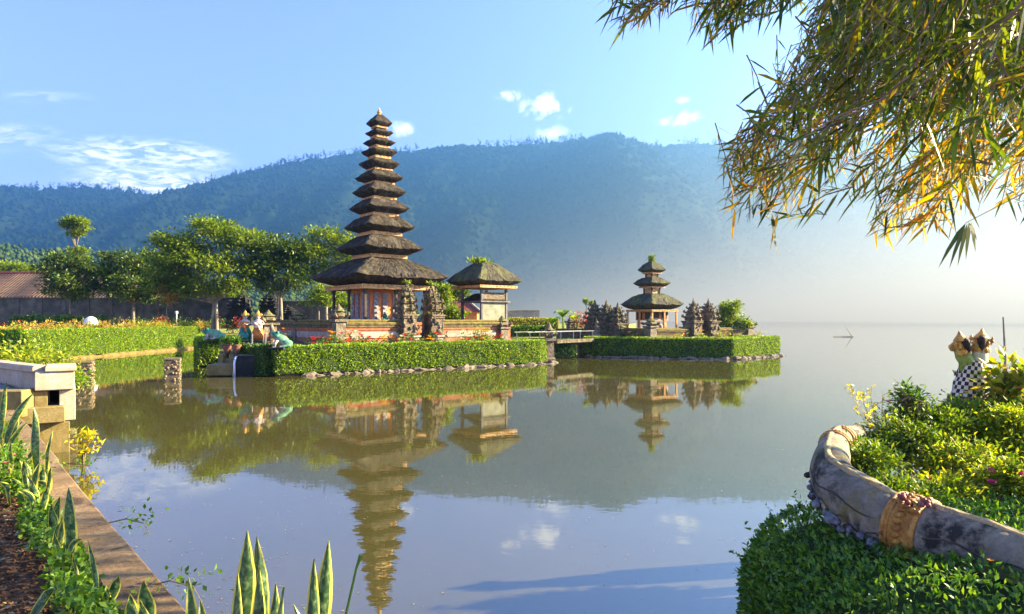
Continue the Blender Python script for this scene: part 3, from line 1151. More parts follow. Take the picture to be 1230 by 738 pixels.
def build_pagoda():
    t = thing('pagoda', 'tall slender pagoda with eleven stacked black thatch roofs', 'pagoda', (PAG_X, PAG_Y, 0), PAG_A)
    sc = F / PAG_Y
    kx = 1.359
    zz = lambda y: CAMZ + (385 - y) / sc
    n = len(TIERS)
    for i, (l, r, top, tip, bot) in enumerate(TIERS):
        hw = (r - l) / kx / sc / 2 * 1.04
        frac = .25 + .2 * i / (n - 1)
        # roof's own neck meets the collar of the roof above
        if i == 0:
            top_hw = hw * .10
        else:
            pl, pr = TIERS[i - 1][:2]
            top_hw = (pr - pl) / kx / sc / 2 * (.25 + .2 * (i - 1) / (n - 1)) * 1.12
        under = hw * .78
        thatch_roof(hw, zz(bot), zz(tip), zz(top), top_hw, under, i * 3.7 + 1, parent=t, curve=1.3 if i == 0 else 1.36, n=112 if i < 8 else 168)
        h = (.11 + .012 * i) if i < n - 1 else .26
        eave_frame(hw * (.62 if i < n - 1 else .755), zz(bot) + .03, h, t)
        if i < n - 1:
            c_hw = hw * frac
            z1 = zz(bot) - h * .5
            z0 = zz(TIERS[i + 1][2]) - .12
            collar(c_hw, z0, z1, t)
    mb = MB()
    z = zz(138)
    mb.lathe([(.14, z - .15), (.17, z), (.08, z + .06), (.15, z + .12), (.13, z + .2), (.06, z + .24), (.09, z + .29), (.05, z + .34), (.01, z + .42)], 10)
    mb.jitter(.02, 6)
    mb.build('finial', M['gold'], t)
    # hall under the lowest roof
    fl = 2.38
    e = zz(345) - .2
    mb = MB()
    mb.sq([(3.0, .55), (3.0, 1.3), (2.9, 1.34), (2.9, 1.6), (3.05, 1.64), (3.05, 1.8)])
    mb.sq([(2.1, 1.8), (2.1, 2.2), (2.2, 2.22), (2.2, fl)])
    mb.build('plinth', M['brick'], t)
    w = 1.30
    mb = MB()
    mb.box((0, 0, (fl + e) / 2), (2 * w - .12, 2 * w - .12, e - fl))
    mb.build('hall_wall', M['orange_panel'], t)
    # carved grey stone relief panels standing on the hall walls
    for side in range(4):
        R = Matrix.Rotation(side * PI / 2, 4, 'Z')
        for u in (-.92, -.32, .36, .95):
            mb = MB()
            hh = e - fl
            mb.box((u, -w + .03, fl + hh * .45), (.30, .10, hh * .74))
            mb.box((u, -w + .01, fl + hh * .86), (.40, .10, hh * .09))
            for j in range(5):
                mb.ball((u + .05 * math.sin(j * 2.2), -w - .03, fl + hh * (.16 + .14 * j)), (.13, .06, .075), n=8, m=5)
            mb.ball((u - .18, -w - .02, fl + .16), (.16, .08, .15), n=8, m=5)
            mb.ball((u + .18, -w - .02, fl + .13), (.15, .08, .13), n=8, m=5)
            mb.jitter(.02, 6, u)
            mb.v = [tuple(R @ Vector(p)) for p in mb.v]
            mb.build('carved_panel', M['grey_carving'], t)
        mb = MB()
        mb.box((0, -w - .015, fl + .10), (2 * w + .02, .08, .22))
        mb.v = [tuple(R @ Vector(p)) for p in mb.v]
        mb.build('skirting', M['brick'], t)
    mb = MB()
    mb.box((.66, -w - .07, fl + .55), (.34, .07, 1.1))
    mb.box((.66, -w - .10, fl + .55), (.24, .06, .95))
    d = mb.build('door', M['gold_wood'], t)
    mb = MB()
    for j in range(4):
        mb.ball((.66, -w - .15, fl + .2 + .24 * j), (.085, .03, .10), n=8, m=5)
    mb.build('door_carving', M['gold'], d)
    c = 2.02
    for sx, sy in ((-1, -1), (1, -1), (1, 1), (-1, 1), (0, -1), (-1, 0)):
        mb = MB()
        mb.sq([(.12, fl - .62), (.12, fl - .3), (.075, fl - .26), (.065, e - .3), (.085, e - .26), (.11, e + .04)], M=Matrix.Translation((sx * c, sy * c, 0)))
        mb.build('column', M['dark_wood'], t)
    mb = MB()
    mb.box((-.55, -w - .35, fl + .12), (.34, .3, .24), bev=.03)
    mb.lathe([(.10, fl + .24), (.15, fl + .34), (.13, fl + .44), (.05, fl + .5)], 10, M=Matrix.Translation((-.55, -w - .35, 0)))
    o = mb.build('offering_chest', M['jade_dark'])
    o.matrix_world = Matrix.Translation((PAG_X, PAG_Y, 0)) @ Matrix.Rotation(PAG_A, 4, 'Z')
    tag(o, 'small green offering chest on the floor of the tall pagoda hall', 'chest')


def build_pavilion():
    Y = 44.0
    sc = F / Y
    t = thing('pavilion', 'open shrine pavilion with a single thatch roof and ferns on its ridge', 'pavilion', (X(581.5, Y), Y, 0), RAD(41))
    zz = lambda y: CAMZ + (385 - y) / sc
    hw = 95 / 1.41 / sc / 2
    thatch_roof(hw, zz(345), zz(339), zz(315), hw * .13, hw * .8, 51, parent=t, curve=1.42, mat=M['thatch_mossy'], n=168)
    eave_frame(hw * .84, zz(344.5) + .02, .16, t)
    fl = zz(388)
    mb = MB()
    mb.sq([(1.30, .55), (1.30, 1.3), (1.2, 1.34), (1.2, 2.1), (1.3, 2.14), (1.3, fl)])
    mb.build('plinth', M['brick'], t)
    c = 1.0
    e = zz(348)
    for sx, sy in ((-1, -1), (1, -1), (1, 1), (-1, 1)):
        mb = MB()
        mb.box((sx * c, sy * c, (fl + e) / 2), (.15, .15, e - fl), bev=.015)
        mb.box((sx * c, sy * c, fl + .1), (.24, .24, .2), bev=.02)
        mb.build('post', M['dark_wood_grey'], t)
    zs = zz(363)
    mb = MB()
    mb.box((0, 0, zs), (2 * c + .42, 2 * c + .42, .09), bev=.01)
    mb.build('shelf', M['dark_wood_grey'], t)
    # right-hand (front) side is boarded, the rest stands open
    mb = MB()
    mb.box((.0, -c, (fl + zs) / 2), (2 * c - .16, .07, zs - fl - .1))
    mb.build('lower_panel', M['shrine_panel'], t)
    mb = MB()
    mb.box((.0, -c, zs + (e - zs) * .40), (2 * c - .16, .07, (e - zs) * .66))
    mb.build('upper_panel', M['carved_stone'], t)
    mb = MB()
    mb.box((.55, .2, (fl + zs) / 2), (.12, 1.7, zs - fl - .1))
    mb.build('inner_panel', M['dark_wood'], t)
    # small inner roof over the altar, seen from the open left side
    mb = MB()
    mb.sq([(1.12, zs + .06), (1.14, zs + .1), (.55, zs + .5), (.45, zs + .55)], sx=.85)
    mb.build('inner_roof', M['thatch'], t)
    rng = np.random.default_rng(3)
    n = 260
    P = np.stack([rng.normal(-.18, .34, n), rng.normal(.15, .26, n), rng.uniform(-.12, .1, n) + zz(316)], 1)
    D = rng.normal(size=(n, 3)) * .6 + np.array([0, 0, 1.0])
    V, Q = leaf_arrays(P, D, rand_dirs(rng, n), rng.uniform(.2, .46, n), rng.uniform(.05, .1, n), droop=.2)
    np_mesh('ridge_fern', V, Q, M['tree_yellow'], t)


M['dark_wood_grey'] = surf('grey_wood', [(.06, .055, .055), (.12, .11, .105), (.20, .18, .17)], 4, .8, .5, 30, stretch=(1, 1, .3))
M['shrine_panel'] = surf('shrine_panel', [(.13, .14, .095), (.20, .205, .14), (.26, .255, .19)], 2, .85, .3, 20, spots=((.20, .17, .11), 2.5, .58, .72))
MER_A = RAD(34)
MER_Y = 51.9


def build_meru():
    Y = MER_Y
    sc = F / Y
    t = thing('pagoda', 'small pagoda with three mossy thatch roofs and a plant on top', 'pagoda', (X(783, Y), Y, 0), MER_A)
    zz = lambda y: CAMZ + (385 - y) / sc
    rows = [(765, 800, 314, 324.7, 328, .42), (760, 806, 333.5, 341, 345, .42), (745.5, 822.4, 353, 366.5, 372.5, .4)]
    for i, (l, r, top, tip, bot, cf) in enumerate(rows):
        hw = (r - l) / 1.41 / sc / 2
        top_hw = hw * .12 if i == 0 else (rows[i - 1][1] - rows[i - 1][0]) / 1.41 / sc / 2 * .5
        thatch_roof(hw, zz(bot), zz(tip), zz(top), top_hw, hw * .8, 80 + i * 5, parent=t, mat=M['thatch_mossy'], n=140)
        h = .1 if i < 2 else .16
        eave_frame(hw * (.68 if i < 2 else .8), zz(bot) + .02, h, t)
        if i < 2:
            c = hw * cf
            z0, z1 = zz(rows[i + 1][2]) - .1, zz(bot) - .04
            mb = MB()
            for sx in (-1, 1):
                for sy in (-1, 1):
                    mb = MB()
                    mb.box((sx * c * .95, sy * c * .95, (z0 + z1) / 2), (.09, .09, z1 - z0))
                    mb.build('corner_post', M['dark_wood'], t)
            mb = MB()
            mb.box((0, 0, (z0 + z1) / 2 - .03), (c * 1.74, c * 1.74, (z1 - z0) * .8))
            mb.build('tier_box', M['gold_wood'], t)
    rng = np.random.default_rng(13)
    n = 110
    P = np.stack([rng.normal(-.05, .1, n), rng.normal(0, .1, n), rng.uniform(0, .45, n) + zz(315)], 1)
    D = rng.normal(size=(n, 3)) * .7 + np.array([0, 0, 1.0])
    V, Q = leaf_arrays(P, D, rand_dirs(rng, n), rng.uniform(.15, .32, n), rng.uniform(.06, .12, n), droop=.2)
    np_mesh('roof_plant', V, Q, M['tree_yellow'], t)
    fl = zz(397)
    e = zz(374)
    mb = MB()
    mb.sq([(2.0, .6), (2.0, 1.2), (1.9, 1.24), (1.9, fl - .1), (2.0, fl - .08), (2.0, fl)])
    mb.build('plinth', M['brick'], t)
    for sx in (-1, 0, 1):
        for sy in (-1, 0, 1):
            if sx == 0 and sy == 0:
                continue
            mb = MB()
            mb.box((sx * 1.28, sy * 1.28, (fl + e) / 2), (.11, .11, e - fl), bev=.01)
            mb.box((sx * 1.28, sy * 1.28, fl + .1), (.2, .2, .2), bev=.02)
            mb.build('post', M['gold_wood'], t)
    zb = fl + (e - fl) * .5
    mb = MB()
    mb.box((0, 0, (zb + e) / 2), (1.7, 1.7, e - zb - .04))
    mb.build('shrine_box', M['gold_wood'], t)
    for s in (-.42, .42):
        for c_, d_ in (((s, -.87, (zb + e) / 2), (.5, .06, (e - zb) * .7)), ((-.87, s, (zb + e) / 2), (.06, .5, (e - zb) * .7))):
            mb = MB()
            mb.box(c_, d_)
            mb.build('shrine_door', M['dark_wood'], t)
    for sx in (-.7, .7):
        for sy in (-.7, .7):
            mb = MB()
            mb.box((sx, sy, (fl + zb) / 2), (.14, .14, zb - fl))
            mb.build('shrine_leg', M['gold_wood'], t)
    mb = MB()
    mb.box((.1, -.5, fl + .2), (.7, .5, .4), bev=.03)
    mb.box((.1, -.5, fl + .44), (.55, .4, .1), bev=.02)
    mb.build('altar_step', M['pale_panel'], t)


# ------------------------------------------------------------------ temple walls, gates, posts
def wall_run(a, b, z0, z1, label, group, panels=3, lit=True, rough_mat=None):
    """low courtyard wall: stone base, brick bands, pale panels, mossy coping"""
    a, b = Vector((*a, 0)), Vector((*b, 0))
    L = (b - a).length
    mid = (a + b) / 2
    t = thing('temple_wall', label, 'wall', (mid.x, mid.y, 0), math.atan2(b.y - a.y, b.x - a.x), group)
    h = z1 - z0
    mb = MB()
    mb.box((0, 0, z0 + h * .15), (L, .50, h * .3), bev=.02)
    mb.jitter(.02, 2)
    mb.build('base', M['carved_stone'], t)
    mb = MB()
    mb.box((0, 0, z0 + h * .52), (L - .02, .34, h * .46))
    mb.box((0, 0, z0 + h * .34), (L - .01, .42, h * .07))
    mb.box((0, 0, z0 + h * .72), (L - .01, .42, h * .07))
    mb.build('body', M['brick'] if not rough_mat else M[rough_mat], t)
    if panels:
        for i in range(panels):
            w = L / panels
            u = -L / 2 + (i + .5) * w
            for s in (-1, 1):
                mb = MB()
                pw = w * .86
                poly = [(-pw / 2, 0), (-pw / 2 + .1, -h * .10), (pw / 2 - .1, -h * .10), (pw / 2, 0), (pw / 2 - .1, h * .10), (-pw / 2 + .1, h * .10)]
                R = Matrix.Translation((u, s * .17, z0 + h * .53)) @ Matrix.Rotation(PI / 2, 4, 'X')
                mb.prism(poly, -.05, .05, M=R)
                mb.build('panel', M['pale_panel'], t)
    mb = MB()
    mb.box((0, 0, z0 + h * .80), (L, .52, h * .09), bev=.02)
    mb.box((0, 0, z0 + h * .88), (L, .62, h * .09), bev=.03)
    mb.box((0, 0, z0 + h * .965), (L, .40, h * .08), bev=.03)
    mb.jitter(.025, 2.2, L)
    mb.build('coping', M['coping'], t)
    return t


def ornate(mb, w, z0, z1, rng, n, zs=1.0):
    """carved flame and scroll lumps clinging to the faces of a block"""
    for i in range(n):
        s = rng.integers(0, 4)
        u = rng.uniform(-w, w)
        z = rng.uniform(z0, z1)
        c = [(u, -w), (w, u), (u, w), (-w, u)][s]
        r = rng.uniform(.05, .13) * zs
        mb.ball((c[0], c[1], z), (r, r, r * rng.uniform(.7, 1.6)), n=6, m=4)


def build_tower(px, Y, ybase, ytop, hw, rz, label, split=None, group=None, mat='candi', name='gate_tower', seed=1, plants=False):
    """stepped, carved temple tower; split = side cut off flat (+1 or -1) like half a split gate"""
    z0, z1 = Z(ybase, Y), Z(ytop, Y)
    t = thing(name, label, 'gate tower', (X(px, Y), Y, 0), rz, group)
    H = z1 - z0
    rng = np.random.default_rng(seed)
    sx = .72 if split else 1.0

    def cut(mb):
        if split:
            mb.v = [(split * min(split * p[0], hw * .55), p[1], p[2]) for p in mb.v]
    mb = MB()
    mb.sq([(hw * 1.15, z0 - .3), (hw * 1.15, z0 + H * .05), (hw * 1.0, z0 + H * .06), (hw * 1.0, z0 + H * .12), (hw * 1.12, z0 + H * .14), (hw * 1.12, z0 + H * .17)])
    ornate(mb, hw * 1.05, z0, z0 + H * .15, rng, 16)
    mb.jitter(.03, 4, seed)
    cut(mb)
    mb.build('base', M['candi_dark' if mat != 'black_stone' else mat], t)
    mb = MB()
    mb.sq([(hw * .86, z0 + H * .16), (hw * .84, z0 + H * .40), (hw * .98, z0 + H * .41), (hw * .98, z0 + H * .43), (hw * 1.08, z0 + H * .445), (hw * 1.08, z0 + H * .465)])
    ornate(mb, hw * .9, z0 + H * .17, z0 + H * .45, rng, 46)
    for s in (-1, 1):   # wings of carving beside the body
        for j in range(5):
            mb.ball((s * hw * (1.25 - .12 * j), 0, z0 + H * (.2 + .055 * j)), (hw * .26, hw * .5, H * .04), n=7, m=5)
    mb.jitter(.035, 5, seed + 2)
    cut(mb)
    mb.build('body', M[mat], t)
    zc, wc = z0 + H * .455, hw * .88
    k = 4
    for j in range(k):
        hh = H * (.125, .11, .095, .075)[j]
        w = wc * (.96, .84, .60, .38)[j]
        mb = MB()
        mb.sq([(w * .8, zc), (w * .8, zc + hh * .5), (w * 1.0, zc + hh * .56), (w * 1.0, zc + hh * .7), (w * 1.14, zc + hh * .8), (w * 1.14, zc + hh * .92), (w * .8, zc + hh)])
        for a in range(4):   # horned corner ornaments
            b = PI / 4 + a * PI / 2
            c = (w * 1.35 * math.cos(b) * 1.05, w * 1.35 * math.sin(b) * 1.05)
            mb.tube([(c[0], c[1], zc + hh * .8), (c[0] * 1.08, c[1] * 1.08, zc + hh * 1.0), (c[0] * .98, c[1] * .98, zc + hh * 1.3)], [w * .26, w * .22, .03], 6)
        for a in range(4):
            b = a * PI / 2
            mb.ball((w * 1.05 * math.cos(b), w * 1.05 * math.sin(b), zc + hh * .95), (w * .28, w * .28, hh * .4), n=6, m=5)
        ornate(mb, w, zc, zc + hh, rng, 12, .8)
        mb.jitter(.03, 5, seed + j)
        cut(mb)
        mb.build('tier', M[mat], t)
        zc += hh
    mb = MB()
    w = hw * .26
    top = z1 - zc
    mb.lathe([(w, zc - .04), (w * 1.1, zc + top * .1), (w * .6, zc + top * .18), (w * .8, zc + top * .3), (w * .5, zc + top * .45), (w * .62, zc + top * .55), (w * .34, zc + top * .75), (.02, z1)], 8)
    mb.jitter(.02, 6, seed)
    cut(mb)
    mb.build('finial', M[mat], t)
    if plants:
        n = 150
        P = np.stack([rng.uniform(-hw, hw, n), rng.uniform(-hw, hw * .4, n), z0 + H * rng.choice([.46, .6, .72, .95], n) + rng.normal(0, .05, n)], 1)
        P[:, :2] *= (1.15 - .8 * ((P[:, 2:3] - z0) / H))
        D = rng.normal(size=(n, 3)) * .7 + np.array([0, -.2, .7])
        V, Q = leaf_arrays(P, D, rand_dirs(rng, n), rng.uniform(.12, .3, n), rng.uniform(.05, .1, n), droop=.3)
        np_mesh('clinging_plant', V, Q, M['tree_yellow'], t)
    return t


def stone_post(px, Y, ybase, ytop, label, mat='candi', w=.26, group=None, rz=RAD(40), name='wall_post', urn=True):
    z0, z1 = Z(ybase, Y), Z(ytop, Y)
    H = z1 - z0
    t = thing(name, label, 'stone post', (X(px, Y), Y, 0), rz, group)
    mb = MB()
    mb.sq([(w * 1.25, z0 - .2), (w * 1.25, z0 + H * .10), (w, z0 + H * .13), (w * .95, z0 + H * .50), (w * 1.3, z0 + H * .54), (w * 1.3, z0 + H * .60)])
    mb.jitter(.025, 4, px)
    mb.build('pillar', M['carved_stone'], t)
    mb = MB()
    if urn:
        mb.lathe([(w * .8, z0 + H * .60), (w * 1.5, z0 + H * .68), (w * 1.35, z0 + H * .74), (w * .8, z0 + H * .77), (w * 1.15, z0 + H * .81), (w * .75, z0 + H * .86), (w * .4, z0 + H * .92), (.02, z1)], 9)
        for a in range(4):
            b = PI / 4 + a * PI / 2
            mb.tube([(w * 1.3 * math.cos(b), w * 1.3 * math.sin(b), z0 + H * .66), (w * 2.0 * math.cos(b), w * 2.0 * math.sin(b), z0 + H * .72), (w * 1.9 * math.cos(b), w * 1.9 * math.sin(b), z0 + H * .80)], [w * .35, w * .28, .015], 5)
    mb.jitter(.03, 6, px)
    mb.build('urn_top', M[mat], t)
    return t


def build_temple_walls():
    za, zb = .8, 2.52
    P0 = Vector((-9.0, 35.5, 0))
    u = Vector((math.cos(PAG_A), math.sin(PAG_A), 0))
    v = Vector((-math.sin(PAG_A), math.cos(PAG_A), 0))
    pt = lambda a, b: tuple((P0 + u * a + v * b)[:2])
    wall_run(pt(.3, 0), pt(3.75, 0), za, zb, 'low orange-banded wall with one pale panel in front of the tall pagoda', 'temple courtyard walls', 1)
    wall_run(pt(6.3, 0), pt(10.6, 0), za, zb, 'low orange-banded wall under the open pavilion, right of the gate', 'temple courtyard walls', 1)
    wall_run(pt(0, 10.4), pt(0, .3), za, zb, 'shaded low wall with bluish pale panels behind the green frog', 'temple courtyard walls', 2)
    wall_run(pt(10.9, .3), pt(10.9, 7), za, zb, 'low side wall running back behind the pavilion', 'temple courtyard walls', 2)
    stone_post(407, 35.4, 412, 365, 'urn-topped corner post of the wall by the tall pagoda', w=.28)
    stone_post(603, 42.4, 414, 379, 'carved corner post of the wall at the pavilion', w=.30)
    stone_post(358, 39.6, 405, 372, 'dark urn-topped post in the shaded wall left of the tall pagoda', mat='candi_dark', w=.26)
    build_tower(489, 38.1, 413, 337, .58, PAG_A, 'left half of the carved split gate before the tall pagoda, leafy', split=1, seed=3, plants=True)
    build_tower(518, 39.3, 413, 338, .58, PAG_A, 'right half of the carved split gate before the tall pagoda, leafy', split=-1, seed=5, plants=True)
    for px, Y, lab in ((498.5, 37.9, 'pale stone guardian pedestal at the left foot of the carved split gate'), (527, 38.7, 'pale stone guardian pedestal at the right foot of the carved split gate')):
        z0 = .9
        t = thing('guardian_pedestal', lab, 'pedestal', (X(px, Y), Y, 0), PAG_A)
        mb = MB()
        mb.sq([(.24, z0 - .2), (.24, z0 + .12), (.19, z0 + .15), (.18, z0 + .62), (.25, z0 + .68), (.25, z0 + .76)])
        mb.jitter(.02, 5)
        mb.build('pillar', M['pale_panel'], t)
        mb = MB()
        mb.ball((0, 0, z0 + .95), (.17, .16, .22), n=9, m=6)
        mb.ball((0, -.03, z0 + 1.22), (.12, .12, .14), n=8, m=6)
        mb.tube([(.12, -.05, z0 + 1.05), (.22, -.1, z0 + 1.2), (.2, -.1, z0 + 1.45)], [.05, .05, .03], 6)
        mb.lathe([(.12, z0 + 1.3), (.08, z0 + 1.4), (.01, z0 + 1.5)], 7)
        mb.jitter(.03, 7, px)
        mb.build('guardian_figure', M['carved_stone'], t)
    # steps between the two halves
    mb = MB()
    c = P0 + u * 4.95
    for i in range(3):
        mb.box((c.x + .28 * (2 - i) * .64, c.y - .28 * (2 - i) * .77, .75 + .13 * i), (1.0, .5, .26 + .26 * i), rz=PAG_A)
    o = mb.build('gate_step', M['coping'])
    tag(o, 'mossy steps between the halves of the split gate before the tall pagoda', 'steps')
    # right island
    a = MER_A
    Q0 = Vector((X(782, 46.7), 46.7, 0))
    u = Vector((math.cos(a), math.sin(a), 0))
    v = Vector((-math.sin(a), math.cos(a), 0))
    pt2 = lambda p, q: tuple((Q0 + u * p + v * q)[:2])
    za, zb = .75, 1.95
    wall_run(pt2(.3, 0), pt2(3.5, 0), za, zb, 'sunlit mossy wall before the small pagoda, left of its gate', 'small temple walls', 0, rough_mat='coping')
    wall_run(pt2(6.2, 0), pt2(10.3, 0), za, zb, 'sunlit mossy wall before the small pagoda, right of its gate', 'small temple walls', 0, rough_mat='coping')
    wall_run(pt2(0, 2.6), pt2(0, .3), za, zb, 'shaded mossy wall before the small pagoda, left of the urn corner post', 'small temple walls', 0, rough_mat='coping')
    wall_run(pt2(10.6, .3), pt2(10.6, 7), za, zb, 'far side wall of the small temple, running back from the right end post', 'small temple walls', 0, rough_mat='coping')
    stone_post(781.5, 46.5, 409, 380, 'urn-topped corner post below the small pagoda', rz=a, w=.3)
    stone_post(898, 52.4, 407, 382, 'urn-topped end post at the right end of the small temple wall', rz=a, w=.34)
    build_tower(833, 49.1, 409, 358.5, .60, a, 'left half of the split gate right of the small pagoda', split=1, seed=13)
    build_tower(851, 50.0, 409, 358.5, .60, a, 'right half of the split gate right of the small pagoda', split=-1, seed=15)
    rz2 = a + PI / 2
    build_tower(714.5, 50.8, 410, 360, .62, rz2, 'tallest and leftmost of the three dark towers left of the small pagoda', seed=23, mat='candi_dark')
    build_tower(728.5, 49.9, 410, 360.5, .60, rz2, 'middle one of the three dark towers left of the small pagoda', seed=25, mat='candi_dark')
    build_tower(742, 49.2, 410, 363.5, .56, rz2, 'rightmost of the three dark towers left of the small pagoda, nearest it', seed=27, mat='candi_dark')
    # pale guardian in front of the leftmost tower
    Y = 48.6
    t = thing('guardian_statue', 'pale stone guardian on a pillar before the leftmost dark tower', 'statue', (X(716.5, Y), Y, 0), a)
    mb = MB()
    mb.sq([(.22, .6), (.22, .9), (.17, .94), (.17, 1.35), (.23, 1.4), (.23, 1.48)])
    mb.jitter(.02, 5)
    mb.build('pillar', M['pale_panel'], t)
    mb = MB()
    mb.lathe([(.2, 1.48), (.22, 1.7), (.15, 1.86), (.19, 2.05), (.1, 2.18), (.13, 2.3), (.12, 2.4), (.05, 2.5), (.01, 2.62)], 9)
    mb.ball((.15, -.1, 1.95), (.08, .08, .2), n=7, m=5)
    mb.jitter(.04, 6)
    mb.build('figure', M['carved_stone'], t)


build_pagoda()
build_pavilion()
build_meru()
build_temple_walls()

# ------------------------------------------------------------------ hedges
def hedge(label, path, w, z0, z1, leaf=.09, dens=320, mat='hedge', seed=1, bulge=.06, name='hedge', ends=True, group=None, rough=0.05):
    rng = np.random.default_rng(seed)
    p0 = Vector((*path[0], 0))
    t = thing(name, label, 'hedge', (path[0][0], path[0][1], z0), 0, group)
    mb = MB()
    P, N = [], []
    h = z1 - z0
    npts = [Vector((*p, 0)) for p in path]
    # a strip left and right of the path with mitred joints
    L, R = [], []
    for i, p in enumerate(npts):
        d0 = (p - npts[i - 1]).normalized() if i > 0 else None
        d1 = (npts[i + 1] - p).normalized() if i < len(npts) - 1 else None
        d = ((d0 or d1) + (d1 or d0)).normalized()
        n = Vector((-d.y, d.x, 0))
        k = 1 / max(.5, n.dot(Vector((-(d1 or d0).y, (d1 or d0).x, 0))))
        L.append(p + n * w * k)
        R.append(p - n * w * k)
    e = .05
    poly = [(a - p0) for a in R] + [(a - p0) for a in reversed(L)]
    mb.prism([(a.x, a.y) for a in poly], 0, h - e, inset=.0)
    # pull the core a little inside
    cx = sum(a.x for a in poly) / len(poly)
    cyy = sum(a.y for a in poly) / len(poly)
    mb.build('core', M['hedge_core'], t)

    def face(a, b, z_lo, z_hi, nrm, d):
        l = (b - a).length
        n = int(l * (z_hi - z_lo) * d)
        if n < 1:
            return
        s = rng.uniform(0, 1, (n, 1))
        z = rng.uniform(z_lo, z_hi, (n, 1))
        q = np.array(a[:2])[None] * (1 - s) + np.array(b[:2])[None] * s
        P.append(np.concatenate([q, z], 1))
        N.append(np.tile(np.array(nrm), (n, 1)))
    for i in range(len(npts) - 1):
        for S, sg in ((L, 1), (R, -1)):
            a, b = S[i], S[i + 1]
            d = (b - a).normalized()
            face(a, b, z0, z1, (-d.y * sg, d.x * sg, 0.0), dens)
        # top
        l = (npts[i + 1] - npts[i]).length
        n = int(l * 2 * w * dens)
        s = rng.uniform(0, 1, (n, 1))
        q = rng.uniform(0, 1, (n, 1))
        A = np.array(R[i][:2]) * (1 - s) + np.array(R[i + 1][:2]) * s
        B = np.array(L[i][:2]) * (1 - s) + np.array(L[i + 1][:2]) * s
        P.append(np.concatenate([A * (1 - q) + B * q, np.full((n, 1), z1)], 1))
        N.append(np.tile(np.array((0, 0, 1.0)), (n, 1)))
    if ends:
        for a, b, k in ((L[0], R[0], -1), (R[-1], L[-1], -1)):
            d = (b - a).normalized()
            face(a, b, z0, z1, (-d.y * k, d.x * k, 0.0) if False else (d.y * 1, -d.x * 1, 0.0), dens)
    P = np.concatenate(P)
    N = np.concatenate(N)
    b = (fbm(P[:, 0] * 1.6 + P[:, 1] * .9, P[:, 2] * 1.6 + P[:, 1] * .7, 3, seed) - .45) * bulge * 2 + rng.normal(0, rough * .5, len(P))
    # soften the upper edges
    top = np.clip((P[:, 2] - z1 + .14) / .14, 0, 1) * (np.abs(N[:, 2]) < .5)
    b = b - top * .06
    P = P + N * b[:, None]
    D = N * .5 + rng.normal(size=P.shape) * .55 + np.array([0, 0, .42])
    Nn = N + rng.normal(size=P.shape) * .45
    lf = leaf * rng.uniform(.6, 1.3, len(P))
    V, Q = leaf_arrays(P - np.array(p0) - np.array([0, 0, z0]), D, Nn, lf, lf * .55)
    np_mesh('foliage', V, Q, M[mat], t)
    return t


def build_hedges():
    f = .45
    p = lambda a, b: tuple(isl(a, b)[:2])
    z1 = 1.30
    hedge('bright clipped hedge along the water in front of the tall pagoda', [p(.1, f), p(4, f), p(8, f), p(12, f), p(14.9, f + .05), p(15.5, .9), p(15.6, 3.0)], .45, .12, z1, .092, 620, seed=2, bulge=.08, rough=.035)
    hedge('shaded rounded hedge end below the green frog at the fountain', [p(.05, .6), p(-.25, 1.6), p(-.5, 3.2)], .42, .02, z1, .10, 620, seed=3, mat='hedge_deep')  # shade put into the colour: darker leaf copy for this end
    # hedge beyond the fountain with the dark end
    a = W(258, 441, 36.6)
    hedge('dark-ended clipped hedge left of the fountain under the crouching frog', [(X(250, 36.8), 36.8), (X(246, 41), 41.0), (X(249, 52), 52)], .5, .05, 1.42, .11, 420, seed=4)
    hedge('long bright hedge along the left bank of the inlet', [(-28.9, 31), (-28.9, 44), (-28.9, 62)], .55, .2, 1.86, .10, 560, seed=5, rough=.035)
    hedge('low sunny hedge behind the pavilion near the pale wall', [(X(588, 56), 56), (X(664, 57), 57)], .6, .8, 1.95, .13, 300, seed=6)
    hedge('second low sunny hedge farther behind the pavilion', [(X(600, 62), 62), (X(668, 63.5), 63.5)], .5, 1.2, 2.6, .15, 200, seed=7, mat='hedge_yellow')
    hedge('dark hedge in the shade under the footbridge', [(X(660, 45.0), 45.0), (X(690, 45.4), 45.4)], .4, .05, 1.18, .11, 420, seed=8, mat='hedge_deep')  # darker leaf colour carries the shade below the bridge
    r = .42
    hedge('clipped hedge round the small temple island, shaded in front and bright at its right end',
          [(5.05, 47.3), (9.35, 45.05), (11.6, 44.55), (14.0, 44.05), (18.35, 48.2), (15.8, 53.5)], r, .16, 1.30, .095, 600, seed=9, rough=.035)
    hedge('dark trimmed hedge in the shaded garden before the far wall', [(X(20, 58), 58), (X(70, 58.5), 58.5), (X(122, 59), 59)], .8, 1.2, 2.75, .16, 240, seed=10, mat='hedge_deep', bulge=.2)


M['croton_pale'] = leafmat('pale_croton_leaf', [(.42, .26, .05), (.48, .36, .08), (.40, .34, .10), (.45, .22, .06)], .4)
M['hedge_yellow'] = leafmat('yellow_hedge_leaf', [(.16, .20, .01), (.26, .28, .015), (.34, .32, .02), (.30, .22, .02)], .35)


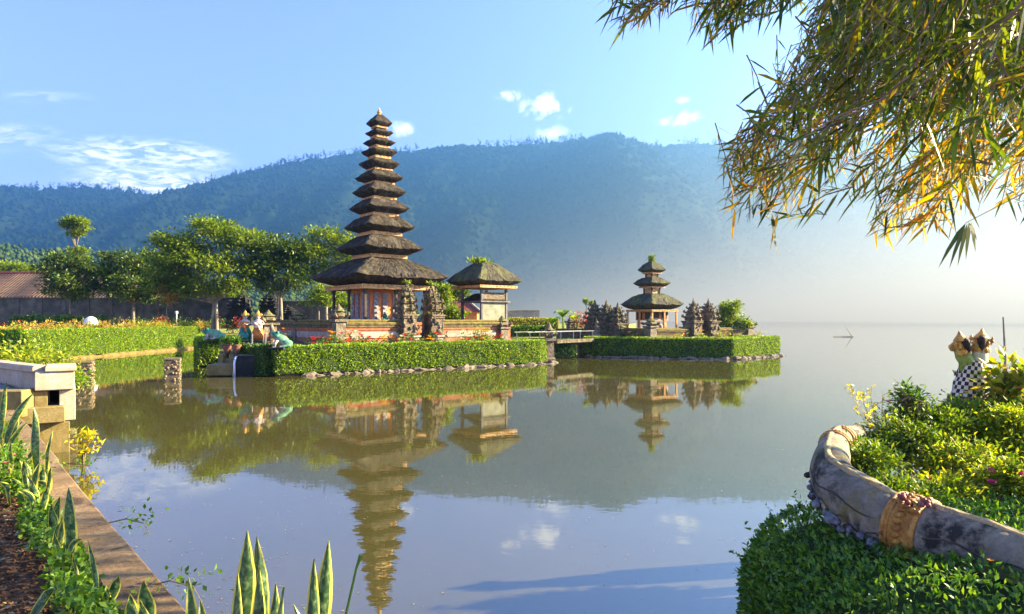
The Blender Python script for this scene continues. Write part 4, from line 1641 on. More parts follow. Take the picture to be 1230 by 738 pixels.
# ------------------------------------------------------------------ trees and garden plants
def crown_leaves(blobs_, rng, leaf, clumps, per, clump_r, wfac=.5, droop=.1, shell=.5, flat_=.6):
    P, D, N = [], [], []
    C = []
    tot = sum(b[3] * b[4] * b[5] for b in blobs_) ** (1 / 3)
    vol = [(b[3] * b[4] * b[5]) ** (2 / 3) for b in blobs_]
    for b, v in zip(blobs_, vol):
        n = max(4, int(clumps * v / sum(vol)))
        d = rand_dirs(rng, n)
        d[:, 2] = np.where(d[:, 2] < -.25, -d[:, 2] * .8, d[:, 2])
        r = rng.uniform(shell, 1.08, (n, 1))
        c = np.array(b[:3]) + d * r * np.array(b[3:6])
        C.append(c)
        cr = clump_r * rng.uniform(.6, 1.35, (n, 1, 1))
        k = rng.normal(size=(n, per, 3)) * cr * np.array([1, 1, flat_]) * .55
        p = c[:, None, :] + k
        dd = k / np.maximum(np.linalg.norm(k, axis=2, keepdims=True), 1e-6) * .8 + d[:, None, :] * .45 + rng.normal(size=(n, per, 3)) * .45
        nn = rng.normal(size=(n, per, 3)) * .5 + np.array([0, 0, 1.0]) + d[:, None, :] * .3
        P.append(p.reshape(-1, 3))
        D.append(dd.reshape(-1, 3))
        N.append(nn.reshape(-1, 3))
    P, D, N = np.concatenate(P), np.concatenate(D), np.concatenate(N)
    l = leaf * rng.uniform(.6, 1.35, len(P))
    V, Q = leaf_arrays(P, D, N, l, l * wfac, droop=droop)
    return V, Q, np.concatenate(C)


def tree(label, px, Y, zg, fork_py, crowns, leaf=.3, clumps=320, per=26, clump_r=.55, mat='tree_sun', trunk='trunk', tr=.22, seed=1, name='tree', stems=1, flat_=.55, shell=.5, group=None, lean=0.0):
    """crowns: (px, py, rx px, ry px, depth offset m)"""
    rng = np.random.default_rng(seed)
    rnd = random.Random(seed)
    bx = X(px, Y)
    t = thing(name, label, 'tree', (bx, Y, zg), 0, group)
    s = Y / F
    bl = []
    for (cx, cy_, rx_, ry_, dy) in crowns:
        bl.append(((cx - px) * s, dy, Z(cy_, Y) - zg, rx_ * s, rx_ * s * .85, ry_ * s))
    # ragged outline: smaller tufts push out of the main masses
    ex = []
    for b in bl:
        for k in range(5):
            d = rand_dirs(rng, 1)[0]
            d[2] = d[2] * .85 + .15
            q = rng.uniform(.28, .5)
            ex.append((b[0] + d[0] * b[3] * .95, b[1] + d[1] * b[4] * .95, b[2] + d[2] * b[5] * 1.05, b[3] * q, b[4] * q, b[5] * q))
    V, Q, C = crown_leaves([(b[0], b[1], b[2], b[3] * .92, b[4] * .92, b[5] * .95) for b in bl] + ex, rng, leaf * .92, int(clumps * .92), per, clump_r * .85, flat_=flat_, shell=shell)
    mb = MB()
    zf = Z(fork_py, Y) - zg
    fork = Vector((lean, 0, zf))
    for k in range(stems):
        ox = (k - (stems - 1) / 2) * tr * 2.0
        mb.tube([(ox * 1.4, 0, -.2), (ox * 1.0, .02, .15), (ox * .9 + lean * .4, 0, zf * .5), (ox * .5 + lean, .03, zf)], [tr * 1.5, tr * 1.15, tr * .9, tr * .8], 8)
    for b in bl:
        c = Vector(b[:3])
        a = fork
        mid = a.lerp(c, .5) + Vector((rnd.uniform(-.3, .3), rnd.uniform(-.3, .3), rnd.uniform(-.1, .4)))
        mb.tube([a - Vector((0, 0, tr)), mid, c], [tr * .62, tr * .40, tr * .16], 6)
        idx = [i for i in range(len(C)) if (Vector(C[i]) - c).length < max(b[3], b[5]) * 1.15]
        rnd.shuffle(idx)
        for i in idx[:12]:
            e = Vector(C[i])
            st = mid.lerp(c, rnd.uniform(.2, 1))
            m2 = st.lerp(e, .5) + Vector((rnd.uniform(-.15, .15), rnd.uniform(-.15, .15), rnd.uniform(-.05, .2)))
            mb.tube([st, m2, e], [tr * .2, tr * .13, tr * .05], 5)
    mb.jitter(tr * .25, 1.5)
    mb.build('trunk', M[trunk], t, smooth=True)
    np_mesh('crown', V, Q, M[mat], t)
    return t


def build_trees():
    tree('large spreading tree on two pale stems at the centre of the garden', 258, 62, 1.2, 362,
         [(255, 288, 40, 20, 0), (225, 300, 30, 18, -1), (285, 303, 30, 20, 1), (205, 320, 24, 18, 0), (240, 322, 40, 20, -1.5), (276, 326, 26, 18, 0), (215, 340, 22, 14, 1), (262, 276, 22, 10, .5), (190, 332, 16, 14, 0), (240, 350, 26, 10, 0), (212, 350, 24, 11, .5), (284, 344, 18, 10, 0), (194, 350, 16, 9, 0)],
         leaf=.34, clumps=620, per=30, clump_r=.75, tr=.17, stems=2, seed=11)
    tree('dark round-crowned tree between the spreading tree and the tall pagoda', 336, 64, 1.3, 358,
         [(330, 300, 30, 17, 0), (352, 306, 24, 18, 1), (318, 318, 24, 20, -1), (342, 328, 28, 18, 0), (306, 335, 18, 14, 0), (360, 338, 16, 16, .5), (326, 345, 16, 10, 0)],
         leaf=.34, clumps=430, per=28, clump_r=.7, mat='tree_mid', tr=.17, seed=12, stems=2)
    tree('airy tree behind the left edge of the tall pagoda', 392, 66, 1.3, 352,
         [(388, 290, 22, 13, 0), (410, 293, 18, 13, 1), (378, 305, 18, 14, -1), (398, 312, 22, 14, 0), (420, 306, 14, 12, 0), (376, 325, 14, 10, 0)],
         leaf=.32, clumps=250, per=24, clump_r=.6, mat='tree_sun', tr=.17, seed=13, shell=.6)
    tree('slender young tree beside the hall of the tall pagoda', 383, 60, 1.3, 372,
         [(383, 352, 14, 10, 0), (376, 362, 10, 7, 0), (392, 364, 10, 7, 0), (402, 356, 8, 8, .5)], leaf=.26, clumps=80, per=18, clump_r=.4, mat='tree_yellow', tr=.07, seed=14, shell=.4)
    tree('small bushy tree behind the posts of the tall pagoda hall', 410, 58, 1.3, 376,
         [(410, 362, 9, 9, 0), (418, 368, 8, 6, 0)], leaf=.26, clumps=50, per=18, clump_r=.4, mat='tree_yellow', tr=.06, seed=15, shell=.4)
    tree('tall thin tree with a small round top standing above the tiled roof', 91, 78, 1.4, 298,
         [(88, 268, 12, 7, 0), (95, 273, 12, 8, .3), (82, 272, 8, 5, 0), (93, 303, 7, 5, 0), (99, 311, 6, 4, 0), (90, 281, 6, 3, 0)], leaf=.30, clumps=130, per=24, clump_r=.42, mat='tree_sun', tr=.13, seed=16)
    tree('bushy dark tree in front of the tiled roof', 84, 66, 1.4, 358,
         [(75, 314, 18, 13, 0), (92, 322, 14, 12, .5), (62, 326, 16, 12, 0), (84, 340, 24, 16, -.5), (104, 328, 12, 12, 0), (72, 352, 18, 10, 0), (96, 356, 14, 9, .3)], leaf=.30, clumps=330, per=26, clump_r=.55, mat='tree_mid', tr=.10, seed=17)
    tree('wide dark tree between the tiled roof and the spreading tree', 160, 68, 1.4, 362,
         [(144, 316, 22, 11, 0), (168, 312, 16, 12, 1), (130, 330, 18, 12, 0), (160, 336, 28, 18, -1), (184, 338, 22, 18, .5), (146, 350, 22, 11, 0), (192, 352, 16, 12, 0), (124, 346, 14, 8, 0), (170, 356, 18, 10, -.5)],
         leaf=.34, clumps=400, per=28, clump_r=.65, mat='tree_mid', tr=.17, seed=18)
    tree('small orange-flowering tree before the dark wide tree', 200, 62, 1.4, 372, [(198, 352, 10, 9, 0), (206, 358, 8, 7, 0)], leaf=.26, clumps=50, per=20, clump_r=.4, mat='croton_mix', tr=.06, seed=19, shell=.3)
    tree('yellow-green tree glimpsed between the two central trunks', 278, 85, 1.5, 372, [(277, 350, 12, 10, 0), (284, 358, 10, 8, 0), (266, 358, 10, 8, 0)], leaf=.36, clumps=70, per=22, clump_r=.6, mat='tree_yellow', tr=.1, seed=20)
    for i, (px, py, r, lab) in enumerate(((-6, 322, 14, 'pale green treetop at the left end of the tiled roof'), (14, 324, 12, 'low pale green treetop just above the tiled roof'), (28, 326, 9, 'smallest pale treetop above the tiled roof'))):
        tree(lab, px, 105, 1.5, 350, [(px, py, r, 8, 0), (px + r, py + 5, r * .8, 6, 0)], leaf=.4, clumps=70, per=24, clump_r=.7, mat='tree_yellow', tr=.14, seed=21 + i)
    tree('slim bright conifer-like bush behind the right half of the split gate', 533, 50, 1.0, 388, [(533, 356, 5, 10, 0), (535, 370, 8, 10, 0), (531, 380, 9, 6, 0)], leaf=.24, clumps=80, per=24, clump_r=.35, mat='tree_yellow', tr=.06, seed=31, shell=.2, name='bush')
    tree('round green bush between the gate and the pavilion', 546, 49, 1.0, 390, [(546, 378, 12, 9, 0), (540, 383, 10, 6, 0)], leaf=.2, clumps=80, per=24, clump_r=.35, mat='tree_sun', tr=.05, seed=32, shell=.3, name='bush')
    tree('dark tree behind the gap between pagoda and pavilion', 527, 70, 1.2, 380, [(524, 350, 12, 9, 0), (538, 352, 12, 10, 0), (530, 362, 14, 8, 0), (552, 356, 9, 8, 0)], leaf=.34, clumps=110, per=24, clump_r=.6, mat='tree_mid', tr=.12, seed=33)
    tree('round sunny bush at the right of the small temple gate', 872, 52, .7, 392, [(868, 378, 12, 9, 0), (878, 370, 9, 8, 0), (866, 388, 10, 7, 0), (882, 388, 12, 7, .3), (892, 391, 7, 5, 0), (876, 381, 13, 9, 0)], leaf=.2, clumps=210, per=26, clump_r=.38, mat='tree_yellow', tr=.08, seed=34, name='bush', shell=.35)


M['tree_mid'] = leafmat('mid_tree_leaf', [(.02, .05, .008), (.045, .09, .010), (.08, .13, .012), (.13, .17, .018)], .3)


def small_bush(label, px, Y, zg, w, h, mat, leaf=.14, n=420, seed=1, name='bush', group=None, flower=None, nf=0, fsize=.1, cat='bush'):
    rng = np.random.default_rng(seed)
    t = thing(name, label, cat, (X(px, Y), Y, zg), 0, group)
    bl = [(0, 0, h * .5, w, w * .8, h * .5), (w * .35, .1, h * .42, w * .6, w * .5, h * .45), (-w * .4, -.05, h * .4, w * .6, w * .5, h * .42)]
    V, Q, C = crown_leaves(bl, rng, leaf, max(12, n // 14), 14, leaf * 2.2, shell=.35, flat_=.7)
    np_mesh('foliage', V, Q, M[mat], t)
    mb = MB()
    for i in range(5):
        a = i * 1.3 + seed
        mb.tube([(0, 0, -.05), (math.cos(a) * w * .3, math.sin(a) * w * .25, h * .35), (math.cos(a) * w * .55, math.sin(a) * w * .4, h * .8)], [.03, .02, .008], 5)
    mb.build('stem', M['twig'], t)
    if flower:
        for i in range(nf):
            d = rand_dirs(rng, 1)[0]
            d[2] = abs(d[2])
            d[1] = -abs(d[1]) if rng.uniform() < .7 else d[1]
            c = np.array([0, 0, h * .5]) + d * np.array([w * 1.05, w * .9, h * .58])
            P = np.tile(c, (7, 1))
            a = np.arange(7) * 2 * PI / 7
            Dd = np.stack([np.cos(a), np.sin(a), np.full(7, .5)], 1)
            V, Q = leaf_arrays(P, Dd, np.tile(np.array([0, 0, 1.0]), (7, 1)), fsize, fsize * .7)
            np_mesh('flower', V, Q, M[flower], t)
    return t


def build_garden():
    # compound wall
    Y = 73.0
    def cwall(label, pa, pb, ya, yb, y_top, y_bot, mat, n, group=None):
        a, b = Vector((X(pa, ya), ya, 0)), Vector((X(pb, yb), yb, 0))
        mid = (a + b) / 2
        L = (b - a).length
        z0, z1 = Z(y_bot, ya) - .8, Z(y_top, ya)
        t = thing('compound_wall', label, 'wall', (mid.x, mid.y, 0), math.atan2(b.y - a.y, b.x - a.x), group)
        mb = MB()
        mb.box((0, 0, (z0 + z1) / 2), (L, .3, z1 - z0))
        mb.build('panel', M[mat], t)
        mb = MB()
        mb.box((0, 0, z1 + .06), (L + .1, .5, .14), bev=.03)
        mb.jitter(.03, 1)
        mb.build('coping', M[mat], t)
        for i in range(n):
            u = -L / 2 + (i + .5) * L / n
            mb = MB()
            mb.box((u, -.02, (z0 + z1) / 2 - .02), (.45, .46, z1 - z0 - .05), bev=.02)
            mb.build('pilaster', M[mat], t)
        return t
    cwall('long dark garden wall with pilasters below the tiled roof', -20, 288, 73, 73, 359, 386, 'wall_dark', 11)
    cwall('dark garden wall section right of the black split gate', 338, 410, 73, 73, 363, 386, 'wall_dark', 3)
    cwall('pale weathered wall behind the pavilion', 600, 648, 75, 75, 374, 392, 'wall_pale', 3)
    # big tiled building
    Y = 84
    xa, xb = X(-60, Y), X(152, Y)
    t = thing('building', 'long building with a brown tiled roof behind the garden wall', 'building', ((xa + xb) / 2, Y, 1.2))
    L = xb - xa
    zr, ze = Z(326, Y) - 1.2, Z(357, Y) - 1.2
    mb = MB()
    mb.box((0, 3.2, ze / 2), (L - 1.2, 6.4, ze))
    mb.build('wall', M['wall_dark'], t)
    mb = MB()
    rs = 4.4
    mb.add([(L / 2, 9.6, ze - .1), (-L / 2, 9.6, ze - .1), (-L / 2, rs, zr), (L / 2, rs, zr), (-L / 2, -1.2, ze - .3), (L / 2, -1.2, ze - .3), (L / 2, -1.2, ze - .1), (-L / 2, -1.2, ze - .1)],
           [(0, 1, 2, 3), (6, 0, 3), (7, 2, 1), (4, 5, 6, 7)])
    nx = int(L / .075)
    cols = []
    sl = (zr - ze + .1) / (rs + 1.2)
    rows_ = 16
    for i in range(nx + 1):
        x = -L / 2 + L * i / nx
        for j in range(rows_ + 1):
            q = j / rows_
            y = -1.25 + (rs + 1.25) * q
            w = .055 * math.sin(2 * PI * x / .42) + .03 * (1 if j % 2 else 0) + .05 * noise.noise(Vector((x * .3, y * .5, 2)))
            cols.append((x, y, ze - .1 + (y + 1.2) * sl + .05 + w))
    fs = []
    m_ = rows_ + 1
    for i in range(nx):
        for j in range(rows_):
            fs.append((i * m_ + j, (i + 1) * m_ + j, (i + 1) * m_ + j + 1, i * m_ + j + 1))
    mb.add(cols, fs)
    r = mb.build('roof', M['tile'], t)
    mb = MB()
    mb.tube([(-L / 2 + .2, rs, zr + .05), (L / 2 - .2, rs, zr + .05)], .2, 8)
    mb.build('ridge', M['red_tile'], r)
    # lower dark roof to its right
    Y = 79
    xa, xb = X(100, Y), X(186, Y)
    t = thing('building', 'low outbuilding with a dark roof and red eave beside the tiled building', 'building', ((xa + xb) / 2, Y, 1.2))
    L = xb - xa
    zr, ze = Z(343, Y) - 1.2, Z(359, Y) - 1.2
    mb = MB()
    mb.box((0, 2.2, ze / 2), (L - 1, 3.6, ze))
    mb.build('wall', M['wall_dark'], t)
    mb = MB()
    mb.add([(-L / 2, -.6, ze), (L / 2, -.6, ze), (L / 2 - 1.2, 2.2, zr), (-L / 2 + .3, 2.2, zr), (L / 2, 5, ze), (-L / 2, 5, ze)], [(0, 1, 2, 3), (3, 2, 4, 5), (1, 4, 2), (0, 3, 5), (0, 5, 4, 1)])
    mb.build('roof', M['tile'], t)
    mb = MB()
    mb.box((0, -.62, ze - .06), (L, .08, .16))
    mb.build('eave_board', M['red_tile'], t)
    # red roofed house seen past the pavilion
    Y = 80
    t = thing('house', 'small house with a steep red roof behind the open pavilion', 'house', (X(556, Y), Y, 1.0))
    s = Y / F
    ze, zr = Z(375, Y) - 1, Z(351, Y) - 1
    mb = MB()
    mb.box((0, 2.5, ze / 2), (34 * s, 5, ze))
    mb.build('wall', M['orange_panel'], t)
    mb = MB()
    a, r0 = 22 * s, -12 * s
    mb.add([(-a, -.5, ze), (a, -.5, ze), (r0 + .4, 2.5, zr), (r0, 2.5, zr), (a, 5.5, ze), (-a, 5.5, ze)], [(0, 1, 2, 3), (3, 2, 4, 5), (1, 4, 2), (0, 3, 5), (5, 4, 1, 0)])
    r = mb.build('roof', M['red_tile'], t)
    mb = MB()
    mb.tube([(-a, -.5, ze + .05), (r0, 2.45, zr + .08)], .13, 6)
    mb.tube([(a, -.5, ze + .05), (r0 + .4, 2.45, zr + .08)], .13, 6)
    mb.build('hip_ridge', M['pale_panel'], r)
    # black split gate in the garden wall
    for px, sp, lab in ((291, 1, 'left half of the black split gate in the garden wall'), (323.5, -1, 'right half of the black split gate in the garden wall')):
        build_tower(px, 72, 388, 350, 1.15, 0, lab, split=sp, mat='black_stone', seed=40 + sp)
    build_tower(345, 68, 390, 366, .9, 0, 'squat dark shrine pillar right of the black split gate', mat='black_stone', seed=45, name='shrine_pillar')
    # lamp, dome
    Yl = 66
    t = thing('garden_lamp', 'short pale garden lamp post on the lawn near the spreading tree', 'lamp', (X(212, Yl), Yl, 1.15))
    h = Z(374, Yl) - 1.15
    mb = MB()
    mb.tube([(0, 0, 0), (0, 0, h - .25)], .06, 10)
    mb.build('post', M['metal_post'], t)
    mb = MB()
    mb.lathe([(.10, h - .28), (.14, h - .24), (.14, h - .06), (.17, h - .04), (.10, h), (.01, h + .02)], 12)
    mb.build('lamp_head', M['white_plastic'], t)
    Yd = 50
    mb = MB()
    r = 8 / F * Yd
    mb.lathe([(r * 1.0, 0), (r * 1.02, r * .25), (r * .95, r * .6), (r * .78, r * .95), (r * .5, r * 1.2), (r * .2, r * 1.32), (.01, r * 1.34)], 24)
    o = mb.build('dome', M['white_plastic'], smooth=True, loc=(X(109, Yd), Yd, Z(391, Yd)))
    tag(o, 'round white dome lying among the flowers before the dark hedge', 'dome')
    # planting behind the left bank hedge: many low plants in drifts
    rng = np.random.default_rng(6)
    kinds = [('hedge_yellow', 'yellow-leaved'), ('croton_pale', 'pale orange-leaved'), ('hedge', 'bright green'), ('croton_mix', 'rusty-leaved')]
    spots = []
    for i in range(46):
        px = 2 + i * 5.4 + rng.uniform(-2, 2)
        Yb = 34 + rng.uniform(0, 18)
        if px > 190:
            Yb = 52 + rng.uniform(0, 8)
        spots.append((px, Yb))
    for i, (px, Yb) in enumerate(spots):
        if X(px, Yb) > -29.6:
            Yb = max(Yb, -30.4 / ((px - 615) / F))
        k = [0, 0, 1, 2, 3, 1][i % 6] if px < 150 else [0, 0, 2, 1, 0][i % 5]
        s = Yb / F
        h = max(.55, 1.0 + rng.uniform(-.1, .25) + (Yb - 36) * .01)
        fl = ['red_flower', None, 'yellow_flower', None, 'red_flower', 'white_flower', None][i % 7]
        small_bush(f'low {kinds[k][1]} garden plant in the flower bed behind the left bank hedge', px, Yb, 1.12, 4.5 * s * 1.5, h, kinds[k][0], leaf=.15, n=330, seed=100 + i, name='garden_plant', group=f'{kinds[k][1]} garden plants of the left flower bed', flower=fl, nf=3 if fl else 0, fsize=.14, cat='garden plant')
    # shrubs along the foot of the compound wall
    for i in range(26):
        px = 4 + i * 11.3 + rng.uniform(-4, 4)
        m, d = [('tree_deep', 'dark green'), ('croton_red', 'reddish'), ('tree_mid', 'leafy green'), ('azalea_deep', 'mid green')][i % 4]
        small_bush(f'{d} shrub at the foot of the dark garden wall', px, 69 + rng.uniform(-3, 2), 1.15, rng.uniform(.5, 1.0), rng.uniform(.9, 1.9), m, leaf=.2, n=260, seed=200 + i, name='shrub', group=f'{d} shrubs along the dark garden wall', flower='pink_flower' if i in (0, 1, 23, 24) else None, nf=8, fsize=.16, cat='shrub')
    # flower bed between front hedge and temple wall
    for i in range(19):
        a = 2.4 + i * .52
        if a > 9.2:
            a += 1.3
        p = isl(a + rng.uniform(-.12, .12), 1.6 + rng.uniform(-.2, .5))
        c = ['red_flower', 'red_flower', 'yellow_flower', 'red_flower', 'white_flower'][i % 5]
        nm = {'red_flower': 'red', 'yellow_flower': 'yellow', 'white_flower': 'white'}[c]
        small_bush(f'{nm}-flowering plant in the bed between the front hedge and the temple wall', 615 + p.x / p.y * F, p.y, .55, .34, rng.uniform(1.05, 1.5), 'ground_leaf' if i % 3 else 'azalea_deep', leaf=.12, n=200, seed=300 + i, name='flowering_plant', group=f'{nm}-flowering plants before the tall pagoda', flower=c, nf=7, fsize=.17, cat='flower')
    for i in range(5):
        p = isl(.9 + i * .5, 3.0 + i * 1.2)
        small_bush('yellow and red flowering plant before the shaded wall behind the frog', 615 + p.x / p.y * F, p.y, .55, .5, 1.1 + .08 * i, 'tree_deep', leaf=.13, n=300, seed=330 + i, name='flowering_plant', group='plants before the shaded wall behind the frog', flower=['yellow_flower', 'red_flower'][i % 2], nf=6, fsize=.12, cat='flower')
    p = isl(12.0, 1.9)
    small_bush('tall yellow-leaved plant against the wall below the pavilion', 615 + p.x / p.y * F, p.y, .55, .5, 1.75, 'azalea', leaf=.13, n=330, seed=341, name='bush')
    # right island flowers
    for i, (px, Yf, c, lab) in enumerate(((760, 47.0, 'yellow_flower', 'yellow-flowering plant before the shaded small temple wall'), (818, 46.4, 'red_flower', 'red-flowering plant at the left foot of the small temple gate'), (842, 47.2, 'yellow_flower', 'yellow-flowering plant in the small temple gateway'),
                                          (862, 48.0, 'red_flower', 'red-flowering plant at the right foot of the small temple gate'), (872, 48.2, 'yellow_flower', 'yellow-flowering plant before the right part of the small temple wall'), (909, 49.5, 'pink_flower', 'pink-flowering plant at the right tip of the small temple island'))):
        small_bush(lab, px, Yf, .6, .36, 1.15, 'azalea', leaf=.12, n=180, seed=350 + i, name='flowering_plant', flower=c, nf=5, fsize=.12, cat='flower')
    # banana plants and crotons behind the footbridge
    for i, (px, Yb, h, lab) in enumerate(((676, 56, 3.0, 'large banana plant behind the footbridge'), (690, 57, 2.4, 'smaller banana plant right of the large one, behind the footbridge'), (664, 58, 2.1, 'lowest banana plant, left of the large one behind the footbridge'))):
        t = thing('banana_plant', lab, 'plant', (X(px, Yb), Yb, .9))
        mb = MB()
        mb.tube([(0, 0, -.1), (.05, 0, h * .33), (.0, 0, h * .64)], [.14, .11, .06], 8)
        mb.build('stem', M['banana'], t)
        rn = random.Random(i + 9)
        for k in range(8):
            a = k * 2.4 + i
            L = rn.uniform(1.0, 1.6)
            mb = MB()
            pts = []
            for q in range(7):
                u = q / 6
                pts.append(Vector((math.cos(a) * L * u * .8, math.sin(a) * L * u * .8, h * .62 + L * (1.25 * u - 1.0 * u * u))))
            sd = Vector((-math.sin(a), math.cos(a), 0))
            for q in range(6):
                w0 = .34 * math.sin(PI * min(1, (q + .15) / 6) ** .8)
                w1 = .34 * math.sin(PI * min(1, (q + 1.0) / 6) ** .8)
                mb.add([pts[q] - sd * w0, pts[q], pts[q + 1], pts[q + 1] - sd * w1], [(0, 1, 2, 3)])
                mb.add([pts[q], pts[q] + sd * w0 + Vector((0, 0, .03)), pts[q + 1] + sd * w1 + Vector((0, 0, .03)), pts[q + 1]], [(0, 1, 2, 3)])
            mb.build('leaf', M['banana'], t)
    for i, (px, Yb, h, m, lab) in enumerate(((691, 53, 2.4, 'croton_mix', 'narrow rusty croton left of the dark red one'), (702, 53, 2.35, 'croton_red', 'narrow dark red croton just left of the leftmost dark tower'))):
        small_bush(lab, px, Yb, .8, .32, h, m, leaf=.2, n=330, seed=360 + i, name='croton', cat='shrub')
    for i, (px, py, lab) in enumerate(((704, 362, 'taller bright pompom plant above the dark red croton'), (710.5, 365, 'shorter bright pompom plant beside the leftmost dark tower'))):
        Yb = 54
        t = thing('papyrus_plant', lab, 'plant', (X(px, Yb), Yb, .8))
        h = Z(py, Yb) - .8
        mb = MB()
        mb.tube([(0, 0, 0), (.03, 0, h * .6), (0, 0, h)], .025, 5)
        mb.build('stem', M['tree_yellow'], t)
        rg = np.random.default_rng(i)
        P = np.tile(np.array([0, 0, h]), (90, 1))
        D = rand_dirs(rg, 90)
        V, Q = leaf_arrays(P, D, rand_dirs(rg, 90), .36, .05, droop=.2)
        np_mesh('tuft', V, Q, M['tree_yellow'], t)
    # little dark pagoda lantern and the stone things by the bridge
    stone_post(684.5, 52.5, 400, 381, 'small dark stone lantern between banana plant and rusty croton', mat='candi_dark', w=.2, name='stone_lantern')
    stone_post(659.5, 43.0, 436, 387, 'carved stone post at the left end of the footbridge', mat='candi', w=.26, rz=.3, name='bridge_post')
    # footbridge
    Yb = 45.5
    xa, xb = X(661, 43.2), X(706, 48)
    t = thing('footbridge', 'low stone footbridge with grey rails joining the two islands', 'bridge', (xa, 43.4, 0), math.atan2(3.6, xb - xa))
    L = math.hypot(xb - xa, 3.6)
    mb = MB()
    mb.box((L / 2, 0, 1.12), (L, 1.1, .16), bev=.02)
    mb.box((L / 2, -.5, 1.22), (L, .12, .10), bev=.01)
    mb.build('deck', M['candi_dark'], t)
    for s in (-.5, .5):
        for z in (1.78,):
            mb = MB()
            mb.tube([(-3.0, s, z), (L * .95, s, z)], .026, 8)
            mb.build('rail', M['grey_rail'], t)
        for k in range(4):
            mb = MB()
            mb.tube([(-2.8 + k * (L + 2.4) / 3, s, 1.15), (-2.8 + k * (L + 2.4) / 3, s, 1.78)], .03, 8)
            mb.build('rail_post', M['grey_rail'], t)
    mb = MB()
    mb.box((0, 0, .4), (1.3, 1.2, 1.6), bev=.05)
    mb.jitter(.06, 2)
    o = mb.build('bridge_pier', M['candi_dark'], loc=(X(696, 47.4), 47.6, 0), rz=.3)
    tag(o, 'dark stone pier at the right end of the footbridge', 'pier')
    mb = MB()
    mb.box((0, 0, .75), (2.6, .5, 1.0), bev=.04)
    mb.box((0, 0, 1.32), (2.7, .6, .14), bev=.03)
    mb.jitter(.04, 2)
    o = mb.build('terrace_wall', M['candi_dark'], loc=(X(689, 51.5), 51.5, .5), rz=.2)
    tag(o, 'dark mossy terrace wall below the banana plants', 'wall')


build_hedges()
build_trees()
build_garden()

# ------------------------------------------------------------------ fountain, statues, posts
def remesh(mb, name, mats, parent, voxel=.03, smooth=True, picker=None):
    """melt overlapping lumps into one continuous skin"""
    me = mb.mesh(name + '_lumps', mats[0])
    o = bpy.data.objects.new(name, me)
    COL.objects.link(o)
    md = o.modifiers.new('skin', 'REMESH')
    md.mode = 'VOXEL'
    md.voxel_size = voxel
    sm = o.modifiers.new('soft', 'SMOOTH')
    sm.iterations = 3
    dg = bpy.context.evaluated_depsgraph_get()
    me2 = bpy.data.meshes.new_from_object(o.evaluated_get(dg))
    o.modifiers.clear()
    o.data = me2
    bpy.data.meshes.remove(me)
    me2.materials.clear()
    for m in mats:
        me2.materials.append(m)
    if picker:
        me2.polygons.foreach_set('material_index', [picker(p.center, p.normal) for p in me2.polygons])
    else:
        me2.polygons.foreach_set('material_index', [0] * len(me2.polygons))
    me2.polygons.foreach_set('use_smooth', [smooth] * len(me2.polygons))
    me2.update()
    if parent:
        o.parent = parent
    return o


def frog(label, px, Y, z, s, rz, upright=True):
    t = thing('frog_statue', label, 'statue', (X(px, Y), Y, z), rz)
    mb = MB()
    R = Matrix.Rotation(-.62 if upright else -.22, 4, 'Y')
    B = Matrix.Translation((0, 0, .30 * s if upright else .24 * s)) @ R
    mb.ball((0, 0, 0), (.40 * s, .30 * s, .25 * s), n=16, m=10, M=B)
    mb.ball((.36 * s, 0, .04 * s), (.24 * s, .25 * s, .16 * s), n=16, m=10, M=B)
    mb.ball((-.28 * s, 0, -.04 * s), (.22 * s, .26 * s, .20 * s), n=14, m=8, M=B)
    for k in (-1, 1):
        mb.ball((.36 * s, k * .15 * s, .17 * s), .085 * s, n=10, m=8, M=B)
        mb.tube([(.22 * s, k * .24 * s, .30 * s), (.30 * s, k * .32 * s, .16 * s), (.30 * s, k * .30 * s, .02 * s), (.42 * s, k * .34 * s, .015 * s)], [.09 * s, .07 * s, .055 * s, .05 * s], 8)
        mb.ball((-.22 * s, k * .28 * s, .17 * s), (.24 * s, .12 * s, .17 * s), n=12, m=8)
        mb.tube([(-.34 * s, k * .34 * s, .10 * s), (-.05 * s, k * .40 * s, .045 * s), (.12 * s, k * .40 * s, .03 * s)], [.07 * s, .06 * s, .05 * s], 8)
    Bi = B.inverted()

    def pick(c, n):
        q = Bi @ Vector(c)
        if q.z < -.04 * s and q.x > -.15 * s:
            return 2
        if q.x > .28 * s and q.z > .02 * s:
            return 1
        return 0
    remesh(mb, 'body', [M['jade'], M['jade_dark'], M['frog_belly']], t, .028 * s, picker=pick)
    for k in (-1, 1):
        mb = MB()
        mb.ball((.40 * s, k * .20 * s, .19 * s), .045 * s, n=8, m=6, M=B)
        mb.build('eye', M['black_hair'], t, True)
    return t


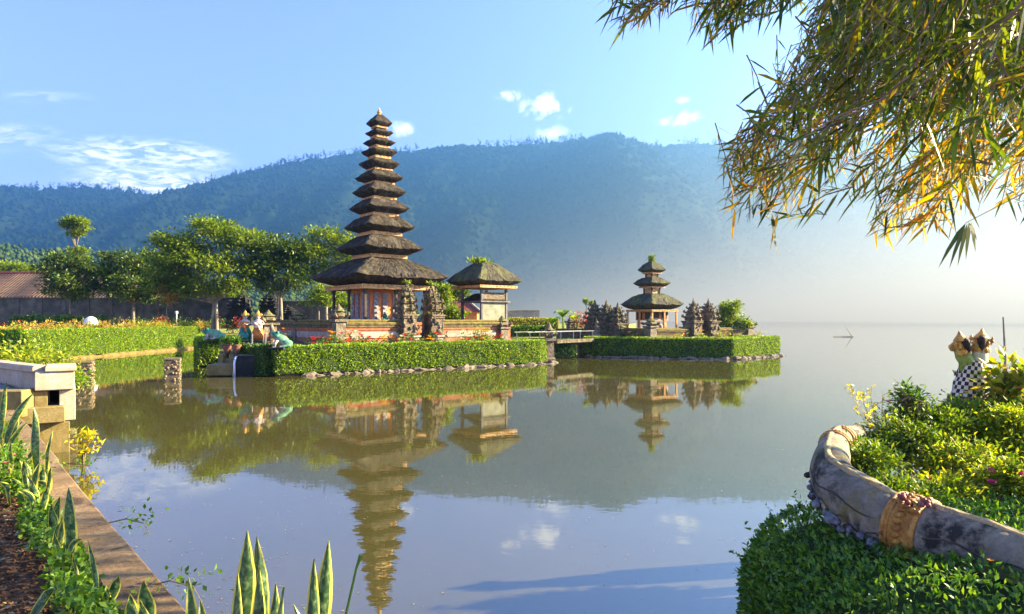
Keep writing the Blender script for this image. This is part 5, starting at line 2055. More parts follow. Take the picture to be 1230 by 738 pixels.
def deity(label, px, Y, z0, z1, lower, upper, rz, seed):
    H = z1 - z0
    t = thing('deity_statue', label, 'statue', (X(px, Y), Y, z0), rz)
    h = lambda k: k * H
    mb = MB()
    n = 22
    mb.lathe([(.20 * H, 0), (.235 * H, h(.05)), (.22 * H, h(.16)), (.17 * H, h(.30)), (.13 * H, h(.40))], n)
    mb.v = [(p[0] * (1 + .08 * math.sin(math.atan2(p[1], p[0]) * 7)), p[1] * (1 + .08 * math.sin(math.atan2(p[1], p[0]) * 7)), p[2]) for p in mb.v]
    mb.jitter(.03, 5, seed)
    mb.build('robe', M[lower], t, True)
    mb = MB()
    mb.lathe([(.13 * H, h(.39)), (.115 * H, h(.46)), (.135 * H, h(.56)), (.15 * H, h(.63)), (.09 * H, h(.675)), (.05 * H, h(.70)), (.05 * H, h(.73))], 14, sy=.72)
    mb.ball((0, 0, h(.77)), (.068 * H, .072 * H, .08 * H), n=12, m=8)
    mb.ball((0, -.075 * H, h(.765)), (.014 * H, .02 * H, .02 * H), n=6, m=4)
    for k in (-1, 1):
        mb.tube([(k * .135 * H, 0, h(.63)), (k * .20 * H, -.04 * H, h(.53)), (k * .13 * H, -.14 * H, h(.50)), (k * .05 * H, -.16 * H, h(.53))], [.045 * H, .038 * H, .03 * H, .03 * H], 8)
        mb.ball((k * .07 * H, 0, h(.76)), (.02 * H, .02 * H, .03 * H), n=6, m=5)
    remesh(mb, 'body', [M['white_paint']], t, .016 * H)
    mb = MB()
    mb.lathe([(.125 * H, h(.36)), (.150 * H, h(.42)), (.135 * H, h(.50)), (.150 * H, h(.57)), (.145 * H, h(.61))], 16, sy=.76)
    mb.tube([(-.15 * H, -.02 * H, h(.62)), (-.06 * H, -.13 * H, h(.54)), (.06 * H, -.15 * H, h(.44)), (.12 * H, -.16 * H, h(.25))], [.03 * H, .035 * H, .035 * H, .03 * H], 7)
    mb.jitter(.02, 7, seed)
    mb.build('sash', M[upper], t, True)
    mb = MB()
    mb.lathe([(.078 * H, h(.80)), (.10 * H, h(.825)), (.085 * H, h(.845)), (.092 * H, h(.87)), (.06 * H, h(.89)), (.066 * H, h(.915)), (.038 * H, h(.935)), (.04 * H, h(.955)), (.005 * H, h(1.0))], 12)
    for k in (-1, 1):
        mb.tube([(k * .08 * H, 0, h(.80)), (k * .13 * H, 0, h(.84)), (k * .12 * H, 0, h(.90))], [.03 * H, .025 * H, .008 * H], 6)
    mb.build('crown', M['gold'], t)
    mb = MB()
    for k in (-1, 1):
        mb.ball((k * .03 * H, -.062 * H, h(.785)), (.012 * H, .008 * H, .008 * H), n=6, m=4)
    mb.ball((0, -.068 * H, h(.735)), (.02 * H, .008 * H, .006 * H), n=6, m=4)
    mb.build('painted_face', M['black_hair'], t)
    return t


def build_fountain():
    # stone outlet with steps
    t = thing('fountain', 'dark stone water outlet with yellowish steps between the two hedges', 'fountain', (0, 0, 0))
    xa, xb = X(284, 30.7), X(307, 30.7)
    mb = MB()
    mb.box(((xa + xb) / 2 + .1, 31.6, .43), (xb - xa + .2, 1.9, .96), bev=.03)
    mb.jitter(.02, 2)
    mb.build('basin_wall', M['black_stone'], t)
    mb = MB()
    mb.box(((xa + xb) / 2 + .1, 31.6, .925), (xb - xa + .24, 1.95, .05), bev=.015)
    mb.build('basin_rim', M['wall_dark'], t)
    x0, x1 = X(263, 31.2), X(282, 31.2)
    mb = MB()
    w = x1 - x0
    mb.box((x0 + w * .16, 31.6, .45), (w * .34, 1.0, 1.0), bev=.02)
    mb.box((x0 + w * .84, 31.6, .45), (w * .32, 1.0, 1.0), bev=.02)
    mb.box((x0 + w * .5, 31.65, .35), (w * .36, .9, .8), bev=.02)
    mb.build('spout_block', M['mossy_concrete'], t)
    x0, x1 = X(251, 30.7), X(283.5, 30.7)
    mb = MB()
    mb.box(((x0 + x1) / 2, 30.85, .27), (x1 - x0, .8, .5), bev=.03)
    mb.jitter(.015, 2)
    mb.build('step', M['mossy_concrete'], t)
    mb = MB()
    mb.box(((x0 + x1) / 2 + .05, 30.87, .535), (x1 - x0 - .2, .5, .02))
    mb.build('step_top', M['paving'], t)  # bluish-grey sheet over the step's upper face
    # falling water
    mb = MB()
    xw = X(281, 30.35)
    mb.tube([(xw, 30.75, .88), (xw, 30.52, .84), (xw, 30.40, .6), (xw, 30.38, .3), (xw, 30.37, -.02)], [.05, .05, .045, .05, .07], 8)
    mb.jitter(.012, 6)
    o = mb.build('water_spout', M['falling_water'], smooth=True)
    tag(o, 'thin white stream of water falling from the stone outlet', 'water jet')
    # planters
    for px, Y, zb, lab in ((273, 31.5, .965, 'wide brown pot with a spindly plant, left of the two at the fountain'), (284, 31.2, .955, 'round brown pot with a gold-tipped rim, right of the two at the fountain')):
        s = Y / F
        t = thing('flower_pot', lab, 'plant pot', (X(px, Y), Y, zb))
        mb = MB()
        mb.lathe([(2.6 * s, 0), (4.2 * s, 4 * s), (5.2 * s, 9 * s), (5.5 * s, 10 * s), (5.9 * s, 10.2 * s), (5.9 * s, 11.4 * s), (5.2 * s, 11.4 * s), (4.9 * s, 10.3 * s)], 18)
        mb.build('pot', M['terracotta'], t, True)
        rng = np.random.default_rng(int(px))
        n = 150
        P = rng.normal(0, 2.2 * s, (n, 3)) + np.array([0, 0, 14 * s])
        D = rng.normal(size=(n, 3)) * .6 + np.array([0, 0, .8])
        V, Q = leaf_arrays(P, D, rand_dirs(rng, n), 6 * s, 2.2 * s)
        np_mesh('plant', V, Q, M['azalea_deep'], t)
        mb = MB()
        mb.tube([(0, 0, 10 * s), (1.0 * s, 0, 18 * s), (.4 * s, 0, 24 * s)], [.03, .02, .01], 5)
        mb.build('stem', M['twig'], t)
    # statues with pedestals
    for px, lo, up, lab, rz in ((294.5, 'teal_robe', 'orange_robe', 'painted deity statue in a teal robe, left of the pair above the fountain', -.15), (310, 'orange_robe', 'mixed_robe', 'painted deity statue in an orange robe, right of the pair above the fountain', .1)):
        Y = 33.2
        zb, zt = Z(407.5, Y), Z(373, Y)
        deity(lab, px, Y, zb, zt, lo, up, rz, px)
        t = thing('pedestal', 'dark carved stone pedestal under the ' + ('teal-robed' if px < 300 else 'orange-robed') + ' statue', 'pedestal', (X(px, Y), Y, .5))
        w = 6.6 * Y / F
        H = zb - .5
        mb = MB()
        mb.sq([(w * 1.05, 0), (w * 1.05, H * .5), (w * .85, H * .55), (w * .85, H * .88), (w * 1.1, H * .92), (w * 1.1, H)])
        ornate(mb, w * .9, H * .55, H * .88, np.random.default_rng(int(px)), 14, .7)
        mb.jitter(.02, 5)
        mb.build('shaft', M['candi_dark'], t)
    # slim grey post beside the pedestals, rough carved stone by the frog
    for px, lab in ((302.5, 'slim grey post between the two painted statues'), (318.5, 'slim grey post right of the orange-robed statue')):
        Y = 32.6
        mb = MB()
        mb.tube([(0, 0, .5), (0, 0, Z(401, Y))], .055, 8)
        o = mb.build('post', M['grey_rail'], loc=(X(px, Y), Y, 0))
        tag(o, lab, 'post')
    Y = 33.0
    t = thing('guardian_statue', 'weathered leaning stone guardian between orange-robed statue and green frog', 'statue', (X(326.5, Y), Y, .5), -.3)
    k = Y / F
    mb = MB()
    H = Z(388, Y) - .5
    mb.lathe([(7 * k, 0), (7 * k, H * .3), (5 * k, H * .4), (4.6 * k, H * .55), (3.4 * k, H * .64), (4.2 * k, H * .72), (2.6 * k, H * .80), (2.2 * k, H * .88), (.6 * k, H)], 10)
    mb.tube([(3 * k, 0, H * .6), (6 * k, -.1, H * .66), (5 * k, -.15, H * .8)], [.08, .06, .03], 6)
    mb.jitter(.07, 4)
    mb.build('figure', M['carved_stone'], t, True)
    # tall dark shrine post behind
    Yp = 35
    stone_post(322, Yp, 412, 372, 'dark mossy shrine post behind the orange-robed statue', mat='candi_dark', w=.34)
    frog('pale-bellied green frog statue sitting upright on the hedge corner', 339, 30.6, 1.29, 1.0, RAD(197), True)
    frog('crouching green frog statue on the dark-ended hedge left of the fountain', 258, 37.2, 1.47, 1.12, RAD(190), False)
    mb = MB()
    mb.box((0, 0, 0), (.7, .8, .1), bev=.02)
    o = mb.build('slab', M['black_stone'], loc=(X(335, 30.5), 30.5, 1.26))
    tag(o, 'dark stone slab under the upright frog', 'slab')
    # posts standing in the water
    for px, yb, yt, lab, sd in ((101.5, 462.5, 434.5, 'square stone post standing in the water nearest the concrete abutment', 2), (207.5, 457.5, 430.5, 'square stone post standing in the water nearer the fountain', 5)):
        Y = 2050 / (yb - 385)
        t = thing('water_post', lab, 'stone post', (X(px, Y), Y, 0), RAD(22))
        h = Z(yt, Y)
        mb = MB()
        w = .56
        for j in range(5):
            pass
        mb.box((0, 0, (h - 1.2) / 2), (w, w, h + 1.2), bev=.04)
        rn = random.Random(sd)
        for i in range(130):
            sgn = rn.choice((0, 1, 2, 3))
            u, z = rn.uniform(-w / 2, w / 2), rn.uniform(0, h - .06)
            c = [(u, -w / 2), (w / 2, u), (u, w / 2), (-w / 2, u)][sgn]
            r = rn.uniform(.025, .055)
            mb.ball((c[0], c[1], z), (r, r, r), 1, n=6, m=4)
        mb.build('shaft', [M['wet_stone'], M['pebble']], t)
        mb = MB()
        mb.box((0, 0, h - .03), (w + .05, w + .05, .09), bev=.02)
        mb.jitter(.015, 5, px)
        mb.build('cap', M['wet_stone'], t)
    # poles standing in the lake
    Y = 102
    mb = MB()
    mb.tube([(X(1001, Y), Y, .06), (X(1012, Y), Y + .3, .10), (X(1025, Y), Y, .06)], .055, 6)
    mb.tube([(X(1024, Y), Y, .05), (X(1020, Y), Y, .7), (X(1016, Y), Y, 1.5)], [.055, .05, .03], 6)
    o = mb.build('branch', M['stick'])
    tag(o, 'bare branch lying in the lake far out in the mist', 'branch')
    Y = 36
    mb = MB()
    mb.tube([(X(1207.5, Y), Y, -1), (X(1207.5, Y), Y, .6), (X(1206.5, Y), Y, 1.5), (X(1205, Y), Y, Z(381, Y))], [.07, .065, .055, .035], 8)
    o = mb.build('pole', M['stick'])
    tag(o, 'thin pole standing in the lake right of the two-headed statue', 'pole')


M['wet_stone'] = surf('wet_stone', [(.05, .038, .026), (.10, .075, .05), (.15, .12, .08)], 4, .9, .8, 20)
M['pebble'] = surf('pebble', [(.10, .07, .04), (.22, .16, .09), (.36, .28, .17)], 7, .85, .5, 20)


def falling():
    m, t = new_mat('falling_water')
    p = t.new('ShaderNodeBsdfPrincipled', inp={'Base Color': (.75, .80, .86, 1), 'Roughness': .25})
    p.inputs['Transmission Weight'].default_value = .35
    finish(t, p.outputs[0])
    return m


M['falling_water'] = falling()


def build_abutment():
    # concrete bridge head at the end of the bank
    ox, oy = X(66, 12.8), 12.8
    rz = RAD(33)
    t = thing('bridge_abutment', 'stepped concrete block at the end of the bank beside the water', 'abutment', (ox, oy, 0), rz)
    k = 12.8 / F
    zz = lambda y: CAMZ + (385 - y) * k
    kx = k / 1.2
    mb = MB()
    mb.box((.0, .45, (zz(447) + zz(469)) / 2), (48 * kx, .9, zz(447) - zz(469)), bev=.015)
    mb.build('top_block', M['concrete'], t)
    mb = MB()
    mb.box((.09, .44, zz(443.5)), (38 * kx, .96, 7 * k), bev=.02)
    mb.build('coping', M['concrete'], t)
    mb = MB()
    mb.box((15 * kx, .5, (zz(469) + zz(507)) / 2 - .004), (20 * kx, .8, zz(469) - zz(507)), bev=.015)
    mb.build('right_pier', M['concrete'], t)
    mb = MB()
    mb.box((-17 * kx, .48, (zz(469) + zz(489)) / 2 - .004), (16 * kx, .74, zz(469) - zz(489) - .008), bev=.015)
    mb.build('left_pier', M['mossy_concrete'], t)
    mb = MB()
    mb.box((0, .8, (zz(469) + zz(489)) / 2), (20 * kx, .1, zz(469) - zz(489) - .01))
    mb.build('recess', M['black_stone'], t)  # black panel stands in for the shade inside the hole
    mb = MB()
    mb.box((-18 * kx, .36, (zz(488) + zz(508)) / 2), (60 * kx, .86, zz(488) - zz(508)), bev=.02)
    mb.build('beam', M['mossy_concrete'], t)
    mb = MB()
    mb.box((-12 * kx, .45, (zz(508) - .6) / 2), (60 * kx, .7, zz(508) + .6), bev=.02)
    mb.build('footing', M['mossy_concrete'], t)
    mb = MB()
    mb.box((19 * kx, .55, -.1), (18 * kx, .6, .9), bev=.06)
    mb.jitter(.08, 3)
    mb.build('rock', M['candi_dark'], t)
    # low wall leading back from it
    a, b = Vector((X(43, 12.9), 13.1, 0)), Vector((-15.5, 19.6, 0))
    c = (a + b) / 2
    L = (b - a).length
    t = thing('parapet_wall', 'low curved concrete parapet running back from the abutment', 'wall', (0, 0, 0))
    n = 8
    P = []
    n = 24
    for i in range(n + 1):
        u = i / n
        P.append(a.lerp(b, u) + Vector((.35, .3, 0)) * math.sin(PI * u) * -.9)

    def sweep(w, z0, z1, name):
        mb = MB()
        vv = []
        for i, p in enumerate(P):
            d = (P[min(i + 1, n)] - P[max(i - 1, 0)]).normalized()
            s_ = Vector((-d.y, d.x, 0)) * w / 2
            c_ = min(.03, w * .15)
            si = s_ * (1 - 2 * c_ / w)
            for q, z in ((s_, z0), (s_, z1 - c_), (si, z1), (-si, z1), (-s_, z1 - c_), (-s_, z0)):
                vv.append((p.x + q.x, p.y + q.y, z))
        ff = []
        for i in range(n):
            for j in range(6):
                ff.append((i * 6 + j, i * 6 + (j + 1) % 6, (i + 1) * 6 + (j + 1) % 6, (i + 1) * 6 + j))
        ff.append(tuple(range(5, -1, -1)))
        ff.append(tuple(n * 6 + j for j in range(6)))
        mb.add(vv, ff)
        mb.jitter(.006, 3)
        mb.build(name, M['concrete'], t)
    sweep(.22, .5, 1.52, 'wall_face')
    sweep(.34, 1.515, 1.63, 'coping')
    mb = MB()
    a2, b2 = Vector((-11.4, 12.2, 0)), Vector((X(40, 12.7), 12.7, 0))
    mb.box(((a2.x + b2.x) / 2, 12.42, .98), ((b2 - a2).length, .5, .5), rz=.13, bev=.02)
    o = mb.build('path_edge', M['mossy_concrete'])
    tag(o, 'mossy concrete edge of the paved way beside the abutment', 'kerb')
    small_bush('yellow-green leafy shrub spilling over the parapet behind the abutment', 50, 16.0, .9, .75, .85, 'azalea', leaf=.10, n=1500, seed=401, name='shrub', cat='shrub')
    small_bush('leafy shrub left of the parapet end with pale flowers', 22, 18.0, .9, .8, 1.0, 'azalea', leaf=.11, n=1300, seed=402, name='shrub', flower='white_flower', nf=10, fsize=.06, cat='shrub')
    small_bush('low green shrub closest to the water behind the abutment', 73, 14.6, .9, .45, .62, 'hedge', leaf=.09, n=900, seed=403, name='shrub', cat='shrub')
    # yellow water-side plant
    Y = 11.9
    t = thing('yellow_plant', 'bright yellow-leaved plant growing at the foot of the abutment', 'plant', (X(100, Y), Y, .1))
    t.scale = (.6, .6, .62)
    rng = np.random.default_rng(31)
    n = 90
    P = np.stack([rng.normal(.04, .20, n), rng.normal(0, .16, n), rng.uniform(.12, .72, n)], 1)
    D = rng.normal(size=(n, 3)) * .7 + np.array([.3, -.2, .5])
    V, Q = leaf_arrays(P, D, rand_dirs(rng, n), rng.uniform(.14, .30, n), rng.uniform(.07, .12, n), droop=.2)
    np_mesh('foliage', V, Q, M['yellow_leaf'], t)
    mb = MB()
    for i in range(9):
        q = P[i]
        mb.tube([(0, 0, -.2), (q[0] * .4, q[1] * .4, q[2] * .5), tuple(q)], [.02, .016, .008], 5)
    mb.build('stem', M['twig'], t)


# ------------------------------------------------------------------ near bank planting
def blade_mesh(base, tip, width, bend, twist=.4, face=None, n=12, fold=.25):
    base, tip = Vector(base), Vector(tip)
    ax = tip - base
    L = ax.length
    d = ax.normalized()
    side = Vector(face) if face else Vector((1, 0, 0))
    side = (side - d * side.dot(d)).normalized()
    nrm = d.cross(side)
    V, Fc, UV = [], [], []
    m = 5
    for i in range(n + 1):
        u = i / n
        w = width * (.58 + .42 * min(1, u / .5)) * (1 - max(0, (u - .66) / .34) ** 1.9) * .5
        w *= 1 + .07 * math.sin(u * 14 + L * 30) * u
        w = max(w, .0012)
        a = twist * (u - .3)
        c = base + ax * u + Vector(bend) * (u ** 2 - u) * -3.6
        s_ = side * math.cos(a) + nrm * math.sin(a)
        nn = nrm * math.cos(a) - side * math.sin(a)
        wav = .016 * math.sin(u * 9 + L * 7)
        for j in range(m):
            q = j / (m - 1) * 2 - 1
            V.append(c + s_ * (q * w) + nn * (abs(q) ** 1.6 * w * fold + wav * abs(q)))
            UV.append((j / (m - 1), u * L / .9))
    for i in range(n):
        for j in range(m - 1):
            Fc.append((i * m + j, i * m + j + 1, (i + 1) * m + j + 1, (i + 1) * m + j))
    return V, Fc, UV


def add_blade(parent, V, Fc, UV, mat=None, name='leaf'):
    me = bpy.data.meshes.new(name)
    me.from_pydata([tuple(v) for v in V], [], Fc)
    uv = me.uv_layers.new(name='UVMap')
    for p in me.polygons:
        for li in p.loop_indices:
            uv.data[li].uv = UV[me.loops[li].vertex_index]
    me.materials.append(mat or M['snake'])
    me.polygons.foreach_set('use_smooth', [True] * len(me.polygons))
    o = bpy.data.objects.new(name, me)
    COL.objects.link(o)
    o.parent = parent
    return o


GZ = .80


def snake_plant(label, blades, group=None):
    """blades: (base px, tip px, tip py, depth, width, (bend x, bend y, bend z), twist)"""
    b0 = blades[0]
    Y = b0[3]
    org = Vector((X(b0[0], Y), Y, GZ))
    t = thing('snake_plant', label, 'snake plant', org, 0, group)
    rs = random.Random(int(b0[0] * 7 + b0[3] * 100))
    extra = []
    for k in range(1):
        b = rs.choice(blades)
        yb = b[3] + rs.uniform(-.12, .2)
        extra.append((b[0] + rs.uniform(-16, 16), b[1] + rs.uniform(-26, 26), b[2] + rs.uniform(14, 60) * 5 / (yb + 2), yb, b[4] * rs.uniform(.6, .9), (rs.uniform(-.06, .08), rs.uniform(-.03, .03), rs.uniform(0, .08)), rs.uniform(.2, 1.5)))
    for (bp, tp, ty, Yb, w, bend, tw) in list(blades) + extra:
        base = Vector((X(bp, Yb), Yb, GZ - .02))
        tip = W(tp, ty, Yb + .05)
        V, Fc, UV = blade_mesh(base - org, tip - org, w, bend, tw)
        add_blade(t, V, Fc, UV)
    return t


def build_snake_plants():
    z = (0, 0, 0)
    snake_plant('snake plant at the left frame edge with a long leaf arching right', [
        (2, 8, 458, 7.6, .075, (-.05, 0, 0), .4), (6, 41, 472, 7.5, .075, (-.12, 0, .06), .9), (-4, -6, 470, 7.6, .07, z, .2), (-10, 22, 498, 7.5, .06, (.05, 0, 0), .5), (0, 33, 508, 7.3, .05, (-.05, 0, .08), 1.2)])
    snake_plant('snake plant with one tall dark green leaf beside the pink flowers', [
        (41, 40, 490, 6.7, .085, (.02, 0, 0), .3), (55, 63, 518, 6.6, .045, (-.03, 0, 0), .5), (34, 24, 552, 6.6, .055, (.04, 0, .05), 1.0), (47, 52, 560, 6.5, .06, z, .8)])
    snake_plant('snake plant with a pale cream leaf near the left edge', [
        (12, 13, 530, 6.6, .055, z, .2), (22, 28, 552, 6.4, .06, (.03, 0, 0), .6), (10, -4, 580, 6.2, .05, (.05, 0, .08), 1.0), (30, 12, 575, 6.3, .05, (.02, 0, .05), .8)])
    snake_plant('dense snake plant clump with drooping striped leaves by the soil', [
        (36, 48, 556, 5.9, .065, (-.03, 0, 0), .5), (44, 33, 571, 5.8, .06, (.03, 0, 0), .8), (40, 20, 590, 5.7, .05, (.06, 0, .09), 1.1), (48, 58, 585, 5.7, .06, (-.02, 0, 0), .6), (33, 30, 565, 5.9, .06, z, .2), (52, 62, 560, 6.0, .05, (.0, 0, .03), .4)])
    snake_plant('snake plant with yellow upright leaves behind the tall dark leaf', [
        (56, 62, 606, 4.95, .07, (.02, 0, 0), .5), (63, 72, 596, 5.0, .06, (-.02, 0, 0), .9), (58, 55, 632, 4.8, .075, z, .4), (68, 79, 612, 4.9, .055, z, .7), (60, 24, 660, 4.7, .04, (.05, 0, .1), 1.2)])
    snake_plant('snake plant with the tallest dark banded leaf over the ground cover', [
        (78, 82, 586, 4.45, .085, (.02, 0, 0), .3), (72, 86, 610, 4.5, .04, (-.05, 0, .02), .9), (82, 108, 650, 4.4, .035, (-.06, 0, .12), 1.2), (70, 66, 640, 4.4, .05, z, .5)])
    snake_plant('low snake plant with curled brown-edged leaves at the frame bottom', [
        (100, 142, 690, 3.85, .06, (.05, 0, 0), 1.2), (96, 128, 706, 3.8, .055, (.06, 0, 0), 1.5), (110, 106, 650, 3.9, .03, (.03, 0, 0), .8), (30, 66, 706, 3.7, .05, (0, 0, .05), 1.1)])
    snake_plant('single upright snake plant with yellow-edged leaf at the frame bottom', [
        (168, 174, 697, 3.45, .09, (.01, 0, 0), .2), (185, 168, 720, 3.4, .05, z, .7)])
    snake_plant('pointed snake plant leaf close to the kerb corner', [
        (232, 226, 694, 3.0, .055, (.02, 0, 0), .4), (238, 240, 720, 3.0, .05, (.03, 0, 0), .8)])
    snake_plant('foreground snake plant with two tall notched leaves before the water', [
        (240, 297, 637, 2.55, .085, (.05, 0, 0), .5), (258, 309, 645, 2.62, .075, (.08, 0, 0), .9), (262, 312, 682, 2.5, .06, (.05, 0, 0), .8), (250, 286, 690, 2.5, .05, (.03, 0, 0), .6)])
    snake_plant('short broken snake plant with ragged brown tips before the water', [
        (285, 332, 702, 2.5, .065, (.04, 0, 0), .7), (290, 342, 706, 2.45, .035, (.02, 0, .03), 1.0), (280, 316, 716, 2.5, .055, (.02, 0, 0), .5)])
    snake_plant('foreground snake plant with one long leaning pointed leaf', [
        (338, 395, 650, 2.5, .075, (.03, 0, 0), .5), (342, 378, 672, 2.45, .06, (.03, 0, 0), .8)])
    # bare flower stalk
    mb = MB()
    a, b = Vector((X(350, 2.45), 2.45, GZ)), W(432, 669, 2.5)
    mb.tube([a, a.lerp(b, .5) + Vector((.02, 0, -.02)), a.lerp(b, .95), b + Vector((.004, 0, .006))], [.007, .006, .005, .008], 6)
    o = mb.build('plant_stalk', M['hedge_deep'])
    tag(o, 'thin bare green stalk leaning right beside the snake plants', 'stalk')


def in_band(rng, n, y0, y1, o0, o1):
    y = rng.uniform(y0, y1, n)
    o = rng.uniform(o0, o1, n)
    return np.stack([1.39 - .838 * y - o * .766, y - o * .643], 1), o


def build_ground_cover():
    rng = np.random.default_rng(17)
    n = 21000
    P2, o = in_band(rng, n, 2.2, 11.8, .30, .95)
    h = .06 + .34 * fbm(P2[:, 0] * 2.2, P2[:, 1] * 2.2, 3, 4) * np.clip((o - .25) / .25, 0, 1) * np.clip((1.05 - o) / .3, 0, 1)
    edge = fbm(P2[:, 0] * 1.7 + 9, P2[:, 1] * 1.7, 3, 14)
    keep = (o < .54 + .34 * (edge - .4)) | (P2[:, 1] > 7.4 + 3 * (edge - .5))
    P2, h = P2[keep], h[keep]
    n = len(P2)
    P = np.concatenate([P2, (GZ + h * rng.uniform(.25, 1, n) ** .6)[:, None]], 1)
    D = rng.normal(size=(n, 3)) * .7 + np.array([.15, -.1, .35])
    N = rng.normal(size=(n, 3)) * .45 + np.array([0, 0, 1.0])
    L = rng.uniform(.03, .065, n)
    V, Q = leaf_arrays(P, D, N, L, L * .7)
    stuff(np_mesh('ground_cover', V, Q, M['ground_leaf']))
    # sparse green seedlings and litter on the soil
    n = 900
    P2, o = in_band(rng, n, 2.6, 10.5, .5, .85)
    keep = fbm(P2[:, 0] * 3, P2[:, 1] * 3, 2, 24) > .56
    P2 = P2[keep]
    n = len(P2)
    P = np.concatenate([P2, np.full((n, 1), GZ + .012)], 1)
    D = rng.normal(size=(n, 3)) * np.array([1, 1, .15])
    V, Q = leaf_arrays(P, D, np.tile(np.array([0, 0, 1.0]), (n, 1)) + rng.normal(size=(n, 3)) * .2, rng.uniform(.03, .07, n), rng.uniform(.012, .03, n))
    stuff(np_mesh('leaf_litter', V, Q, M['litter']))
    # clods of soil
    C, o = in_band(rng, 1600, 2.6, 9.5, .48, .82)
    r = rng.uniform(.006, .028, len(C))
    V, Q = blobs(np.concatenate([C, np.full((len(C), 1), GZ)], 1), np.stack([r, r, r * .7], 1), rng)
    stuff(np_mesh('soil_clods', V, Q, M['soil']))
    # pink flowering plants
    for i in range(15):
        y = 6.6 + i * .32
        o = rng.uniform(.4, 1.0)
        x = 1.39 - .838 * y - o * .766
        yy = y - o * .643
        small_bush('low pink-flowering plant on the near bank behind the snake plants', 615 + x / yy * F, yy, GZ - .02, .24, rng.uniform(.34, .5), 'ground_leaf', leaf=.06, n=420, seed=420 + i, name='flowering_plant', group='pink-flowering plants of the near bank', flower='pink_flower', nf=7, fsize=.035, cat='flower')
    # little creeper on the kerb
    for k, (px, py, Y, lab) in enumerate(((165, 632, 5.45, 'small creeper with yellow tips hanging over the kerb'), (98, 572, 7.6, 'little green weed on the kerb near the abutment'), (222, 712, 4.15, 'small dark weed growing over the kerb at the frame bottom'))):
        t = thing('creeper', lab, 'plant', (X(px, Y) - .1, Y, .88))
        n = 46
        P = np.stack([rng.normal(.08, .11, n), rng.normal(0, .08, n), rng.normal(.02, .05, n)], 1)
        V, Q = leaf_arrays(P, rand_dirs(rng, n) + np.array([.3, 0, .2]), rand_dirs(rng, n) + np.array([0, 0, .8]), .045, .028)
        np_mesh('foliage', V, Q, M['ground_leaf'], t)
        mb = MB()
        mb.tube([(-.15, 0, .0), (0, .02, .03), (.15, 0, .0), (.22, -.02, -.1)], [.006, .005, .004, .002], 5)
        mb.build('stem', M['twig'], t)


M['litter'] = leafmat('litter_leaf', [(.10, .06, .03), (.20, .13, .06), (.30, .24, .14), (.08, .14, .02)], .1)


# ------------------------------------------------------------------ the stone serpent and its planter
def spline(pts, rad, n):
    out, ro = [], []
    m = len(pts)
    for i in range(n + 1):
        u = i / n * (m - 1)
        k = min(int(u), m - 2)
        f = u - k
        p0, p1, p2, p3 = pts[max(k - 1, 0)], pts[k], pts[k + 1], pts[min(k + 2, m - 1)]
        q = .5 * ((2 * p1) + (p2 - p0) * f + (2 * p0 - 5 * p1 + 4 * p2 - p3) * f * f + (3 * p1 - p0 - 3 * p2 + p3) * f ** 3)
        out.append(q)
        ro.append(rad[k] * (1 - f) + rad[k + 1] * f)
    return out, ro


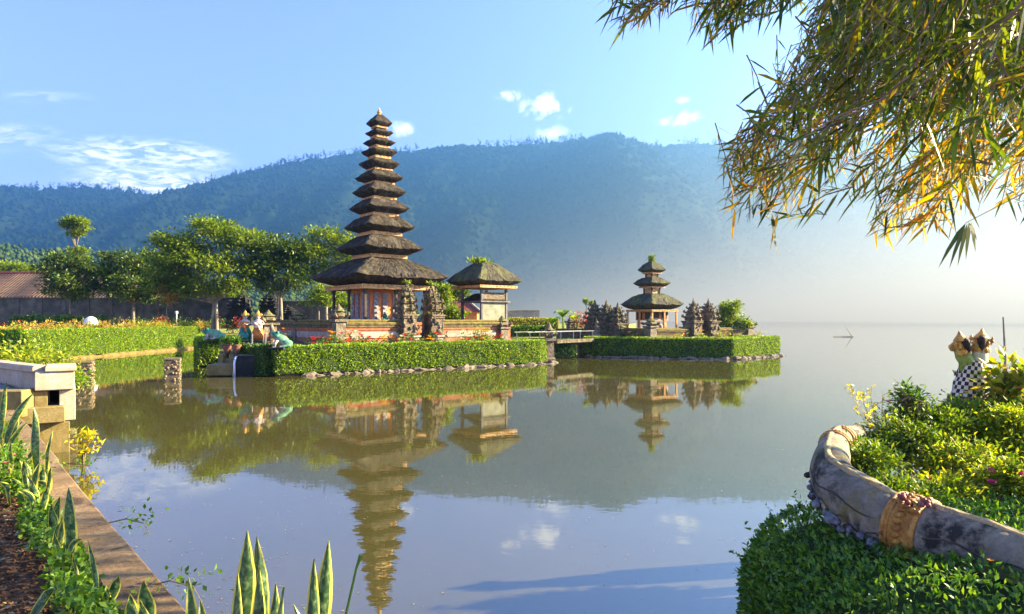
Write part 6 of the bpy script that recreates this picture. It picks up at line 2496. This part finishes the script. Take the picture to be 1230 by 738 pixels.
def build_serpent():
    pts = [W(1345, 728, 3.35), W(1230, 679, 3.75), W(1150, 651, 4.0), W(1088, 633, 4.25), W(1036, 606, 4.5), W(1003, 578, 4.85), W(999, 552, 5.3), W(1007, 532, 5.8), W(1030, 522, 6.4)]
    rad = [.155, .158, .17, .18, .18, .155, .128, .105, .09]
    n = 90
    C, R = spline(pts, rad, n)
    org = Vector((2.4, 4.3, 1.2))
    t = thing('serpent_wall', 'long weathered stone serpent body with gold collar lying along the planter edge', 'sculpture', org)
    k = 36

    def frame(i):
        a, b = C[max(i - 1, 0)], C[min(i + 1, n)]
        d = (b - a).normalized()
        side = d.cross(Vector((0, 0, 1))).normalized()     # towards the outside of the planter / viewer's left
        up = side.cross(d)
        return d, side, up
    V, Fc = [], []
    for i in range(n + 1):
        d, side, up = frame(i)
        for j in range(k):
            a = 2 * PI * j / k
            ca, sa_ = math.cos(a), math.sin(a)
            r = R[i]
            # soft groove above the belly fold
            g = 1 - .05 * math.exp(-((a - (2 * PI - .75 if True else 0)) / .12) ** 2) - .05 * math.exp(-((a - (PI + .75)) / .12) ** 2)
            p = C[i] + (side * ca + up * sa_ * 1.06) * r * g
            p = p + (side * ca + up * sa_) * (noise.noise(p * 3.0) * .012 + noise.noise(p * 11) * .004)
            V.append(p - org)
    for i in range(n):
        for j in range(k):
            Fc.append((i * k + j, i * k + (j + 1) % k, (i + 1) * k + (j + 1) % k, (i + 1) * k + j))
    Fc.append(tuple(range(k)))
    Fc.append(tuple(n * k + j for j in range(k - 1, -1, -1)))
    mb = MB()
    mb.add(V, Fc)
    mb.build('body', M['naga_body'], t, True)

    def along(ang, off, r0, r1, step, name, mat, i0=0, i1=n, wob=0.0):
        mb = MB()
        P_, R_ = [], []
        for i in range(i0, i1, step):
            d, side, up = frame(i)
            P_.append(C[i] + (side * math.cos(ang) + up * math.sin(ang)) * R[i] * off - org)
            R_.append(r0 + (r1 - r0) * (.5 + .5 * math.sin(i * wob)) if wob else r0)
        mb.tube(P_, R_, 8)
        mb.jitter(.008, 7)
        return mb.build(name, mat, t, True)
    along(RAD(100), 1.0, .022, .03, 2, 'ridge', M['naga_rim'], 0, 84, .8)
    along(RAD(-48), 1.02, .020, .028, 2, 'belly_fold', M['naga_rim'], 0, 62, .7)
    along(RAD(-132), 1.02, .020, .028, 2, 'belly_fold', M['naga_rim'], 0, 62, .7)

    # engraved fin and fold lines
    def line(pairs):
        mb = MB()
        P_ = []
        for (i, ang) in pairs:
            d, side, up = frame(i)
            a = RAD(ang)
            P_.append(C[i] + (side * math.cos(a) + up * 1.06 * math.sin(a)) * R[i] * .992 - org)
        mb.tube(P_, .0065, 6)
        mb.build('carved_line', M['naga_line'], t, True)
    for i0 in (37, 44, 51, 58):
        line([(i0, 196), (i0 + 2, 205), (i0 + 3, 220), (i0 + 3, 240)])
        line([(i0, 196), (i0 - 2, 208), (i0 - 3, 224), (i0 - 1, 240)])
    for ang in (172, 214):
        line([(i, ang + 5 * math.sin(i * .5)) for i in range(3, 29, 2)])
    for ang in (168,):
        line([(i, ang + 5 * math.sin(i * .5)) for i in range(36, 66, 2)])

    def ring(i, wide, name, rows, off=1.06, lab=None):
        d, side, up = frame(i)
        mb = MB()
        r = R[i] * off
        for q, rr in rows:
            m = 40
            P_ = [C[i] + d * q + (side * math.cos(2 * PI * j / m) + up * 1.05 * math.sin(2 * PI * j / m)) * r - org for j in range(m + 1)]
            mb.tube(P_, rr, 7, cap=False)
        m = 40
        for q0, q1, k0, k1 in ((-wide * 1.3, 0, 1.0, 1.03), (0, wide * 1.3, 1.03, 1.0)):
            vv = []
            for j in range(m):
                a = 2 * PI * j / m
                for q, kk in ((q0, k0), (q1, k1)):
                    vv.append(C[i] + d * q + (side * math.cos(a) + up * 1.05 * math.sin(a)) * r * kk * .985 - org)
            mb.add(vv, [(2 * j, 2 * ((j + 1) % m), 2 * ((j + 1) % m) + 1, 2 * j + 1) for j in range(m)])
        # scrolls between the cords and a row of beads
        m = 30
        for j in range(m):
            a = 2 * PI * j / m
            p = C[i] + (side * math.cos(a) + up * 1.05 * math.sin(a)) * r - org
            tang = (-side * math.sin(a) + up * math.cos(a))
            mb.tube([p - d * wide * .42 - tang * .012, p + tang * .004, p + d * wide * .42 + tang * .016], [.014, .022, .011], 6)
        m = 52
        for j in range(m):
            a = 2 * PI * j / m
            p = C[i] + d * (wide * 1.05) + (side * math.cos(a) + up * 1.05 * math.sin(a)) * r * .985 - org
            mb.ball(p, .010, n=6, m=4)
        return mb.build(name, M['gold_band'], t, True)
    ring(32, .062, 'gold_collar', ((-.085, .017), (-.066, .009), (.066, .011), (.086, .017)))
    ring(76, .04, 'gold_collar', ((-.05, .012), (.045, .012)), 1.05)
    ring(81, .04, 'gold_collar', ((-.05, .012), (.045, .012)), 1.05)
    # jewel ornament on top of the collar
    d, side, up = frame(31)
    mb = MB()
    b = C[31] + up * R[31] * 1.1 - org
    rn = random.Random(8)
    for i in range(34):
        q = rn.uniform(-.16, .16)
        p = b + d * rn.uniform(-.10, .10) - side * (abs(q) * .6 - .02) - up * abs(q) * .28 + side * q * .5
        mb.ball(p + Vector((0, 0, rn.uniform(0, .03))), rn.uniform(.012, .024), n=7, m=5)
    mb.jitter(.01, 9)
    mb.build('collar_ornament', M['gold_band'], t, True)
    mb = MB()
    for i in range(9):
        p = b - side * rn.uniform(.04, .16) + d * rn.uniform(-.12, .06) + Vector((0, 0, rn.uniform(.0, .03)))
        mb.ball(p, rn.uniform(.012, .022), n=7, m=5)
    mb.build('red_jewel', M['dark_red'], t, True)
    # shell-like scales under the bend
    mb = MB()
    for i in range(230):
        q = rn.uniform(34, 66)
        ii = int(q)
        d, side, up = frame(ii)
        a = RAD(rn.uniform(-150, -18))
        p = C[ii] + (side * math.cos(a) * rn.uniform(.95, 1.3) + up * math.sin(a) * rn.uniform(1.0, 1.35)) * R[ii] - org
        s = rn.uniform(.022, .05)
        mb.ball(p, (s, s, s * .7), n=7, m=5)
    mb.jitter(.012, 12)
    mb.build('scale_crest', M['scale_stone'], t, True)
    return C, R


M['dark_red'] = surf('dark_red', [(.10, .02, .02), (.18, .04, .035), (.25, .07, .06)], 8, .5, .4, 40)


M['naga_line'] = surf('naga_line', [(.03, .025, .02), (.06, .05, .035), (.10, .08, .055)], 8, .9, .3, 40)


def build_near_hedge():
    """clipped mound of small glossy leaves that fills the planter's water side"""
    rng = np.random.default_rng(41)
    cx, cy_, rx_, ry_, zt = 3.45, 4.25, 1.82, 1.45, 1.17
    t = thing('hedge', 'dark clipped hedge mound below the stone serpent in the foreground', 'hedge', (cx, cy_, .3))
    n = 60000
    # superellipsoid surface, sampled by direction
    d = rand_dirs(rng, n * 2)
    d = d[d[:, 2] > -.35][:n]
    n = len(d)
    p = 3.6
    r = 1 / (np.abs(d[:, 0]) ** p + np.abs(d[:, 1]) ** p + np.abs(d[:, 2]) ** p) ** (1 / p)
    rzv = zt - .3
    S = d * r[:, None]
    P = S * np.array([rx_, ry_, rzv])
    g = np.sign(S) * np.abs(S) ** (p - 1) / np.array([rx_, ry_, rzv])
    N = unit(g)
    b = (fbm(P[:, 0] * 2.2 + 5, P[:, 1] * 2.2 + P[:, 2] * 2, 3, 6) - .5) * .14 + rng.normal(0, .014, n)
    P = P + N * b[:, None]
    D = N * .45 + rng.normal(size=P.shape) * .6 + np.array([0, 0, .25])
    lf = rng.uniform(.028, .056, n)
    V, Q = leaf_arrays(P, D, N + rng.normal(size=P.shape) * .4, lf, lf * .5)
    np_mesh('foliage', V, Q, M['near_hedge'], t)
    # stray sprigs
    k = 150
    idx = rng.choice(np.nonzero(N[:, 2] > .15)[0], k)
    PP, DD = [], []
    mb = MB()
    for i in idx:
        base = P[i]
        dr = N[i] * .5 + rng.normal(size=3) * .35 + np.array([0, 0, .35])
        dr /= np.linalg.norm(dr)
        L = rng.uniform(.06, .16)
        mb.tube([tuple(base - N[i] * .03), tuple(base + dr * L)], [.003, .0015], 4)
        for j in range(7):
            PP.append(base + dr * L * (.25 + .13 * j))
            DD.append(dr * .6 + rng.normal(size=3) * .7)
    PP, DD = np.array(PP), np.array(DD)
    lf = rng.uniform(.025, .05, len(PP))
    V, Q = leaf_arrays(PP, DD, rand_dirs(rng, len(PP)) + np.array([0, 0, .8]), lf, lf * .5)
    np_mesh('sprig', V, Q, M['near_hedge'], t)
    mb = MB()
    V2, F2 = [], []
    m, q = 40, 20
    for j in range(q + 1):
        e = -PI / 2 + PI * j / q
        for i in range(m):
            a = 2 * PI * i / m
            v = np.array([math.cos(e) * math.cos(a), math.cos(e) * math.sin(a), math.sin(e)])
            rr = .94 / (np.abs(v) ** p).sum() ** (1 / p)
            V2.append(tuple(v * rr * np.array([rx_, ry_, rzv])))
    for j in range(q):
        for i in range(m):
            F2.append((j * m + i, j * m + (i + 1) % m, (j + 1) * m + (i + 1) % m, (j + 1) * m + i))
    mb.add(V2, F2)
    mb.build('core', M['hedge_core'], t)
    # tiny fallen orange flowers
    for i in range(16):
        j = rng.integers(0, n)
        while N[j, 2] < .2 or P[j, 1] > .3:
            j = rng.integers(0, n)
        a = np.arange(5) * 2 * PI / 5
        V, Q = leaf_arrays(np.tile(P[j] + N[j] * .03, (5, 1)), np.stack([np.cos(a), np.sin(a), np.full(5, .4)], 1), np.tile(np.array([0, 0, 1.]), (5, 1)), .022, .014)
        np_mesh('flower', V, Q, M['orange_leaf'], t)


M['azalea_mid'] = leafmat('azalea_mid_leaf', [(.03, .08, .007), (.075, .15, .009), (.13, .22, .012), (.24, .30, .016)], .42)
M['near_hedge'] = leafmat('near_hedge_leaf', [(.022, .08, .008), (.045, .14, .012), (.085, .20, .016), (.13, .26, .02), (.19, .29, .025)], .35, rough=.4)


def shrub(label, blobs_, Y0, mat, leaf, clumps, per, seed, flower=None, nf=0, zroot=.5, cr=.09, wfac=.45, twigs=26, name='shrub', shell=.35):
    rng = np.random.default_rng(seed)
    px0 = sum(b[0] for b in blobs_) / len(blobs_)
    org = np.array([X(px0, Y0), Y0, zroot])
    t = thing(name, label, 'shrub', tuple(org))
    bl = []
    for (px, py, rpx, rpy, Y) in blobs_:
        s = Y / F
        c = np.array(W(px, py, Y)) - org
        bl.append((c[0], c[1], c[2], rpx * s, rpx * s * .8, rpy * s))
    V, Q, C = crown_leaves(bl, rng, leaf, clumps, per, cr, wfac=wfac, droop=.1, shell=shell, flat_=.8)
    np_mesh('foliage', V, Q, M[mat], t)
    mb = MB()
    for i in rng.choice(len(C), min(twigs * 4, len(C)), replace=False):
        e = C[i]
        b = bl[int(np.argmin([np.linalg.norm(e - np.array(q[:3])) for q in bl]))]
        st = np.array([b[0] + rng.normal(0, .1), b[1] + rng.normal(0, .1), max(.0, b[2] - b[5] * 1.1)])
        m = (st + e) / 2 + rng.normal(0, .04, 3)
        mb.tube([tuple(st), tuple(m), tuple(e)], [.010, .006, .002], 5)
    for b in bl:
        mb.tube([(b[0] * .9, b[1] * .9, -.2), (b[0], b[1], b[2] - b[5] * .4)], [.03, .012], 6)
    mb.build('stem', M['twig'], t)
    for i in range(nf):
        e = C[rng.integers(0, len(C))]
        for tr in range(60):
            e = C[rng.integers(0, len(C))]
            if e[1] < np.mean([b[1] for b in bl]) and e[2] > np.mean([b[2] for b in bl]) - .1:
                break
        k = 11
        a = np.arange(k) * 2.4
        V, Q = leaf_arrays(np.tile(e + np.array([0, -.03, .03]), (k, 1)), np.stack([np.cos(a), np.sin(a) - .3, rng.uniform(.1, .9, k)], 1), rand_dirs(rng, k) + np.array([0, -.3, 1]), .042, .036)
        np_mesh('flower', V, Q, M[flower], t)
    return t


def build_planter_shrubs():
    shrub('dark green low shrub hugging the upper bend of the stone serpent', [(1046, 560, 30, 24, 5.5), (1068, 592, 34, 16, 5.1), (1030, 545, 16, 14, 5.9), (1100, 606, 34, 14, 5.0)], 5.3, 'azalea_mid', .042, 430, 12, 51, 'pink_flower', 2)
    shrub('big sunny yellow-green azalea with pink flowers filling the planter', [(1150, 566, 55, 36, 5.9), (1205, 590, 50, 36, 5.4), (1135, 596, 42, 20, 5.3), (1222, 545, 36, 40, 6.2), (1185, 545, 44, 30, 6.4), (1250, 600, 40, 44, 5.3)], 5.7, 'azalea', .042, 1500, 12, 52, 'pink_flower', 18, twigs=40)
    shrub('darker azalea between the yellow twigs and the two-headed statue', [(1092, 500, 20, 22, 6.7), (1080, 528, 36, 22, 6.4), (1120, 508, 28, 22, 6.6), (1110, 535, 40, 22, 6.2), (1062, 540, 22, 18, 6.3), (1145, 518, 28, 20, 6.4), (1158, 500, 30, 17, 6.75)], 6.4, 'azalea_mid', .044, 760, 12, 53, cr=.10)
    shrub('tall sprig of dark leaves rising in the middle of the planter', [(1094, 482, 12, 15, 6.7), (1088, 472, 6, 8, 6.7)], 6.7, 'azalea_deep', .05, 40, 12, 58, cr=.08, twigs=8)
    shrub('bright large-leaved plant right of the two-headed statue', [(1208, 466, 12, 16, 6.9), (1224, 482, 16, 26, 6.8), (1204, 492, 14, 18, 6.8), (1240, 462, 16, 22, 6.9), (1208, 446, 7, 8, 6.9)], 6.8, 'glossy_leaf', .13, 90, 8, 54, 'pink_flower', 2, cr=.13, wfac=.42, shell=.3)
    shrub('sunny azalea at the foot of the two-headed statue', [(1180, 512, 34, 18, 6.6), (1215, 515, 26, 22, 6.3)], 6.5, 'azalea', .05, 380, 12, 55)
    # thin yellow twigs
    rng = np.random.default_rng(56)
    Y = 6.5
    org = Vector((X(1060, Y), Y, .6))
    t = thing('shrub', 'spindly half-bare shrub with yellow twigs leaning over the water', 'shrub', org)
    mb = MB()
    LP, LD = [], []
    ends = [(1014, 466), (1022, 475), (1032, 474), (1044, 468), (1050, 484), (1030, 492), (1060, 470), (1040, 500)]
    for (ex, ey) in ends:
        a = W(1062 + rng.uniform(-6, 6), 548, Y) - org
        b = W(ex, ey, Y + rng.uniform(-.3, .3)) - org
        m = a.lerp(b, .5) + Vector((rng.uniform(-.05, .05), 0, rng.uniform(-.02, .05)))
        mb.tube([Vector((0, 0, 0)) + a * .1, a, m, b], [.008, .006, .004, .0015], 5)
        for u in np.linspace(.35, 1, 7):
            p = m.lerp(b, (u - .35) / .65)
            if rng.uniform() < .75:
                q = p + Vector((rng.normal(0, .05), rng.normal(0, .05), rng.normal(.03, .04)))
                mb.tube([p, q], [.003, .001], 4)
                for j in range(3):
                    LP.append(tuple(q))
                    LD.append(rng.normal(size=3))
    mb.build('twig', M['bamboo_culm'], t)
    LP, LD = np.array(LP), np.array(LD)
    V, Q = leaf_arrays(LP, LD, rand_dirs(rng, len(LP)), .045, .024)
    np_mesh('foliage', V, Q, M['yellow_leaf'], t)


def build_floating():
    """bits of leaf and scum drifting on the near water"""
    rng = np.random.default_rng(91)
    n = 2600
    y = 4.0 + 18 * rng.uniform(0, 1, n) ** 1.8
    x = rng.uniform(-1, 1, n) * y * .75
    bx = 1.39 - .838 * y
    keep = (x > bx + .05) & (fbm(x / 1.6, y / 2.6, 3, 63) > .47) & ((x < 1.2) | (y > 6.8))
    near = rng.uniform(0, 1, n) < .5
    x = np.where(near, bx + .06 + rng.exponential(.5, n), x)
    keep = keep | (near & (fbm(x / .8, y / .8, 2, 64) > .5) & (x < .8))
    x, y = x[keep], y[keep]
    n = len(x)
    P = np.stack([x, y, np.full(n, .006)], 1)
    D = rng.normal(size=(n, 3)) * np.array([1, 1, .04])
    V, Q = leaf_arrays(P, D, np.tile(np.array([0, 0, 1.0]), (n, 1)), rng.uniform(.012, .045, n), rng.uniform(.006, .018, n))
    stuff(np_mesh('floating_leaves', V, Q, M['litter']))


def build_two_headed_statue():
    Y = 7.3
    s = Y / F * .92
    z0 = Z(481, Y)
    t = thing('serpent_statue', 'two-headed serpent statue with gold crowns wrapped in black and white checkered cloth', 'statue', (X(1164, Y), Y, z0))
    # pedestal down to the planter
    mb = MB()
    mb.lathe([(.22, -1.4), (.21, -.4), (.20, .05)], 12)
    mb.build('pedestal', M['carved_stone'], t)
    # cloth
    prof = [(-24, 0, 21), (-21.5, 8, 21.5), (-18.5, 18, 20.5), (-15.5, 28, 20.5), (-13, 38, 20), (-10, 46, 19.5), (-7.5, 52, 19)]
    V, Fc, UV = [], [], []
    n = 64
    rows = 26
    for i in range(rows + 1):
        u = i / rows * (len(prof) - 1)
        k = min(int(u), len(prof) - 2)
        f = u - k
        l = prof[k][0] * (1 - f) + prof[k + 1][0] * f
        y = prof[k][1] * (1 - f) + prof[k + 1][1] * f
        r = prof[k][2] * (1 - f) + prof[k + 1][2] * f
        cx, rr = (l + r) / 2, (r - l) / 2
        for j in range(n + 1):
            a = 2 * PI * j / n
            fold = 1 + .035 * math.sin(a * 6 + y * .10) + .03 * math.sin(a * 11 - y * .2) + .025 * noise.noise(Vector((math.cos(a) * 2, math.sin(a) * 2, y * .08)))
            if y > 20 and y < 27:
                fold += .05
            V.append(((cx + rr * math.cos(a) * fold) * s, rr * .85 * math.sin(a) * fold * s, (y + 1.2 * math.sin(a * 2 + .6) * (i / rows)) * s))
            UV.append((a / (2 * PI) * 26, y / 5.0))
    m = n + 1
    for i in range(rows):
        for j in range(n):
            Fc.append((i * m + j, i * m + j + 1, (i + 1) * m + j + 1, (i + 1) * m + j))
    add_blade(t, [Vector(v) for v in V], Fc, UV, M['check'], 'cloth')
    # fluttering knot at the top edge of the cloth
    kn = [((20, 52), (27, 54)), ((-16, 34), (-23, 36))]
    for (a, b) in kn:
        V, Fc, UV = [], [], []
        for i in range(7):
            u = i / 6
            cx, cz = a[0] + (b[0] - a[0]) * u, a[1] + (b[1] - a[1]) * u + math.sin(u * 5)
            for j in range(4):
                V.append(Vector((cx * s, (-3 + 2.5 * math.sin(u * 4 + j)) * s, (cz + (j - 1.5) * (1.6 + 1.6 * u)) * s)))
                UV.append((u * 2.2, j * .9))
        for i in range(6):
            for j in range(3):
                Fc.append((i * 4 + j, (i + 1) * 4 + j, (i + 1) * 4 + j + 1, i * 4 + j + 1))
        add_blade(t, V, Fc, UV, M['check'], 'cloth_end')

    def head(cx, cz, nx, nz, tiltx, neck, turn):
        # neck, seen from behind
        mb = MB()
        mb.tube([(nx * s, 0, (nz - 16) * s), (nx * s, 0, nz * s), (cx * s * .6 + nx * s * .4, .01, (nz + 8) * s), (cx * s, .03, (cz - 2) * s)], [11 * s, 10 * s, 9 * s, 8.5 * s], 16)
        mb.jitter(.012, 9)
        mb.build('neck', M[neck], t, True)
        R = Matrix.Translation((cx * s, 0, cz * s)) @ Matrix.Rotation(tiltx, 4, 'Y') @ Matrix.Rotation(turn, 4, 'Z') @ Matrix.Scale(.84, 4)
        # head with jaws pointing away
        mb = MB()
        mb.ball((0, .02, 0), (10.5 * s, 11 * s, 10 * s), n=14, m=10)
        mb.ball((0, 12 * s, -2 * s), (8 * s, 9 * s, 5.5 * s), n=12, m=8)
        mb.ball((0, 12 * s, -7 * s), (6.5 * s, 8 * s, 3 * s), n=12, m=8)
        for k in (-1, 1):
            mb.ball((k * 7 * s, 9 * s, 3 * s), 2.6 * s, n=8, m=6)
        mb.v = [tuple(R @ Vector(p)) for p in mb.v]
        remesh(mb, 'head', [M['gold']], t, .010)
        # hair tied at the back
        mb = MB()
        mb.tube([(0, -5.0 * s, 9 * s), (0, -7.0 * s, 5.5 * s), (.3 * s, -7.8 * s, 0), (.6 * s, -8.6 * s, -5 * s), (1.0 * s, -9.2 * s, -9.5 * s), (1.2 * s, -9.4 * s, -12.5 * s)], [4.5 * s, 6.4 * s, 5.8 * s, 4.2 * s, 2.6 * s, .6 * s], 14)
        mb.jitter(.9 * s, 30, cx)
        mb.v = [tuple(R @ Vector(p)) for p in mb.v]
        mb.build('hair', M['black_hair'], t, True)
        # crown
        mb = MB()
        mb.lathe([(9.6 * s, 6.6 * s), (10.6 * s, 7.8 * s), (9.6 * s, 9 * s), (8.8 * s, 10.6 * s), (7.4 * s, 11.4 * s), (7.4 * s, 12.8 * s), (5.6 * s, 13.8 * s), (5.4 * s, 15.2 * s), (3.6 * s, 16.4 * s), (3.2 * s, 18 * s), (.4 * s, 23 * s)], 20)
        mb.v = [tuple(R @ Vector(p)) for p in mb.v]
        mb.build('crown', M['gold'], t)
        # gold collar of curls round the nape and big ear scrolls
        mb = MB()
        for j in range(15):
            a = PI + PI * (j / 14)
            c = Vector((10.6 * s * math.cos(a), 8.8 * s * math.sin(a) * .9, (-10.5 + 1.5 * math.sin(j * 2.1)) * s))
            mb.ball(c, (2.9 * s, 2.9 * s, 3.6 * s), n=8, m=6)
            mb.ball(c + Vector((0, .6 * s, 3.6 * s)), (1.5 * s, 1.5 * s, 1.8 * s), n=7, m=5)
        for k in (-1, 1):
            P_ = []
            for j in range(12):
                a = j / 11 * 2 * PI * 1.15
                rr = (4.6 - 2.4 * j / 11) * s
                P_.append((k * (11.5 * s + rr * math.cos(a)), -1 * s, 1.5 * s + rr * math.sin(a)))
            mb.tube(P_, 1.5 * s, 7)
            mb.tube([(k * 11 * s, 0, 3 * s), (k * 14 * s, 0, 8 * s), (k * 13 * s, 0, 12 * s)], [2.4 * s, 1.9 * s, .3 * s], 7)
            mb.ball((k * 9.5 * s, -4 * s, -1 * s), (2.6 * s, 3.2 * s, 4.6 * s), n=8, m=6)
        mb.jitter(.010, 14, cx)
        mb.v = [tuple(R @ Vector(p)) for p in mb.v]
        mb.build('ear_ornament', M['gold'], t, True)
    head(-10, 72, -2, 50, -.16, 'naga_green', .35)
    head(15.5, 75, 13, 50, .10, 'naga_belly', -.5)
    return t


# ------------------------------------------------------------------ bamboo overhead
BPOLY = [(725, -60), (728, 8), (742, 40), (770, 24), (800, 2), (822, 10), (838, 36), (868, 46), (890, 26), (925, 14), (955, 4), (968, 40), (948, 70), (930, 110), (905, 160), (885, 178), (862, 206), (862, 232), (885, 262), (938, 268),
         (970, 248), (985, 226), (1010, 232), (1035, 252), (1045, 282), (1090, 280), (1125, 268), (1140, 236), (1165, 240), (1200, 248), (1240, 262), (1560, 200), (1560, -260), (1050, -260), (960, -60)]


def inside(poly, x, y):
    c = False
    j = len(poly) - 1
    for i in range(len(poly)):
        xi, yi = poly[i]
        xj, yj = poly[j]
        if ((yi > y) != (yj > y)) and (x < (xj - xi) * (y - yi) / (yj - yi) + xi):
            c = not c
        j = i
    return c


def build_bamboo():
    rng = np.random.default_rng(77)
    t = thing('bamboo', 'overhanging bamboo with drooping green and golden leaves at the upper right', 'bamboo', (5.6, 4.8, .55))
    org = np.array([5.6, 4.8, .55])
    # culms: rise beyond the right edge and arch over to the left
    heads = []
    for i in range(9):
        a = Vector((rng.uniform(5.6, 7.2), rng.uniform(3.6, 6.4), .5))
        b = Vector((a.x + rng.uniform(-.4, .2), a.y + rng.uniform(-.2, .2), 4.2))
        c = Vector((a.x - rng.uniform(.8, 1.6), a.y - rng.uniform(-.3, .5), 6.4 + rng.uniform(0, .6)))
        d = Vector((a.x - rng.uniform(2.2, 3.4), a.y - rng.uniform(-.4, .7), 6.9 + rng.uniform(-.3, .6)))
        pts, rr = spline([a, b, c, d], [.05, .042, .028, .012], 22)
        mb = MB()
        mb.tube([p - Vector(org) for p in pts], [r * (1.12 if k % 4 == 0 else 1.0) for k, r in enumerate(rr)], 8)
        mb.build('culm', M['bamboo_culm'], t, True)
        heads.append((b.lerp(c, .5), c, d))
    LP, LD, LN, LL, LW = [], [], [], [], []
    LP2, LD2, LN2, LL2, LW2 = [], [], [], [], []
    tw = MB()
    nb = 0
    tries = 0
    down = np.array([-.62, -.05, -.72])
    while nb < 3100 and tries < 40000:
        tries += 1
        if nb % 10 < 7:
            px, py = rng.uniform(722, 1290), rng.uniform(-55, 285)
        else:
            px, py = rng.uniform(1000, 1540), rng.uniform(-250, 60)  # extra sprays out of view, added to shade the visible leaves
        if not inside(BPOLY, px, py):
            continue
        # thinner towards the lower right where sky and sun come through
        g = fbm(np.array([px / 70.0]), np.array([py / 55.0]), 3, 61)[0]
        low = py > 150
        if low and rng.uniform() > (.30 + 1.1 * max(0, g - .28)):
            continue
        if not low and px < 985 and rng.uniform() > .62:
            continue
        nb += 1
        Y = rng.uniform(3.2, 7.2) if rng.uniform() > .12 or py > 190 else rng.uniform(2.3, 3.2)
        if px < 900:
            Y = rng.uniform(3.6, 5.0)
        p = np.array(W(px, py, Y))
        # branchlet
        dr = down + rng.normal(0, .50, 3)
        dr /= np.linalg.norm(dr)
        L = rng.uniform(.16, .42)
        st = p - dr * L * .9 + np.array([.1, 0, .12])
        tw.tube([tuple(st - org), tuple((st + p) / 2 + np.array([0, 0, .02]) - org), tuple(p - org)], [.004, .003, .0016], 4, cap=False)
        k = rng.integers(6, 12)
        golden = (rng.uniform() < .12 + .14 * (py > 70) + .24 * (py > 140) + .25 * (px > 1060 and py > 160)) and Y > 3.2  # gold share: dead leaves, plus backlit glow painted low and right
        big = rng.uniform(.7, 1.2)
        sdv = np.cross(dr, np.array([.3, 1.0, .2]) + rng.normal(0, .5, 3))
        sdv /= np.linalg.norm(sdv)
        for j in range(k):
            u = (j + .5) / k
            b = st * (1 - u) + p * u
            ld = dr * .8 + sdv * ((-1) ** j) * rng.uniform(.15, .85) + rng.normal(0, .22, 3) + np.array([0, 0, -.12])
            l = rng.uniform(.085, .19) * big
            tgt = (LP2, LD2, LN2, LL2, LW2) if golden and rng.uniform() < .8 else (LP, LD, LN, LL, LW)
            tgt[0].append(b)
            tgt[1].append(ld)
            tgt[2].append(rng.normal(size=3))
            tgt[3].append(l)
            tgt[4].append(l * rng.uniform(.075, .12))
    # carrying branches from the culms into the mass
    for (tx, ty, Yt) in ((735, 5, 4.2), (770, -10, 4.4), (850, 20, 4.6), (900, 5, 4.2), (880, 200, 5.4), (870, 235, 5.6), (930, 150, 5.2), (950, 245, 5.0), (1000, 220, 5.8), (1050, 270, 5.4), (1090, 270, 4.8), (1170, 215, 5.2), (1215, 225, 4.6), (1020, 120, 4.4), (1100, 160, 4.0), (1180, 120, 6.0), (1140, 285, 4.2), (980, 60, 4.6)):
        h = heads[rng.integers(0, len(heads))]
        a = h[1].lerp(h[2], rng.uniform(0, 1))
        e = W(tx, ty, Yt)
        m1 = a.lerp(e, .4) + Vector((0, 0, .5))
        m2 = a.lerp(e, .75) + Vector((0, 0, .35))
        pts, rr = spline([a, m1, m2, e], [.014, .010, .006, .0025], 16)
        tw.tube([p - Vector(org) for p in pts], rr, 5)
    # the separate spray of large dark leaves hanging at the right
    e0 = W(1160, 268, 3.4)
    e1 = W(1230, 232, 3.5)
    tw.tube([e1 + Vector((.5, 0, .3)) - Vector(org), e1 - Vector(org), e0 - Vector(org)], [.006, .004, .002], 5)
    for (bx, by, tx, ty) in ((1160, 268, 1127, 312), (1160, 268, 1140, 314), (1162, 268, 1150, 312), (1164, 267, 1160, 306), (1166, 266, 1172, 298), (1163, 267, 1174, 286)):
        a, b = W(bx, by, 3.4), W(tx, ty, 3.38)
        LP.append(np.array(a))
        LD.append(np.array(b - a))
        LN.append(np.array([.3, -1, .2]))
        LL.append((b - a).length)
        LW.append(.026)
    tw.build('branch', M['twig'], t)
    for nm, A, mt in (('foliage', (LP, LD, LN, LL, LW), M['bamboo']), ('golden_foliage', (LP2, LD2, LN2, LL2, LW2), M['bamboo_gold'])):
        P, D, N, L, Wd = [np.array(q) for q in A]
        V, Q = leaf_arrays(P - org, D, N, L, Wd, 'long', droop=.18)
        np_mesh(nm, V, Q, mt, t)


M['bamboo_gold'] = leafmat('golden_bamboo_leaf', [(.22, .22, .010), (.34, .29, .014), (.42, .28, .016), (.34, .15, .014), (.30, .30, .02)], .6, tcol=(1.7, 1.3, .12))

build_fountain()
build_abutment()
build_snake_plants()
build_ground_cover()
build_serpent()
build_near_hedge()
build_planter_shrubs()
build_two_headed_statue()
build_bamboo()
build_floating()
